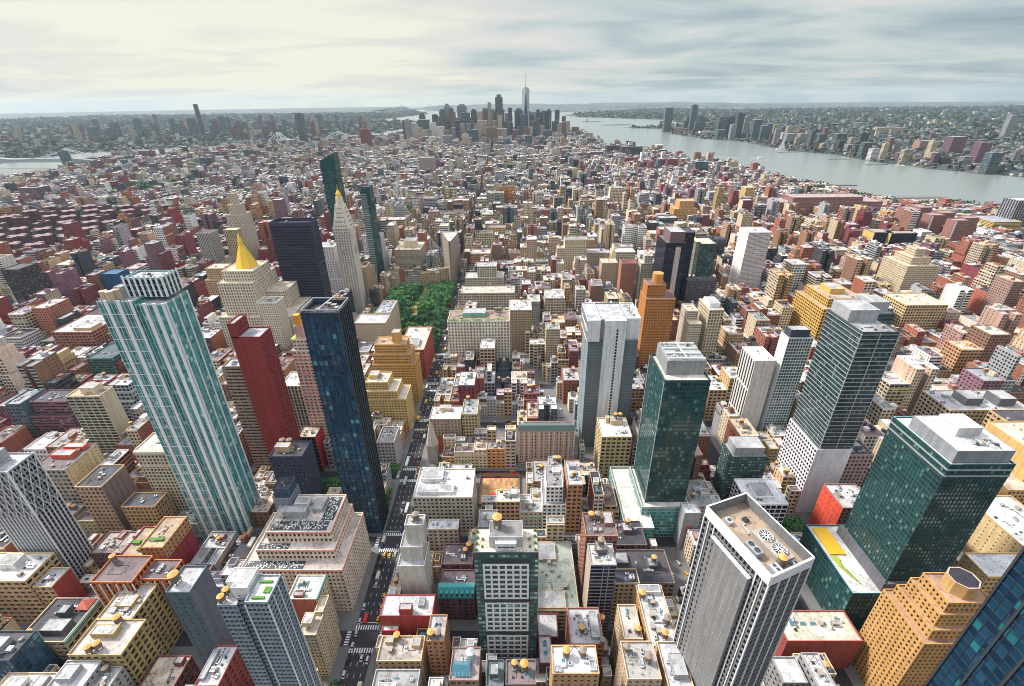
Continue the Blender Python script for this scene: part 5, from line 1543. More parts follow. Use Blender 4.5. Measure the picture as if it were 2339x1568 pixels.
def zone(u, v, r):
    """height, colour word and lot width for a place in the city"""
    if v > 3750:
        return r.uniform(25, 75) if r.random() < .5 else r.uniform(18, 40), pick(r, dict(grey=3, buff=2, cream=2, white=2, brown=1, plum=1, slate=1, pink=1)), r.uniform(26, 45)
    if v > 2700:
        return r.uniform(17, 34) if r.random() < .9 else r.uniform(35, 60), pick(r, dict(brick=1, buff=2, cream=3, white=4, grey=3, plum=2, brown=2, dark=2, slate=1)), r.uniform(20, 38)
    if u > 1080 and v < 2300:
        return r.uniform(10, 19) if r.random() < .9 else r.uniform(19, 30), pick(r, dict(brick=3, plum=3, maroon=2, buff=2, white=2, grey=2, tan=1, dark=1)), r.uniform(16, 34)
    if v > 1500:
        if abs(u + 76) < 420:
            h = r.uniform(20, 46) if r.random() < .85 else r.uniform(45, 70)
            return h, pick(r, dict(cream=4, buff=3, white=3, tan=1, pink=1, grey=2, plum=1, brick=1, dark=2, slate=1)), r.uniform(15, 32)
        h = r.uniform(12, 20) if r.random() < .85 else r.uniform(20, 48)
        return h, pick(r, dict(brick=2, plum=4, maroon=1, pink=1, buff=2, white=4, grey=3, dark=2, cream=2, slate=1)), r.uniform(12, 26)
    if -420 < u < 430:
        if v > 900:
            h = r.uniform(30, 60) if r.random() < .80 else r.uniform(60, 88)
            return h, pick(r, dict(cream=6, buff=4, tan=4, white=2, grey=2, pink=1, brick=2, brown=2, dark=2, orange=1, slate=1)), r.uniform(10, 24) if r.random() < .72 else r.uniform(28, 52)
        h = r.uniform(24, 56) if r.random() < .82 else r.uniform(14, 26)
        return h, pick(r, dict(cream=4, tan=4, buff=4, brick=3, brown=3, white=2, grey=2, orange=2, dark=2, maroon=2, slate=1)), r.uniform(8, 22)
    if u <= -420:
        q = r.random()
        h = r.uniform(14, 24) if q < .52 else r.uniform(24, 48) if q < .88 else r.uniform(48, 82)
        return h, pick(r, dict(brick=3, maroon=4, plum=4, red=2, tan=2, cream=2, white=3, grey=3, dark=3, pink=1, orange=1, slate=1)), r.uniform(11, 26)
    q = r.random()
    h = r.uniform(13, 24) if q < .45 else r.uniform(24, 50) if q < .88 else r.uniform(50, 80)
    return h, pick(r, dict(brick=4, tan=4, buff=3, orange=2, cream=3, white=2, grey=2, plum=2, maroon=2, pink=2, brown=2, dark=1)), r.uniform(11, 28)
LOTS = []      # dict(f, h, word, roof)
rg = random.Random(21)
BLOCKS = []
for i in range(len(AVES) - 1):
    for k in range(-2, 66):
        s0, s1 = 151 + 80 * k + 9, 151 + 80 * (k + 1) - 9
        m = (s0 + s1) / 2
        nw = 1.0 if m < 880 else .62
        u0, u1 = AVES[i][0] + AVES[i][1] / 2 * nw + skew(m), AVES[i + 1][0] - AVES[i + 1][1] / 2 * nw + skew(m)
        if not inside(MANHATTAN, (u0 + u1) / 2, m) or s0 < 60:
            continue
        x, y, d = project([(u0, s1, 0), (u1, s1, 0), (u0, s0, 60), (u1, s0, 60)])
        if x.max() < -160 or x.min() > 1184 or y.min() > 780 or d.max() < 30:
            continue
        BLOCKS.append((u0, s0, u1, s1))
        for row in (0, 1):
            u = u0
            while u < u1 - 6:
                end = u - u0 < 1 or u1 - u < 40
                h, wd, w = zone(u, m, rg)
                if end and -420 < u < 430 and m < 1000:
                    w = max(w, 18)
                w = min(w, u1 - u) if u1 - u - w > 8 else u1 - u
                dep = (s1 - s0) / 2 - (rg.uniform(1, 6) if not end else 0.3)
                f = (u, s0, u + w - .15, s0 + dep) if row == 0 else (u, s1 - dep, u + w - .15, s1)
                c = ((f[0] + f[2]) / 2, (f[1] + f[3]) / 2)
                if inside(MANHATTAN, *c) and not blocked(*f):
                    LOTS.append(dict(f=f, h=h, word=wd, roof=pick(rg, dict(white=4, silver=4, grey=4, black=5, tan=2, brown=3))))
                elif inside(MANHATTAN, *c) and m < 1500:
                    # fit narrower buildings in beside whatever blocks the lot
                    todo = [f]
                    while todo:
                        g = todo.pop()
                        W2, D2 = g[2] - g[0], g[3] - g[1]
                        if not blocked(*g):
                            if W2 > 4.5 and D2 > 4.5:
                                LOTS.append(dict(f=g, h=min(h, rg.uniform(14, 40)), word=rg.choice((wd, 'cream', 'tan', 'buff', 'grey')), roof=pick(rg, dict(white=4, silver=4, grey=3, black=3, tan=2, brown=3))))
                        elif max(W2, D2) > 9.5:
                            if W2 > D2:
                                md = (g[0] + g[2]) / 2
                                todo += [(g[0], g[1], md - .1, g[3]), (md, g[1], g[2], g[3])]
                            else:
                                md = (g[1] + g[3]) / 2
                                todo += [(g[0], g[1], g[2], md - .1), (g[0], md, g[2], g[3])]
                u += w
# keep the landmark buildings in view: lower whatever would stand in front of them
KEEP = []
for short, root, b, top, low in HEROES:
    low = max(low, top * (.35 if top < 120 else .28)) if b[1] > 330 else low
    for z in np.linspace(low, top, 5):
        for u in np.linspace(b[0], b[2], 3):
            KEEP.append((u, b[1], z))
        KEEP.append((b[2] if b[0] < 31 else b[0], b[3], z))
for p in PARKS[:1]:
    for u in np.linspace(p[0] + 20, p[2], 5):
        for v in np.linspace(p[1] + 30, p[3], 5):
            KEEP.append((u, v, 8))
for v in list(range(150, 620, 18)):
    KEEP.append((-70, v, 1))
    KEEP.append((-82, v, 1))
for v in list(range(330, 480, 25)):
    KEEP.append((broadway(v), v, 3))
KEEP = np.array(KEEP)
kx, ky, kd = project(KEEP)
for L in LOTS:
    f = L['f']
    if f[1] > 1100:
        continue
    while L['h'] > 9:
        x, y, d = project([(f[0], f[1], L['h']), (f[2], f[1], L['h']), (f[0], f[3], L['h']), (f[2], f[3], L['h']), (f[0], f[1], 0), (f[2], f[1], 0), (f[0], f[3], 0), (f[2], f[3], 0)])
        hit = (kx > x.min() + .5) & (kx < x.max() - .5) & (ky > y[:4].min()) & (ky < y[4:6].max()) & (KEEP[:, 1] > f[3] - 1)
        if hit.sum() <= (2 if f[1] > 300 else 0):
            break
        L['h'] *= .88
for L in LOTS:
    L['h'] = max(L['h'], 10.5)
# what can be seen: a coarse depth-sorted picture of all boxes
BW, BH = 768, 514
buf = np.full((BH, BW), -1, np.int32)
items = [(h[2], h[3], -2) for h in HEROES] + [(L['f'], L['h'], i) for i, L in enumerate(LOTS)]
items.sort(key=lambda it: -math.hypot((it[0][0] + it[0][2]) / 2 - CAM[0], it[0][1] - CAM[1]))
def hull(p):
    p = sorted(map(tuple, p))
    def half(ps):
        o = []
        for q in ps:
            while len(o) > 1 and (o[-1][0] - o[-2][0]) * (q[1] - o[-2][1]) - (o[-1][1] - o[-2][1]) * (q[0] - o[-2][0]) <= 0:
                o.pop()
            o.append(q)
        return o
    return half(p)[:-1] + half(p[::-1])[:-1]
for f, h, i in items:
    x, y, d = project([(a, b, z) for a in (f[0], f[2]) for b in (f[1], f[3]) for z in (0, h)])
    if d.min() < 5 or x.max() < 0 or x.min() > 1024 or y.max() < 0 or y.min() > 686:
        continue
    x, y = x * .75, y * .75
    x0, x1, y0, y1 = int(max(0, x.min())), int(min(BW - 1, x.max() + 1)), int(max(0, y.min())), int(min(BH - 1, y.max() + 1))
    if x1 <= x0 or y1 <= y0:
        continue
    gx, gy = np.meshgrid(np.arange(x0, x1) + .5, np.arange(y0, y1) + .5)
    m = np.ones(gx.shape, bool)
    hp = hull(zip(x, y))
    for a, b in zip(hp, hp[1:] + hp[:1]):
        m &= (b[0] - a[0]) * (gy - a[1]) - (b[1] - a[1]) * (gx - a[0]) >= 0
    buf[y0:y1, x0:x1][m] = i
cnt = np.bincount(buf[buf >= 0], minlength=len(LOTS))
def kind_of(L):
    h, w = L['h'], L['word']
    if h < 18:
        return 'row_house'
    if h < 27:
        return 'tenement_building'
    if w in ('white', 'grey', 'slate', 'dark'):
        return 'office_building'
    if w in ('brick', 'red', 'maroon', 'plum', 'pink', 'brown'):
        return 'apartment_building'
    return 'loft_building'
CAP = {'row_house': 250, 'tenement_building': 280, 'office_building': 230, 'apartment_building': 260, 'loft_building': 200}
used = {k: 0 for k in CAP}
order = np.argsort(-cnt)
CHOSEN = []
for i in order:
    if cnt[i] < 14:
        break
    k = kind_of(LOTS[i])
    if used[k] < CAP[k]:
        used[k] += 1
        LOTS[i]['kind'] = k
        CHOSEN.append(int(i))
CATS = {'row_house': 'house', 'tenement_building': 'building', 'office_building': 'building', 'apartment_building': 'building', 'loft_building': 'building'}
NAMES = {'row_house': 'row house', 'tenement_building': 'tenement', 'office_building': 'office block', 'apartment_building': 'apartment block', 'loft_building': 'loft'}
TOLABEL = []
def jit(c, r, a=.14):
    k = 1 + r.uniform(-a, a)
    return tuple(min(.85, max(.01, x * k * (1 + r.uniform(-.06, .06)))) for x in c)
def lot_style(L, r):
    k = L['kind'] if 'kind' in L else kind_of(L)
    if k == 'office_building':
        return r.choice([(3.6, 4.2, .62, .6, .4), (8, 4.2, .94, .5, .4), (4.6, 4.5, .74, .6, .5)])
    if k == 'loft_building':
        return r.choice([(4.4, 4.5, .66, .6, .5), (3.4, 4.2, .56, .58, .45), (5.2, 4.6, .76, .6, .5)])
    return r.choice([(3.9, 4.0, .44, .52, .4), (4.4, 4.0, .52, .52, .4), (3.3, 3.8, .46, .5, .4)])
for i in CHOSEN:
    L = LOTS[i]
    r = random.Random(1000 + i)
    f, h = L['f'], L['h']
    col, rc = jit(PAL[L['word']], r), jit(ROOFS[L['roof']], r)
    st = lot_style(L, r)
    dist = math.hypot((f[0] + f[2]) / 2 - CAM[0], f[1] - CAM[1])
    near = dist < 480 and cnt[i] > 60
    wb, rbs, wins = MB(), [], []
    blank_side = r.random() < .6
    W_, D_ = f[2] - f[0], f[3] - f[1]
    form = r.random()
    top = f
    if h > 24 and W_ > 9 and D_ > 14 and form < .34:          # set back near the top
        s_ = r.uniform(1.6, 4.0)
        top = (f[0] + s_ * r.choice((0, 1)), f[1] + s_, f[2] - s_ * r.choice((0, 1)), f[3] - s_ * r.choice((0, 1)))
        k_ = r.uniform(.62, .86)
        tiers = [(f, 0, h * k_), (top, h * k_, h)]
        if r.random() < .4:
            t3 = inset_box(top, r.uniform(1.5, 3))
            tiers = [(f, 0, h * .6), (top, h * .6, h * .82), (t3, h * .82, h)]
            top = t3
    elif h > 16 and W_ > 13 and D_ > 15 and form < .62:       # two wings round a light court
        m0, m1 = f[0] + W_ * r.uniform(.30, .42), f[2] - W_ * r.uniform(.30, .42)
        y_ = f[1] + D_ * r.uniform(.3, .55)
        q = r.uniform(-2, 2)
        tiers = [((f[0], y_, f[2], f[3]), 0, h), ((f[0], f[1], m0, y_ - .02), 0, h + q * .5), ((m1, f[1], f[2], y_ - .02), 0, h + q)]
        top = tiers[0][0]
    else:
        tiers = [(f, 0, h)]
    scol = {sd: (col if sd in 'NS' else jit(PAL[r.choice((L['word'], 'brick', 'brown', 'buff'))] if r.random() < .35 else col, r, .1)) for sd in 'NWSE'}
    cope = r.choice((1.0, 1.3, 1.7))
    for g_, z0_, z1_ in tiers:
        poly = rect(g_)
        for j in range(4):
            a, b = poly[j], poly[(j + 1) % 4]
            sd = 'NWSE'[j]
            c2 = scol[sd]
            if sd in 'EW' and blank_side:
                plain(wb, a, b, z0_, z1_, (*c2, .22 if r.random() < .6 else .0001), 1, (4.8, 4.0))
            elif near and (sd == 'N' or (sd == 'W') == ((f[0] + f[2]) / 2 < CAM[0]) and sd in 'EW'):
                facade(wb, wins, a, b, z0_, z1_, st, c2)
            else:
                plain(wb, a, b, z0_, z1_, (*c2, st[2]), 1, st[:2])
        rb = MB()
        deck(wb, rb, poly, z1_, col, rc, r.uniform(.7, 1.4), .4, 0, cope)
        rbs.append(rb)
    o = (((f[0] + f[2]) / 2), ((f[1] + f[3]) / 2), 0)
    if h > 20 and r.random() < .6:          # string courses
        cb = tuple(min(.8, c_ * r.choice((.6, 1.25, 1.5))) for c_ in col)
        for z_ in (4.6, r.uniform(.7, .9) * tiers[0][2]):
            g_ = tiers[0][0] if len(tiers) != 3 or tiers[0][0] == f else tiers[1][0]
            wb.boxes([[g_[0] + .02, g_[1] - .35, z_, g_[2] - .02, g_[1] - .001, z_ + .6]], 0, cb, bottom=True)
    if h > 24 and len(tiers) < 3 and tiers[0][0] == f and len(tiers) == 1 and r.random() < .5:      # cornice on the street front
        y = f[1]
        wb.boxes([[f[0] + .01, y - .8, h - .9, f[2] - .01, y - .001, h + .25]], 0, jit(PAL[r.choice(('cream', 'buff', 'slate', L['word']))], r), bottom=True)
    root = wb.build(L['kind'], ['masonry', 'windowed_masonry'], None, o)
    tag(root, 'building', CATS[L['kind']], NAMES[L['kind']] + 's of the city blocks')
    for rb in rbs:
        rb.build('roof', ['roofing'], root)
    if wins:
        set_windows(root, wins, 12)
    f = top
    W_, D_ = f[2] - f[0], f[3] - f[1]
    if W_ > 6 and D_ > 8:
        bw, bd = min(W_ * .5, r.uniform(3, 7)), min(D_ * .5, r.uniform(3.5, 8))
        bx, by = r.uniform(f[0] + .8, f[2] - bw - .8), r.uniform(f[1] + D_ * .3, f[3] - bd - .6)
        bulkhead(root, bx, by, bx + bw, by + bd, h, r.uniform(2.6, 4.5), jit(PAL[r.choice((L['word'], 'buff', 'grey', 'brick', 'white'))], r), jit(ROOFS[r.choice(('silver', 'grey', 'black'))], r))
    tk = 0
    if h > 19 and W_ > 8 and D_ > 8 and r.random() < (.5 if dist < 700 else .35):
        tk = 1 if r.random() < .7 or W_ < 12 else 2
        x, y = r.uniform(f[0] + 3, f[2] - 3), r.uniform(f[1] + 3.5, f[3] - 3.5)
        s = r.uniform(.7, 1.05)
        tank(root, x, y, h + r.choice((0, 0, 2.8)), s)
        if tk == 2:
            tank(root, min(f[2] - 2.5, x + 5), y, h, s)
    nun = int(min(10, W_ * D_ / 55)) + 1 if dist < 520 else 3 if dist < 900 else 1
    clutter(root, inset_box(f, .6), h, nun, r)
    L['tk'] = tk
    TOLABEL.append((root, L, (o[0], o[1], h)))
# everything farther off or hidden: one mass
mb = MB()
rows, rcol = [], []
chosen = set(CHOSEN)
sides = [[], [], [], []]
cols, roofs, rects_, hs = [], [], [], []
for i, L in enumerate(LOTS):
    if i in chosen:
        continue
    r = random.Random(1000 + i)
    f, h = L['f'], L['h']
    col, rc = jit(tuple(x * .82 for x in PAL[L['word']]), r, .2), jit(ROOFS[L['roof']], r, .2)
    st = lot_style(L, r)
    if h > 20 and r.random() < .45 and f[2] - f[0] > 9:
        k_ = r.uniform(.6, .85)
        p_ = rect(f)
        for j in range(4):
            plain(mb, p_[j], p_[(j + 1) % 4], 0, h * k_, (*col, st[2]), 0, st[:2])
        mb.poly_top(p_, h * k_, 1, rc)
        f = (f[0] + r.uniform(.5, 4), f[1] + r.uniform(.5, 4), f[2] - r.uniform(.5, 4), f[3] - r.uniform(.5, 4))
    poly = rect(f)
    for j in range(4):
        plain(mb, poly[j], poly[(j + 1) % 4], 0, h, (*col, st[2] if j % 2 == 0 or i % 3 == 0 else .12), 0, st[:2])
    mb.poly_top(poly, h, 1, rc)
    w, d = f[2] - f[0], f[3] - f[1]
    for _ in range(3 if f[1] < 2200 else 2):
        bx, by = r.uniform(f[0], f[2] - w * .3), r.uniform(f[1], f[3] - d * .3)
        mb.boxes([[bx, by, h, bx + w * r.uniform(.12, .3), by + d * r.uniform(.12, .3), h + r.uniform(1.5, 5)]], 1, jit(PAL[r.choice(('white', 'buff', 'dark', 'dark', 'brick', 'grey', L['word']))], r))
tag(mb.build('city_blocks', ['windowed_masonry', 'roofing']), 'mass of small far off city buildings packed along the streets', None, None, 'stuff')
# pavements of the blocks, a kerb above the asphalt
mb = MB()
for (u0, v0, u1, v1) in BLOCKS:
    if v0 < 1600:
        mb.boxes([[u0 - 7, v0 - 3.6, 0, u1 + 7, v1 + 3.6, .14]], 0)
tag(mb.build('pavement', ['pavement']), kind='structure')
print('lots', len(LOTS), 'chosen', len(CHOSEN), used, 'blocks', len(BLOCKS))

# ------------------------------------------------------------------ brick housing slabs on the left
def simple(kind, f, h, col, label, cat, group, st=(3, 3, .42, .5), roof=(.36, .30, .29), hut=True, base=0, wall=None):
    """a distant building: wall, roof and roof hut"""
    wb, rb = MB(), MB()
    poly = as_poly(f)
    b = (min(p[0] for p in poly), min(p[1] for p in poly), max(p[0] for p in poly), max(p[1] for p in poly))
    for j in range(len(poly)):
        plain(wb, poly[j], poly[(j + 1) % len(poly)], base, h, (*col, st[2]), 0, st[:2])
    o = ((b[0] + b[2]) / 2, (b[1] + b[3]) / 2, base)
    root = wb.build(kind, [wall or 'windowed_masonry'], None, o)
    rb.poly_top(poly, h, 0, roof)
    if hut:
        w, d = b[2] - b[0], b[3] - b[1]
        rb.boxes([[b[0] + w * .3, b[1] + d * .3, h, b[2] - w * .3, b[3] - d * .3, h + 4]], 0, tuple(c * .9 for c in col))
    rb.build('roof', ['roofing'], root)
    tag(root, label, cat, group)
    return root
rs = random.Random(8)
for gu in range(7):
    for gv in range(9):
        u, v = -1490 + gu * 62 + rs.uniform(-6, 6) + skew(1100), 880 + gv * 76 + rs.uniform(-6, 6)
        x, y, d = project([(u, v, 38)])
        if x[0] < -40 or rs.random() < .06:
            continue
        c = jit((.135, .055, .075), rs, .14)
        ln = rs.random() < .5
        a, b2 = (44, 15) if ln else (15, 44)
        P = [(u, v), (u + a, v), (u + a, v + b2), (u, v + b2)] if rs.random() < .3 else \
            [(u, v + 14), (u + 14, v + 14), (u + 14, v), (u + 29, v), (u + 29, v + 14), (u + 43, v + 14), (u + 43, v + 29), (u + 29, v + 29), (u + 29, v + 43), (u + 14, v + 43), (u + 14, v + 29), (u, v + 29)]
        o = simple('brick_slab', P, 38, c, 'building', 'building', 'maroon slabs of the housing estate', (4, 4, .36), (.24, .15, .165), len(P) == 4)
        TOLABEL.append((o, dict(kind='brick_slab', word='maroon', roof='pinkish'), (u + 20, v + 20, 38)))

# ------------------------------------------------------------------ skyline towers far downtown and across the rivers
def from_picture(x0, x1, ytop, v):
    """world span and height of a tower whose front stands at depth v (picture measured on 1024 x 686)"""
    def ray(px, py):
        d = np.array([(px - 512) / (1024 * FOC), -(py - 343) / (1024 * FOC), -1.0])
        return np.array(cam.matrix_world.to_3x3()) @ d
    out = []
    for px in (x0, x1):
        r = ray(px, ytop)
        t = (v - CAM[1]) / r[1]
        out.append((CAM[0] + r[0] * t, CAM[2] + r[2] * t))
    return out[0][0], out[1][0], (out[0][1] + out[1][1]) / 2
K = 1024 / 2339
DT = [  # x0 x1 ytop in zoomed picture units, depth, colour, width of windows
    (1335, 1352, 550, 4060, 'dark', .7), (1353, 1402, 552, 4060, 'grey', .5), (1405, 1470, 585, 4100, 'white', .5), (1475, 1575, 545, 4250, 'slate', .6), (1488, 1540, 500, 4500, 'slate', .7), (1580, 1640, 572, 4150, 'white', .4), (1605, 1655, 498, 4500, 'dark', .7), (1672, 1730, 465, 4700, 'slate', .7),
    (1715, 1768, 418, 4800, 'grey', .5), (1768, 1802, 450, 4780, 'slate', .6), (1640, 1715, 610, 4060, 'white', .5), (1805, 1875, 532, 4350, 'slate', .9), (1835, 1920, 420, 4900, 'grey', .7), (1875, 1950, 480, 4700, 'slate', .6), (1960, 2015, 462, 4850, 'dark', .9), (2020, 2066, 470, 4500, 'cream', .5), (2070, 2115, 442, 4900, 'dark', .8),
    (2115, 2145, 390, 4500, 'buff', .5), (2140, 2180, 452, 4650, 'grey', .6), (2184, 2252, 340, 4450, 'slate', .9), (2250, 2270, 455, 4400, 'slate', .8), (2275, 2300, 485, 4600, 'grey', .6), (2303, 2338, 435, 4700, 'dark', .8), (2020, 2110, 552, 4200, 'buff', .4), (2105, 2200, 622, 3900, 'brown', .4), (2200, 2290, 630, 4000, 'buff', .5),
    (1575, 1640, 700, 3800, 'white', .4), (1700, 1790, 690, 3850, 'grey', .5), (1880, 1940, 680, 3850, 'cream', .4), (1925, 1990, 640, 4000, 'slate', .5), (1310, 1345, 690, 3900, 'cream', .4), (1265, 1310, 680, 3950, 'plum', .4), (1500, 1560, 640, 4000, 'buff', .4), (1780, 1830, 620, 4100, 'grey', .5), (1850, 1880, 590, 4300, 'slate', .6), (1990, 2030, 590, 4300, 'slate', .6),
    (945, 1030, 640, 3700, 'maroon', .3), (350, 412, 487, 3889, 'slate', .95)]
DT3 = [(22, 100, 460, 4450, 'slate', .95), (140, 190, 500, 4650, 'slate', .8), (222, 256, 455, 4700, 'slate', .95), (256, 316, 478, 4700, 'slate', .95), (312, 362, 462, 4600, 'slate', .9), (366, 430, 560, 4500, 'slate', .8), (432, 466, 582, 4500, 'plum', .5), (460, 532, 560, 4650, 'buff', .4), (548, 612, 610, 4700, 'brown', .4),
       (80, 190, 615, 4300, 'white', .4), (222, 300, 605, 4250, 'buff', .4), (286, 366, 642, 4000, 'slate', .8), (205, 292, 785, 3300, 'plum', .4), (0, 60, 640, 4000, 'plum', .4), (118, 180, 690, 3700, 'slate', .6), (460, 500, 820, 3000, 'cream', .2), (360, 440, 815, 3050, 'cream', .3), (480, 610, 855, 2950, 'grey', .7), (605, 720, 850, 2900, 'brown', .5), (720, 835, 840, 2950, 'plum', .5),
       (870, 990, 780, 3100, 'dark', .8), (1005, 1195, 790, 3000, 'dark', .9), (950, 1045, 860, 2750, 'white', .6), (1035, 1150, 890, 2700, 'red', .4), (1165, 1300, 925, 2500, 'red', .4), (1350, 1515, 905, 2550, 'red', .3), (1680, 1800, 930, 2350, 'slate', .6), (1880, 1930, 930, 2300, 'grey', .5)]
ALL = [(584.7 + .25 * a, 584.7 + .25 * b, 137 + .25 * y, v, w, ww, 'downtown') for a, b, y, v, w, ww in DT] + [(1169.5 + .25 * a, 1169.5 + .25 * b, 137 + .25 * y, v, w, ww, 'downtown') for a, b, y, v, w, ww in DT3]
JC3 = [(1410, 1478, 435, 5420, 'slate', .9), (1600, 1645, 525, 5600, 'dark', .9), (1652, 1705, 410, 5300, 'slate', .6), (1680, 1720, 560, 5200, 'slate', .9), (1712, 1775, 515, 5250, 'slate', .6), (1900, 1980, 522, 4700, 'slate', .9), (1985, 2050, 522, 4700, 'dark', .8), (2010, 2060, 590, 4300, 'grey', .5), (2072, 2135, 485, 4500, 'dark', .8), (2135, 2185, 522, 4600, 'grey', .5), (2222, 2300, 545, 4350, 'slate', .5), (2290, 2338, 600, 4200, 'slate', .8), (1490, 1560, 620, 5400, 'buff', .4), (1570, 1650, 628, 5350, 'pink', .4), (1720, 1860, 652, 4900, 'white', .4), (1885, 1960, 640, 4450, 'slate', .7)]
JC4 = [(5, 52, 400, 4200, 'slate', .5), (60, 112, 405, 4300, 'buff', .4), (135, 180, 482, 4000, 'white', .5), (135, 205, 425, 4500, 'slate', .8), (182, 258, 490, 3900, 'grey', .5), (264, 300, 522, 3800, 'buff', .4), (300, 372, 490, 3850, 'grey', .5), (375, 418, 520, 3750, 'slate', .5), (395, 460, 560, 3600, 'pink', .4), (480, 540, 495, 3600, 'slate', .6), (500, 570, 580, 3450, 'buff', .5), (575, 645, 545, 3400, 'slate', .8), (640, 728, 490, 3300, 'slate', .9), (735, 802, 590, 3200, 'grey', .5), (805, 850, 565, 3150, 'slate', .7), (862, 932, 482, 3150, 'dark', .7), (885, 962, 570, 2950, 'slate', .8), (960, 1030, 630, 2800, 'white', .6), (1000, 1250, 435, 4700, 'buff', .4), (1400, 1545, 555, 3300, 'pink', .1), (1700, 1830, 520, 3100, 'plum', .4), (1960, 2060, 570, 2600, 'plum', .4), (2060, 2160, 665, 2250, 'slate', .6), (2230, 2290, 330, 4300, 'grey', .5)]
ALL += [(1169.5 + .25 * a, 1169.5 + .25 * b, 137 + .25 * y, v, w, ww, 'west shore') for a, b, y, v, w, ww in JC3] + [(1754.3 + .25 * a, 1754.3 + .25 * b, 182.7 + .25 * y, v, w, ww, 'west shore') for a, b, y, v, w, ww in JC4]
BK1 = [(1205, 1255, 360, 5600, 'slate', .6), (1535, 1572, 358, 5700, 'slate', .6), (1597, 1640, 398, 5500, 'slate', .6), (1695, 1760, 355, 5600, 'slate', .7), (1760, 1790, 222, 5486, 'dark', .6), (1830, 1870, 318, 6200, 'grey', .5), (1920, 1962, 362, 5900, 'slate', .5), (1985, 2030, 335, 5900, 'slate', .7), (2060, 2085, 345, 6100, 'slate', .5), (2140, 2190, 410, 5700, 'dark', .5), (2200, 2240, 380, 6000, 'slate', .5), (780, 850, 430, 5000, 'slate', .4), (960, 1000, 440, 5200, 'slate', .5), (1010, 1100, 660, 3500, 'plum', .3), (1110, 1200, 650, 3400, 'plum', .4), (1255, 1340, 645, 3600, 'maroon', .4), (1240, 1330, 730, 3250, 'buff', .4), (1340, 1400, 740, 3250, 'buff', .4), (1400, 1500, 710, 3300, 'buff', .4), (1500, 1560, 740, 3150, 'plum', .4), (1940, 2010, 610, 3900, 'plum', .4), (2040, 2110, 605, 3900, 'plum', .4), (2110, 2180, 640, 3800, 'slate', .4), (940, 1030, 930, 2050, 'red', .3), (160, 330, 985, 1750, 'plum', .4), (520, 580, 650, 2760, 'slate', .1)]
ALL += [(.25 * a, .25 * b, 182.7 + .25 * y, v, w, ww, 'east') for a, b, y, v, w, ww in BK1]
G = {'downtown': 'towers of the downtown skyline', 'west shore': 'towers on the far shore of the wide river', 'east': 'towers toward the eastern river'}
for a, b, y, v, w, ww, g in ALL:
    u0, u1, h = from_picture(a * K, b * K, y * K, v)
    c = tuple(x * .75 for x in PAL[w])
    d = min(60, max(18, (u1 - u0) * .8))
    k = 'skyscraper' if h > 150 else 'tower_block'
    hut = rs.random() < .6
    o = simple(k, (u0, v, u1, v + d), h, c, 'building', 'tower', G[g], (max(4, (u1 - u0) / 9), 7, ww), (.3, .3, .32), hut)
    if h > 130 and rs.random() < .5:
        mb = MB()
        w2 = u1 - u0
        mb.boxes([[u0 + w2 * .2, v + d * .2, h, u1 - w2 * .2, v + d * .8, h + h * .06]], 0, c)
        mb.build('crown', ['masonry'], o)
    TOLABEL.append((o, dict(kind=k, word=w, roof='flat'), ((u0 + u1) / 2, v, h)))
rf = random.Random(31)
FILL = []
for _ in range(75):
    FILL.append((rf.uniform(-760, 560), rf.uniform(3850, 5250), rf.choice((55, 75, 95, 120, 150, 170)), 'downtown'))
for _ in range(60):
    FILL.append((rf.uniform(-620, 420), rf.uniform(4250, 5150), rf.choice((130, 150, 170, 190, 215, 235)), 'downtown'))
for _ in range(46):
    v = rf.uniform(2500, 5600)
    FILL.append((np.interp(v, [2460, 2700, 3160, 3374, 4091, 4498, 5600], [2098, 2024, 2034, 1869, 1884, 1690, 1700]) + rf.uniform(40, 700), v, rf.choice((35, 45, 60, 80, 100)), 'west shore'))
for _ in range(90):
    FILL.append((rf.uniform(-5600, -1700), rf.uniform(4700, 7200), rf.choice((45, 60, 75, 90, 120, 150, 170)), 'east'))
for _ in range(44):
    FILL.append((rf.uniform(-2380, -1650), rf.uniform(2500, 3700), rf.choice((45, 52, 60, 65)), 'east'))
for u0, v, h, g in FILL:
    w = rf.choice(('slate', 'grey', 'plum', 'buff', 'brown', 'slate', 'cream', 'dark')) if g != 'east' else rf.choice(('plum', 'maroon', 'plum', 'slate', 'buff'))
    px, py, _ = project([(u0, v, h)])
    if not -20 < px[0] < 1044 or (g == 'east' and not inside(MANHATTAN if v < 4000 else BROOKLYN, u0, v)):
        continue
    W2, D2 = rf.uniform(22, 48), rf.uniform(20, 40)
    o = simple('tower_block', (u0, v, u0 + W2, v + D2), h * rf.uniform(.85, 1.15), tuple(x * .72 for x in PAL[w]), 'building', 'tower', G[g], (5, 6, rf.choice((.4, .5, .7))), (.3, .3, .32), rf.random() < .7)
    TOLABEL.append((o, dict(kind='tower_block', word=w, roof='flat'), (u0 + W2 / 2, v, h)))
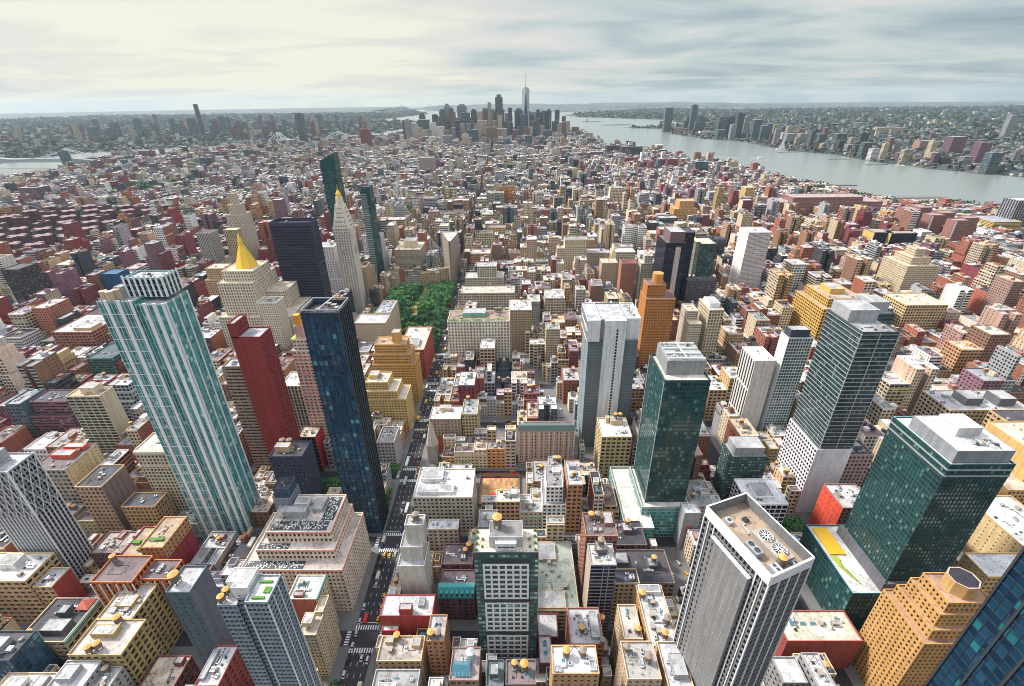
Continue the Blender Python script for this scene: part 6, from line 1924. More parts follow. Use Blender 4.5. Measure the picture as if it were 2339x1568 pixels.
# tallest tower downtown: square base, chamfered sides twisting to a square top, mast
t = empty('skyscraper', (122, 4567, 0))
tag(t, 'tallest downtown tower, tapering blue glass with a thin mast', 'tower', G['downtown'])
mb = MB()
B, Tp = 31, 22
bp = [(122 + B * x, 4567 + B * y, 20) for x, y in ((-1, -1), (1, -1), (1, 1), (-1, 1))]
tp = [(122 + B * x, 4567 + B * y, 408) for x, y in ((0, -1), (1, 0), (0, 1), (-1, 0))]
mb.boxes([[122 - B, 4567 - B, 0, 122 + B, 4567 + B, 20]], 0)
for i in range(4):
    j = (i + 1) % 4
    m1 = tuple((p + q) / 2 for p, q in zip(bp[i], bp[j]))
    mb.quads([[bp[i], m1, bp[j], tp[i]]], 0)
    m2 = tuple((p + q) / 2 for p, q in zip(tp[i], tp[j]))
    mb.quads([[bp[j], tp[j], m2, tp[i]]], 1)
mb.quads([tp], 0)
mb.build('shaft', ['navy_glass', 'grey_metal'], t)
mb = MB()
mb.cyl((122, 4567), 17, 17, 408, 417, 16, 0)
mb.build('parapet_ring', ['grey_metal'], t)
mb = MB()
mb.cyl((122, 4567), 3.2, .8, 417, 541, 8, 0)
mb.build('mast', ['grey_metal'], t)
HEROES.append(('the tallest downtown tower', t, (91, 4536, 153, 4598), 417, 200))

# ------------------------------------------------------------------ islands, bridges, boats, piers
def blob(cx_, cy_, rx, ry, a, n=26):
    o = []
    for k in range(n):
        q = k * 2 * math.pi / n
        w = 1 + .12 * math.sin(3 * q + a)
        x, y = rx * w * math.cos(q), ry * w * math.sin(q)
        o.append((cx_ + x * math.cos(a) - y * math.sin(a), cy_ + x * math.sin(a) + y * math.cos(a)))
    return o
ISL = [blob(1210, 8100, 180, 110, .2), blob(1400, 7020, 210, 95, .1), blob(-760, 7000, 500, 320, .5)]
for q in ISL:
    slab('island', q, -4, .5, 'far_land')
t = empty('statue', (1155, 8155, 0))
tag(t, 'tiny green statue on a tall stone pedestal on the island', 'statue')
mb = MB()
mb.cyl((1155, 8155), 26, 24, 0, 14, 10)
mb.cyl((1155, 8155), 10, 8, 14, 47, 4)
mb.build('pedestal', ['granite'], t)
mb = MB()
mb.cyl((1155, 8155), 6, 3.4, 47, 74, 10)
mb.cyl((1155, 8155), 2.2, 2.4, 74, 81, 8)
mb.bar((1158, 8155, 72), (1163, 8155, 92), 2.2)
mb.build('figure', ['green_copper'], t)
def bridge(label, A, B, tz, dz, w=26):
    A, B = np.array(A, float), np.array(B, float)
    t = empty('suspension_bridge', (*((A + B) / 2), 0))
    tag(t, label, 'bridge', 'suspension bridges')
    d = (B - A) / np.linalg.norm(B - A)
    n = np.array([d[1], -d[0]]) * w / 2
    L = np.linalg.norm(B - A)
    mb = MB()
    mb.bar((*(A - d * L * .62), dz * .45), (*(A), dz), w * .8)
    mb.bar((*A, dz), (*B, dz), w * .8)
    mb.bar((*B, dz), (*(B + d * L * .5), dz * .45), w * .8)
    mb.build('road_deck', ['grey_metal'], t)
    for p in (A, B):
        mb = MB()
        for s in (-1, 1):
            mb.bar((*(p + n * s), 0), (*(p + n * s), tz), w * .28)
        for z in (tz, tz * .72, dz - 5):
            mb.bar((*(p + n), z), (*(p - n), z), w * .22)
        mb.build('bridge_tower', ['cable_steel'], t)
    for s in (-1, 1):
        mb = MB()
        pts = [(*(A - d * L * .45 + n * s), dz * .7)] + [(*(A + d * L * f + n * s), dz + 6 + (tz - dz - 6) * (2 * f - 1) ** 2) for f in np.linspace(0, 1, 15)] + [(*(B + d * L * .45 + n * s), dz * .7)]
        for a, b in zip(pts, pts[1:]):
            mb.bar(a, b, 3.2)
        mb.build('main_cable', ['cable_steel'], t)
bridge('steel suspension bridge at the far left crossing the eastern river', (-2560, 2850), (-3180, 2880), 102, 42)
bridge('pale suspension bridge with slack cables left of the slim dark glass tower', (-1690, 4060), (-1990, 4310), 98, 42)
bridge('stone towered suspension bridge nearest the downtown skyline', (-1260, 4510), (-1590, 4640), 84, 42)
bridge('faint long suspension bridge on the horizon beyond the harbour', (-3400, 15800), (-2780, 17050), 211, 70, 34)
t = empty('vent_tower', (975, 3300, 0))
tag(t, 'square brick ventilation tower standing at the end of a pier', 'tower')
mb = MB()
mb.boxes([[955, 3280, 0, 1000, 3330, 22]], 0, (.45, .40, .34))
mb.build('plinth', ['masonry'], t)
mb = MB()
for x in (960, 978, 990):
    mb.boxes([[x, 3285, 22, x + 7, 3325, 46]], 0, (.52, .36, .27))
mb.boxes([[957, 3282, 46, 1000, 3328, 54]], 0, (.60, .50, .42))
mb.build('shaft', ['masonry'], t)
for k, (x0, y0, x1, y1) in enumerate(((972, 3320, 1100, 3345), (960, 3120, 1120, 3150), (990, 2900, 1180, 2925), (1040, 2700, 1250, 2740), (1260, 1980, 1440, 2010), (1360, 1700, 1560, 1735), (1640, 1260, 1860, 1300), (1700, 1050, 1900, 1090), (1900, 3290, 1760, 3320), (1980, 2880, 1850, 2905), (2010, 2620, 1900, 2645))):
    mb = MB()
    mb.boxes([[min(x0, x1), y0, -2, max(x0, x1), y1, 1.2]], 0)
    o = mb.build('pier', ['pavement'], None, ((x0 + x1) / 2, y0, 0))
    tag(o, 'long low pier reaching out into the wide river', 'pier', 'piers along the wide river')
def boat(px, py, size, label, wake=0, sail=False):
    r = np.array(cam.matrix_world.to_3x3()) @ np.array([(px * K - 512) / (1024 * FOC), -(py * K - 343) / (1024 * FOC), -1.0])
    s = (-1.5 - CAM[2]) / r[2]
    x, y = CAM[0] + r[0] * s, CAM[1] + r[1] * s
    t = empty('sailing_boat' if sail else 'ferry_boat', (x, y, -1.5))
    tag(t, label, 'boat')
    mb = MB()
    L = size
    h = [(x - L, y - L * .22), (x + L * .6, y - L * .22), (x + L, y), (x + L * .6, y + L * .22), (x - L, y + L * .22)]
    for i in range(5):
        plain(mb, h[i], h[(i + 1) % 5], -1.5, L * .16, (1, 1, 1, 1))
    mb.poly_top(h, L * .16)
    mb.build('hull', ['boat_paint'], t)
    mb = MB()
    if sail:
        mb.quads([[(x - L * .6, y, 1), (x + L * .7, y, 1), (x + L * .1, y + .3, L * 2.4), (x + L * .1, y, L * 2.4)]], 0)
        mb.build('sail', ['white_paint'], t)
    else:
        mb.boxes([[x - L * .7, y - L * .15, L * .16, x + L * .4, y + L * .15, L * .42]], 0)
        mb.build('cabin', ['white_paint'], t)
    if wake:
        mb = MB()
        mb.quads([[(x - L, y, -1.3), (x - L, y, -1.25), (x - wake, y + wake * .52, -1.3), (x - wake * .96, y + wake * .42, -1.3)], [(x - wake * 1.3, y + wake * .62, -1.3), (x - wake, y + wake * .44, -1.3), (x - L, y - L * .2, -1.3), (x - L, y + L * .2, -1.3)]], 0)
        mb.build('wake', ['wake_foam'], t)
boat(1738, 362, 20, 'ferry with a long white wake crossing the wide river', 210)
boat(1480, 310, 18, 'boat with a short wake near the far shore towers', 120)
boat(1475, 335, 14, 'small boat with a faint wake in mid river', 120)
boat(1993, 383, 7, 'white sailing boat on the right of the wide river', 0, True)
boat(1784, 341, 34, 'tall masted boat moored at the far shore', 0, True)
boat(1896, 348, 22, 'white sail shaped boat by the far shore park', 0, True)

# ------------------------------------------------------------------ trees
def crown_mesh(seed, n=420, flatten=.72):
    r = np.random.RandomState(seed)
    lob = r.normal(size=(9, 3))
    lob /= np.linalg.norm(lob, axis=1)[:, None]
    lob *= np.array([.55, .55, .40])
    rad_ = r.uniform(.34, .55, 9)
    k = r.randint(0, 9, n)
    d = r.normal(size=(n, 3))
    d /= np.linalg.norm(d, axis=1)[:, None]
    c = lob[k] + d * rad_[k][:, None] * r.uniform(.6, 1.05, n)[:, None]
    c[:, 2] = c[:, 2] * flatten + .95
    nrm = d + r.normal(size=(n, 3)) * .45 + np.array([0, 0, .35])
    nrm /= np.linalg.norm(nrm, axis=1)[:, None]
    a = np.cross(nrm, r.normal(size=(n, 3)))
    a /= np.linalg.norm(a, axis=1)[:, None]
    b = np.cross(nrm, a)
    s = r.uniform(.07, .15, n)[:, None]
    Q = np.stack([c - a * s - b * s * .8, c + a * s - b * s * .6, c + a * s * .8 + b * s, c - a * s * .7 + b * s * .9], 1)
    mb = MB()
    mb.quads(Q, 0)
    return mb.mesh('crown', ['foliage'])
CROWNS = [crown_mesh(k) for k in range(5)]
def trunk_mesh():
    mb = MB()
    mb.cyl((0, 0), .045, .03, 0, .75, 7, 0, cap=False)
    for k in range(4):
        q = k * 1.7
        mb.bar((0, 0, .55), (.3 * math.cos(q), .3 * math.sin(q), .95), .025)
    return mb.mesh('trunk', ['bark'])
TRUNK = trunk_mesh()
TREES = []
def tree(x, y, s, label=None, group='street trees', z=0):
    if ((x > HB[:, 0] - 1) & (x < HB[:, 2] + 1) & (y > HB[:, 1] - 1) & (y < HB[:, 3] + 1)).any():
        return None
    t = empty('tree', (x, y, z))
    for me, nm in ((TRUNK, 'trunk'), (CROWNS[rt.randrange(5)], 'crown')):
        o = bpy.data.objects.new(nm, me)
        COL.objects.link(o)
        o.parent = t
        o.scale = (s, s, s * rt.uniform(.9, 1.15))
        o.rotation_euler[2] = rt.uniform(0, 6.28)
    tag(t, label or 'tree', 'tree', group)
    TREES.append((t, (x, y, s)))
    return t
rt = random.Random(4)
mb = MB()
mb.boxes([[-212, 596, .14, -93, 834, .2]], 0)
tag(mb.build('park_ground', ['soil']), kind='structure')
mb = MB()
for (a, b) in ((624, 672), (682, 727), (739, 780), (792, 830)):
    mb.boxes([[-200, a, .2, -150, b, .26], [-143, a, .2, -99, b, .26]], 0)
tag(mb.build('park_lawn', ['lawn']), kind='structure')
for gy in range(19):
    for gx in range(10):
        x, y = -200 + gx * 11.4 + rt.uniform(-3.5, 3.5), 602 + gy * 11.9 + rt.uniform(-3.5, 3.5)
        if rt.random() < .2 or (abs(x + 146) < 8 and rt.random() < .6) or math.hypot(x + 150, (y - 735) * .8) < 12 or (x < -146 and y < 626):
            continue
        tree(x, y, rt.uniform(9, 13.5), 'tree', 'park trees')
for x, y, s in ((-94, 158 + 10 * 2, 6), (-92, 186, 6), (-92.5, 200, 7), (-93, 214, 5.5), (-92, 134, 5), (-84.5, 120, 5.5), (-59, 262, 5), (-58, 270, 5), (-58, 251, 5), (-92, 308, 5), (-91, 316, 6), (-90, 268, 6), (-90, 276, 5), (-92, 283, 6), (8, 341.5, 9), (12, 340, 7), (-26, 316, 5), (-32, 317, 5.5), (-40, 316, 5), (-48, 316, 5.5), (-20, 317, 6), (66, 322, 6), (74, 322, 6), (84, 321, 5), (263, 236, 7), (270, 244, 8), (262, 248, 7), (274, 236, 6), (259, 228, 6), (240, 300, 6)):
    tree(x, y, s)
for k in range(9):
    tree(-93 + rt.uniform(-2, 1), 540 + k * 8, rt.uniform(7, 10), 'tree', 'park trees')
for k in range(14):
    tree(-158 + (k % 5) * 9 + rt.uniform(-2, 2), 274 + (k // 5) * 9 + rt.uniform(-2, 2), rt.uniform(6, 9), 'tree', 'courtyard trees')
for k in range(210):
    i = rt.randrange(len(BLOCKS))
    b = BLOCKS[i]
    if b[1] > 900:
        continue
    tree(rt.uniform(b[0], b[2]), rt.choice((b[1] - 2.5, b[3] + 2.5)), rt.uniform(4, 7))
# tree canopy too far off to count: parks, villages, the housing estate, the other shores
r_ = np.random.RandomState(3)
PTS = []
def scatter(x0, y0, x1, y1, n, zlo=4, zhi=13, s0=4, s1=9):
    PTS.append(np.stack([r_.uniform(x0, x1, n), r_.uniform(y0, y1, n), r_.uniform(zlo, zhi, n), r_.uniform(s0, s1, n)], 1))
for p in PARKS[1:]:
    scatter(p[0], p[1], p[2], p[3], int((p[2] - p[0]) * (p[3] - p[1]) / (22 if p[1] > 1800 else 30)))
for _ in range(620):      # green back yards
    L = LOTS[r_.randint(len(LOTS))]
    if L['f'][1] > 600 and not (-420 < L['f'][0] < 430 and L['f'][1] < 1500):
        f = L['f']
        scatter(f[0], f[3] - 2, f[2] + 6, f[3] + 7, 26, 8, 17, 3, 6)
scatter(1450, 1450, 1560, 1620, 300)
scatter(-1510, 860, -1090, 1570, 2600, 6, 15, 5, 9)
for b in BLOCKS:          # rows of yards between the backs of the houses
    if (abs(b[0]) > 400 or b[1] > 1500) and r_.uniform() < .5:
        x0 = r_.uniform(b[0], b[2] - 30)
        n = int(r_.uniform(20, 90))
        my = (b[1] + b[3]) / 2
        PTS.append(np.stack([r_.uniform(x0, min(b[2], x0 + 110), n), my + r_.normal(size=n) * 3.2, r_.uniform(12, 21, n), r_.uniform(3.5, 7.5, n)], 1))
P = np.concatenate(PTS)
def clumps(P):
    n = len(P)
    nrm = r_.normal(size=(n, 3)) + np.array([0, -.3, .9])
    nrm /= np.linalg.norm(nrm, axis=1)[:, None]
    a = np.cross(nrm, r_.normal(size=(n, 3)))
    a /= np.linalg.norm(a, axis=1)[:, None]
    b = np.cross(nrm, a)
    s = P[:, 3:4] * .5
    c = P[:, :3]
    return np.stack([c - a * s - b * s, c + a * s - b * s * .7, c + a * s * .8 + b * s, c - a * s * .7 + b * s * .9], 1)
mb = MB()
mb.quads(clumps(P))
tag(mb.build('tree_canopy', ['foliage']), 'distant tree tops in parks and back yards', None, None, 'stuff')
def far_town(name, poly, x0, y0, x1, y1, n, cols, label, tall=.04):
    x, y = r_.uniform(x0, x1, n * 3), r_.uniform(y0, y1, n * 3) if y1 < 9000 else y0 + (y1 - y0) * r_.uniform(0, 1, n * 3) ** 1.6
    px, py, _ = project(np.stack([x, y, 0 * x], 1))
    ok = np.array([(-30 < a < 1054) and inside(poly, u, v) for a, u, v in zip(px, x, y)])
    x, y = x[ok][:n], y[ok][:n]
    m = len(x)
    d = np.hypot(x, y)
    w = r_.uniform(10, 30, m) * np.clip(d / 4000, .8, 2.4)
    q = r_.uniform(8, 22, m) * np.clip(d / 4000, .8, 2.0)
    h = np.where(r_.uniform(size=m) < tall, r_.uniform(28, 65, m), r_.uniform(7, 19, m))
    c = np.array([PAL[k] for k in cols])[r_.randint(0, len(cols), m)] * r_.uniform(.35, .85, (m, 1))
    rc = np.array(list(ROOFS.values()))[r_.randint(0, 6, m)] * r_.choice([.2, .3, .4, .8], (m, 1))
    mb = MB()
    B = np.stack([x, y, 0 * x, x + w, y + q, h], 1)
    x0_, y0_, z0_, x1_, y1_, z1_ = B.T
    def s(*p):
        return np.stack([np.stack(k, -1) for k in p], 1)
    uvx, uvz = np.round(w / 4), np.round(h / 3.5)
    o = np.zeros(m)
    c4 = np.concatenate([c, np.full((m, 1), .4)], 1)
    uv = np.stack([np.stack([o, o], -1), np.stack([uvx, o], -1), np.stack([uvx, uvz], -1), np.stack([o, uvz], -1)], 1)
    for f in (s((x0_, y0_, z0_), (x1_, y0_, z0_), (x1_, y0_, z1_), (x0_, y0_, z1_)), s((x1_, y0_, z0_), (x1_, y1_, z0_), (x1_, y1_, z1_), (x1_, y0_, z1_)),
              s((x0_, y1_, z0_), (x0_, y0_, z0_), (x0_, y0_, z1_), (x0_, y1_, z1_))):
        mb.quads(f, 0, c4, uv)
    mb.quads(s((x0_, y0_, z1_), (x1_, y0_, z1_), (x1_, y1_, z1_), (x0_, y1_, z1_)), 1, rc)
    tag(mb.build(name, ['windowed_masonry', 'roofing']), label, None, None, 'stuff')
    k = int(n * .55)
    x, y = r_.uniform(x0, x1, k * 3), y0 + (y1 - y0) * r_.uniform(0, 1, k * 3) ** 1.5
    px, py, _ = project(np.stack([x, y, 0 * x], 1))
    ok = np.array([(-30 < a < 1054) and inside(poly, u, v) for a, u, v in zip(px, x, y)])
    x, y = x[ok][:k], y[ok][:k]
    d = np.hypot(x, y)
    mb = MB()
    mb.quads(clumps(np.stack([x, y, r_.uniform(6, 14, len(x)), r_.uniform(14, 34, len(x)) * np.clip(d / 4500, .7, 2.5)], 1)))
    tag(mb.build('woodland', ['far_foliage']), 'trees among the far houses', None, None, 'stuff')
far_town('far_houses', BROOKLYN, -12000, 1500, -1300, 15000, 19000, ['plum', 'grey', 'slate', 'slate', 'dark', 'brown', 'white', 'slate'], 'low houses spread beyond the eastern river', .05)
far_town('far_houses', JERSEY, 1300, 1500, 14000, 14000, 17000, ['plum', 'grey', 'buff', 'slate', 'slate', 'white', 'dark', 'slate'], 'low houses spread beyond the wide river', .035)

# ------------------------------------------------------------------ streets: paint, cars, people-scale things
mb = MB()
def zebra(u0, v0, u1, v1, along_u):
    if along_u:
        x = u0
        while x < u1:
            mb.boxes([[x, v0, .004, x + .9, v1, .03]], 0)
            x += 1.7
    else:
        y = v0
        while y < v1:
            mb.boxes([[u0, y, .004, u1, y + .9, .03]], 0)
            y += 1.7
for k in range(0, 12):
    s = 151 + 80 * k
    sk = skew(s)
    if s < 640:
        zebra(-84 + sk, s - 9.5, -68 + sk, s - 6.2, True)
        zebra(-84 + sk, s + 6.2, -68 + sk, s + 9.5, True)
        zebra(-89 + sk, s - 4.5, -86 + sk, s + 4.5, False)
        zebra(-66 + sk, s - 4.5, -63 + sk, s + 4.5, False)
        mb.boxes([[-83.5 + sk, s + 11, .004, -68.5 + sk, s + 11.5, .03]], 0)
for v in range(70, 880, 7):
    for x in (-80.2, -76, -71.8):
        if (v - 151) % 80 > 12 and (v - 151) % 80 < 70:
            mb.boxes([[x + skew(v), v, .004, x + .22 + skew(v), v + 2.6, .03]], 0)
tag(mb.build('road_marking', ['white_paint']), kind='structure')
def car_meshes():
    out = []
    for L, Wd, H, cabin in ((4.6, 1.85, .85, (-1.3, 1.0, 1.45)), (5.0, 1.95, 1.0, (-2.2, 1.1, 1.8))):
        mb = MB()
        p = [(-L / 2, .35), (L / 2, .35), (L / 2, .7), (L / 2 - .25, H), (-L / 2 + .15, H), (-L / 2, .8)]
        w = Wd / 2
        for a, b in zip(p, p[1:] + p[:1]):
            mb.quads([[(w, a[0], a[1]), (-w, a[0], a[1]), (-w, b[0], b[1]), (w, b[0], b[1])]], 0)
        for s in (-w, w):
            c = np.array([s, 0, .6])
            q = [np.array([s, a[0], a[1]]) for a in p]
            for i in range(0, 6, 2):
                mb.quads([[q[i], q[i + 1], q[(i + 2) % 6], c]], 0)
        body = mb.mesh('body', ['car_paint'])
        mb = MB()
        y0, y1, zt = cabin
        A = [(-w + .08, y0 - .5, H), (w - .08, y0 - .5, H), (w - .08, y1 + .7, H), (-w + .08, y1 + .7, H)]
        B_ = [(-w + .28, y0, zt), (w - .28, y0, zt), (w - .28, y1, zt), (-w + .28, y1, zt)]
        for i in range(4):
            j = (i + 1) % 4
            mb.quads([[A[i], A[j], B_[j], B_[i]]], 0)
        mb.quads([[(x, y, z) for x, y, z in B_]], 1)
        cab = mb.mesh('cabin', ['car_glass', 'car_paint'])
        mb = MB()
        for s in range(10):
            q0, q1 = s * math.pi / 5, (s + 1) * math.pi / 5
            r0 = .33
            mb.quads([[(-.1, r0 * math.cos(q0), r0 * math.sin(q0)), (.1, r0 * math.cos(q0), r0 * math.sin(q0)), (.1, r0 * math.cos(q1), r0 * math.sin(q1)), (-.1, r0 * math.cos(q1), r0 * math.sin(q1))]], 0)
        wheel = mb.mesh('wheel', ['tyre'])
        out.append((body, cab, wheel, L, Wd))
    return out
CARM = car_meshes()
CARS = []
def car(x, y, rz, col, word, van=False):
    body, cab, wheel, L, Wd = CARM[1 if van else 0]
    t = empty('parked_car' if van == 2 else 'car', (x, y, .03))
    t.rotation_euler[2] = rz
    for me, nm in ((body, 'body'), (cab, 'cabin')):
        o = bpy.data.objects.new(nm, me)
        COL.objects.link(o)
        o.parent = t
        o.color = (*col, 1)
    for sx in (-1, 1):
        for sy in (-1, 1):
            o = bpy.data.objects.new('wheel', wheel)
            COL.objects.link(o)
            o.parent = t
            o.location = (sx * (Wd / 2 - .08), sy * L * .3, .33)
    tag(t, 'car', 'car', 'cars in the streets')
    CARS.append((t, word, (x, y, 1.0), van))
CC = [((.62, .62, .62), 'white'), ((.02, .02, .025), 'black'), ((.02, .02, .025), 'black'), ((.25, .26, .28), 'grey'), ((.70, .40, .02), 'yellow'), ((.70, .40, .02), 'yellow'), ((.4, .02, .02), 'red'), ((.03, .06, .16), 'blue'), ((.62, .62, .62), 'white')]
rc_ = random.Random(12)
for v in range(72, 860, 9):
    for x in (-82.4, -78.2, -73.9, -69.6):
        if rc_.random() < (.32 if x in (-78.2, -73.9) else .6):
            c, w = rc_.choice(CC)
            car(x + skew(v), v + rc_.uniform(0, 3), math.pi + rc_.uniform(-.03, .03), c, w, rc_.random() < .35)
BA = math.atan2(.362, 1)
for v in range(170, 860, 10):
    for dx in (-5.5, -1.5, 5.5):
        if rc_.random() < .33 and not 221 < v < 230:
            c, w = rc_.choice(CC)
            car(broadway(v) + dx, v, BA, c, w, rc_.random() < .3)
for s in range(2, 9):
    y = 151 + 80 * s
    for u in range(-58, 230, 7):
        if abs(u - broadway(y)) > 15 and rc_.random() < .38:
            c, w = rc_.choice(CC)
            car(u, y + rc_.choice((-3.6, 3.4)), math.pi / 2, c, w, rc_.random() < .3)
for k in range(12):      # the open car park
    for x in (-1.5, 14.5):
        if rc_.random() < .8:
            c, w = rc_.choice(CC)
            car(x + 7, 350 + 4.2 * k, math.pi / 2, c, w)
def bus(x, y, rz, label, L=12.0, col='white_paint', kind='bus'):
    t = empty(kind, (x, y, .03))
    mb = MB()
    mb.boxes([[x - 1.3, y - L / 2, .4, x + 1.3, y + L / 2, 3.1]], 0)
    mb.boxes([[x - 1.1, y - L / 2 + .3, 3.1, x + 1.1, y - 1, 3.35]], 0)
    mb.build('body', [col], t)
    mb = MB()
    for s in (-1, 1):
        plain(mb, (x + s * 1.32, y - L / 2 + .4), (x + s * 1.32, y + L / 2 - .4), 1.5, 2.5, (1, 1, 1, 1))
    plain(mb, (x - 1.1, y - L / 2 - .02), (x + 1.1, y - L / 2 - .02), 1.3, 2.7, (1, 1, 1, 1))
    mb.build('side_window', ['car_glass'], t)
    t.rotation_euler[2] = rz
    return tag(t, label, 'bus')
bus(-81.9, 328, .0, 'white coach at the kerb beside the pointed stone spire', 14)
bus(-69.6, 266, .0, 'white bus on the right of the avenue beside the white decked loft')
bus(-69.8, 118, .0, 'beige box truck parked on the right of the avenue at the bottom', 9, 'pale_stone')
TRUCKS = []
for v in list(range(96, 860, 34)):
    x = rc_.choice((-82.2, -78.2, -73.8, -69.8)) + skew(v)
    if min(abs(v - q) for q in (328, 266, 118)) < 18:
        continue
    big = rc_.random() < .35
    col = rc_.choice(('white_paint', 'white_paint', 'pale_stone', 'yellow_paint', 'grey_metal', 'red_paint'))
    o = bus(x, v, 0, 'truck', 11.5 if big else 7, col, 'bus' if big else 'box_truck')
    o['category'] = 'bus' if big else 'truck'
    o['group'] = 'trucks and buses on the avenue'
    TRUCKS.append((o, col, big, (x, v, 2)))
# pointed stone church spire beside the avenue
t = empty('church_spire', (-56, 333, 0))
tag(t, 'pointed pale stone church spire between the avenue and the red painted wall', 'spire')
mb = MB()
mb.boxes([[-60, 328, 0, -50, 338, 22]], 0, (.42, .37, .32))
mb.build('tower', ['masonry'], t)
mb = MB()
mb.cyl((-55, 333), 6.4, .1, 22, 52, 8, 0, (.50, .43, .37))
mb.build('spire', ['masonry'], t)
# building site
t = empty('building_site', (14, 290, 0))
tag(t, 'open building site of orange brown earth inside a fence', 'building site')
mb = MB()
g = 14
for i in range(g):
    for j in range(g):
        def hz(a, b):
            return .25 + random.Random(a * 31 + b).uniform(0, 2.2) * (0 < a < g and 0 < b < g)
        X0, X1, Y0, Y1 = [-4 + 36 * i / g, -4 + 36 * (i + 1) / g, 272 + 34 * j / g, 272 + 34 * (j + 1) / g]
        mb.quads([[(X0, Y0, hz(i, j)), (X1, Y0, hz(i + 1, j)), (X1, Y1, hz(i + 1, j + 1)), (X0, Y1, hz(i, j + 1))]], 0)
mb.build('earth', ['soil'], t)
for a, b in (((-5, 270), (33, 270)), ((33, 270), (33, 307)), ((33, 307), (-5, 307)), ((-5, 307), (-5, 270))):
    band(t, a, b, 0, 3.2, .2, 'tank_wood', 'fence')
band(t, (33, 308), (-5, 308), 3.2, 1.4, .2, 'red_paint', 'barrier')
t = empty('excavator', (8, 281, 0))
tag(t, 'red excavator on the earth of the building site', 'excavator')
mb = MB()
mb.boxes([[6, 279, 1.4, 7, 284, 2.4], [9, 279, 1.4, 10, 284, 2.4]], 0)
mb.build('track', ['tyre'], t)
mb = MB()
mb.boxes([[6.2, 279.5, 2.4, 9.8, 283.5, 4.2]], 0)
mb.build('cab', ['red_paint'], t)
mb = MB()
mb.bar((8, 279.5, 3.5), (8, 275, 7), .7)
mb.bar((8, 275, 7), (8, 272.8, 3), .5)
mb.build('arm', ['red_paint'], t)
# car park sheds
for u, lab in ((-7, 'pale roofed open shed on the left of the car park'), (19, 'pale roofed open shed on the right of the car park')):
    t = empty('open_shed', (u + 3, 360, 0))
    tag(t, lab, 'shed')
    mb = MB()
    mb.quads([[(u, 344, 3.2), (u + 8, 344, 3.8), (u + 8, 372, 3.8), (u, 372, 3.2)]], 0)
    mb.boxes([[u, 344, 2.9, u + 8, 344.4, 3.2]], 0)
    mb.build('roof', ['galvanised_metal'], t)
    for y in (345, 358, 371):
        for x in (u + .3, u + 7.5):
            mb = MB()
            mb.boxes([[x, y, 0, x + .3, y + .3, 3]], 0)
            mb.build('post', ['steel_leg'], t)

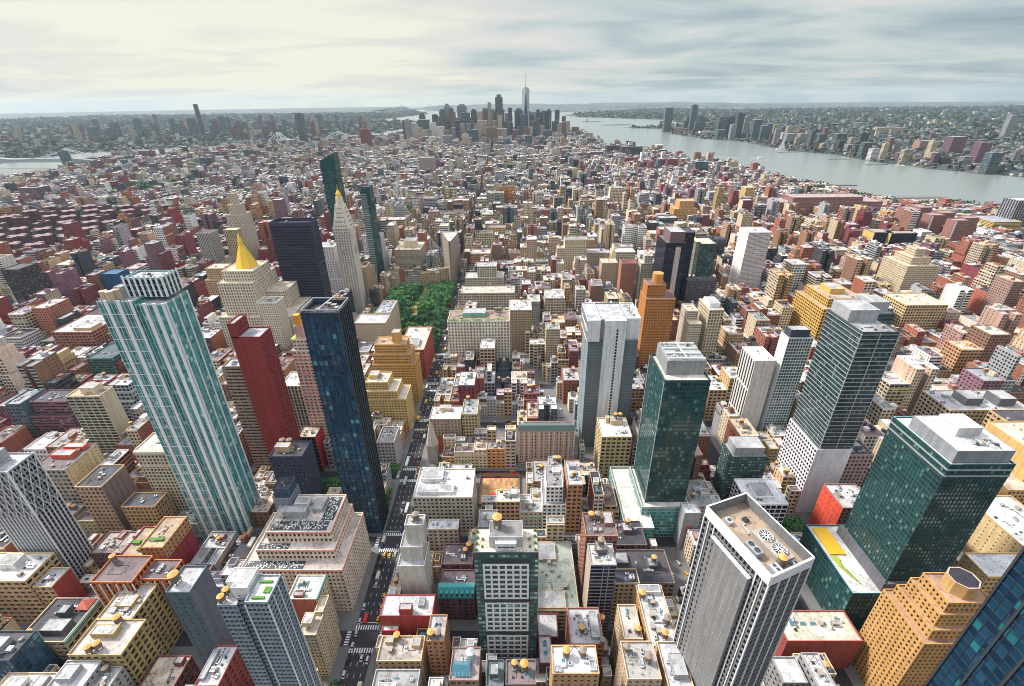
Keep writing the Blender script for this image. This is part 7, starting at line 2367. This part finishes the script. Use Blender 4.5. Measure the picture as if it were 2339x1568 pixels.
# ------------------------------------------------------------------ labels: look first, then where it stands beside a landmark building
ROLE = []
for short, root, b, top, low in HEROES:
    x, y, d = project([((b[0] + b[2]) / 2, b[1], top)])
    if -60 < x[0] < 1084 and -40 < y[0] < 720 and len(short.split()) <= 5:
        ROLE.append((short, x[0], y[0]))
RX = np.array([r[1] for r in ROLE])
RY = np.array([r[2] for r in ROLE])
ORD = ['nearest', 'second nearest', 'third nearest', 'fourth nearest', 'fifth nearest', 'sixth nearest', 'seventh nearest', 'eighth nearest', 'ninth nearest', 'tenth nearest', 'eleventh nearest', 'twelfth nearest']
def word_labels(items):
    """items: (object, description, point)"""
    todo = {}
    for o, desc, p in items:
        x, y, d = project([p])
        dx, dy = x[0] - RX, y[0] - RY
        for rank in np.argsort(np.hypot(dx, dy * 1.15))[:6]:
            k = int(rank)
            rel = ('right of' if dx[k] > 0 else 'left of') if abs(dx[k]) > abs(dy[k]) else ('below' if dy[k] > 0 else 'beyond')
            key = (desc, rel, ROLE[k][0])
            if len(todo.get(key, [])) < 3 or rank == np.argsort(np.hypot(dx, dy * 1.15))[5]:
                break
        todo.setdefault(key, []).append((math.hypot(dx[k], dy[k]), o))
    for (desc, rel, short), l in todo.items():
        l.sort(key=lambda q: q[0])
        for i, (_, o) in enumerate(l):
            pre = '' if len(l) == 1 else (ORD[i] if i < len(ORD) else str(i + 1) + 'th nearest') + ' '
            if len((pre + desc + rel + short).split()) > 13:
                desc = desc.replace(', ', ',')
            o['label'] = f'{pre}{desc} {rel} {short}'
items = []
for o, L, p in TOLABEL:
    k = L['kind']
    w = WORD[L['word']]
    if k == 'brick_slab':
        d = 'maroon brick housing slab'
    elif k in ('skyscraper', 'tower_block'):
        d = ('very tall ' if k == 'skyscraper' else '') + {'slate': 'blue glass'}.get(L['word'], w) + ' tower'
    else:
        tkn = {0: '', 1: ' and tank', 2: ' and twin tanks'}[L.get('tk', 0)]
        d = f"{w} {NAMES[k]}, {L['roof']} roof{tkn}"
    items.append((o, d, p))
word_labels(items)
word_labels([(t, ('large' if p[2] > 9.3 else 'small' if p[2] < 6 else 'bushy') + ' green tree', (p[0], p[1], 5)) for t, p in TREES])
word_labels([(t, {'white_paint': 'white', 'pale_stone': 'beige', 'yellow_paint': 'yellow', 'grey_metal': 'grey', 'red_paint': 'red'}[c] + (' bus' if b else ' box truck') + ' on the avenue', p) for t, c, b, p in TRUCKS])
word_labels([(t, w + (' taxi' if w == 'yellow' else ' van' if v else ' car') + ' in the street', p) for t, w, p, v in CARS])

# ------------------------------------------------------------------ air
bm_ = MB()
bm_.boxes([[-31500, -1600, -13, 31500, 31500, 560]], 0, bottom=True)
me = bm_.mesh('haze', [])
hm = bpy.data.materials.new('air')
hm.use_nodes = True
t = hm.node_tree
t.nodes.clear()
pv = N(t, 'ShaderNodeVolumePrincipled')
pv.inputs['Color'].default_value = (0.67, 0.83, 0.91, 1)
pv.inputs['Density'].default_value = 2.4e-5
pv.inputs['Anisotropy'].default_value = 0.2
ou = N(t, 'ShaderNodeOutputMaterial')
t.links.new(pv.outputs[0], ou.inputs['Volume'])
me.materials.append(hm)
hz_ = bpy.data.objects.new('haze', me)
COL.objects.link(hz_)
tag(hz_, 'pale blue haze of the summer air', None, None, 'stuff')
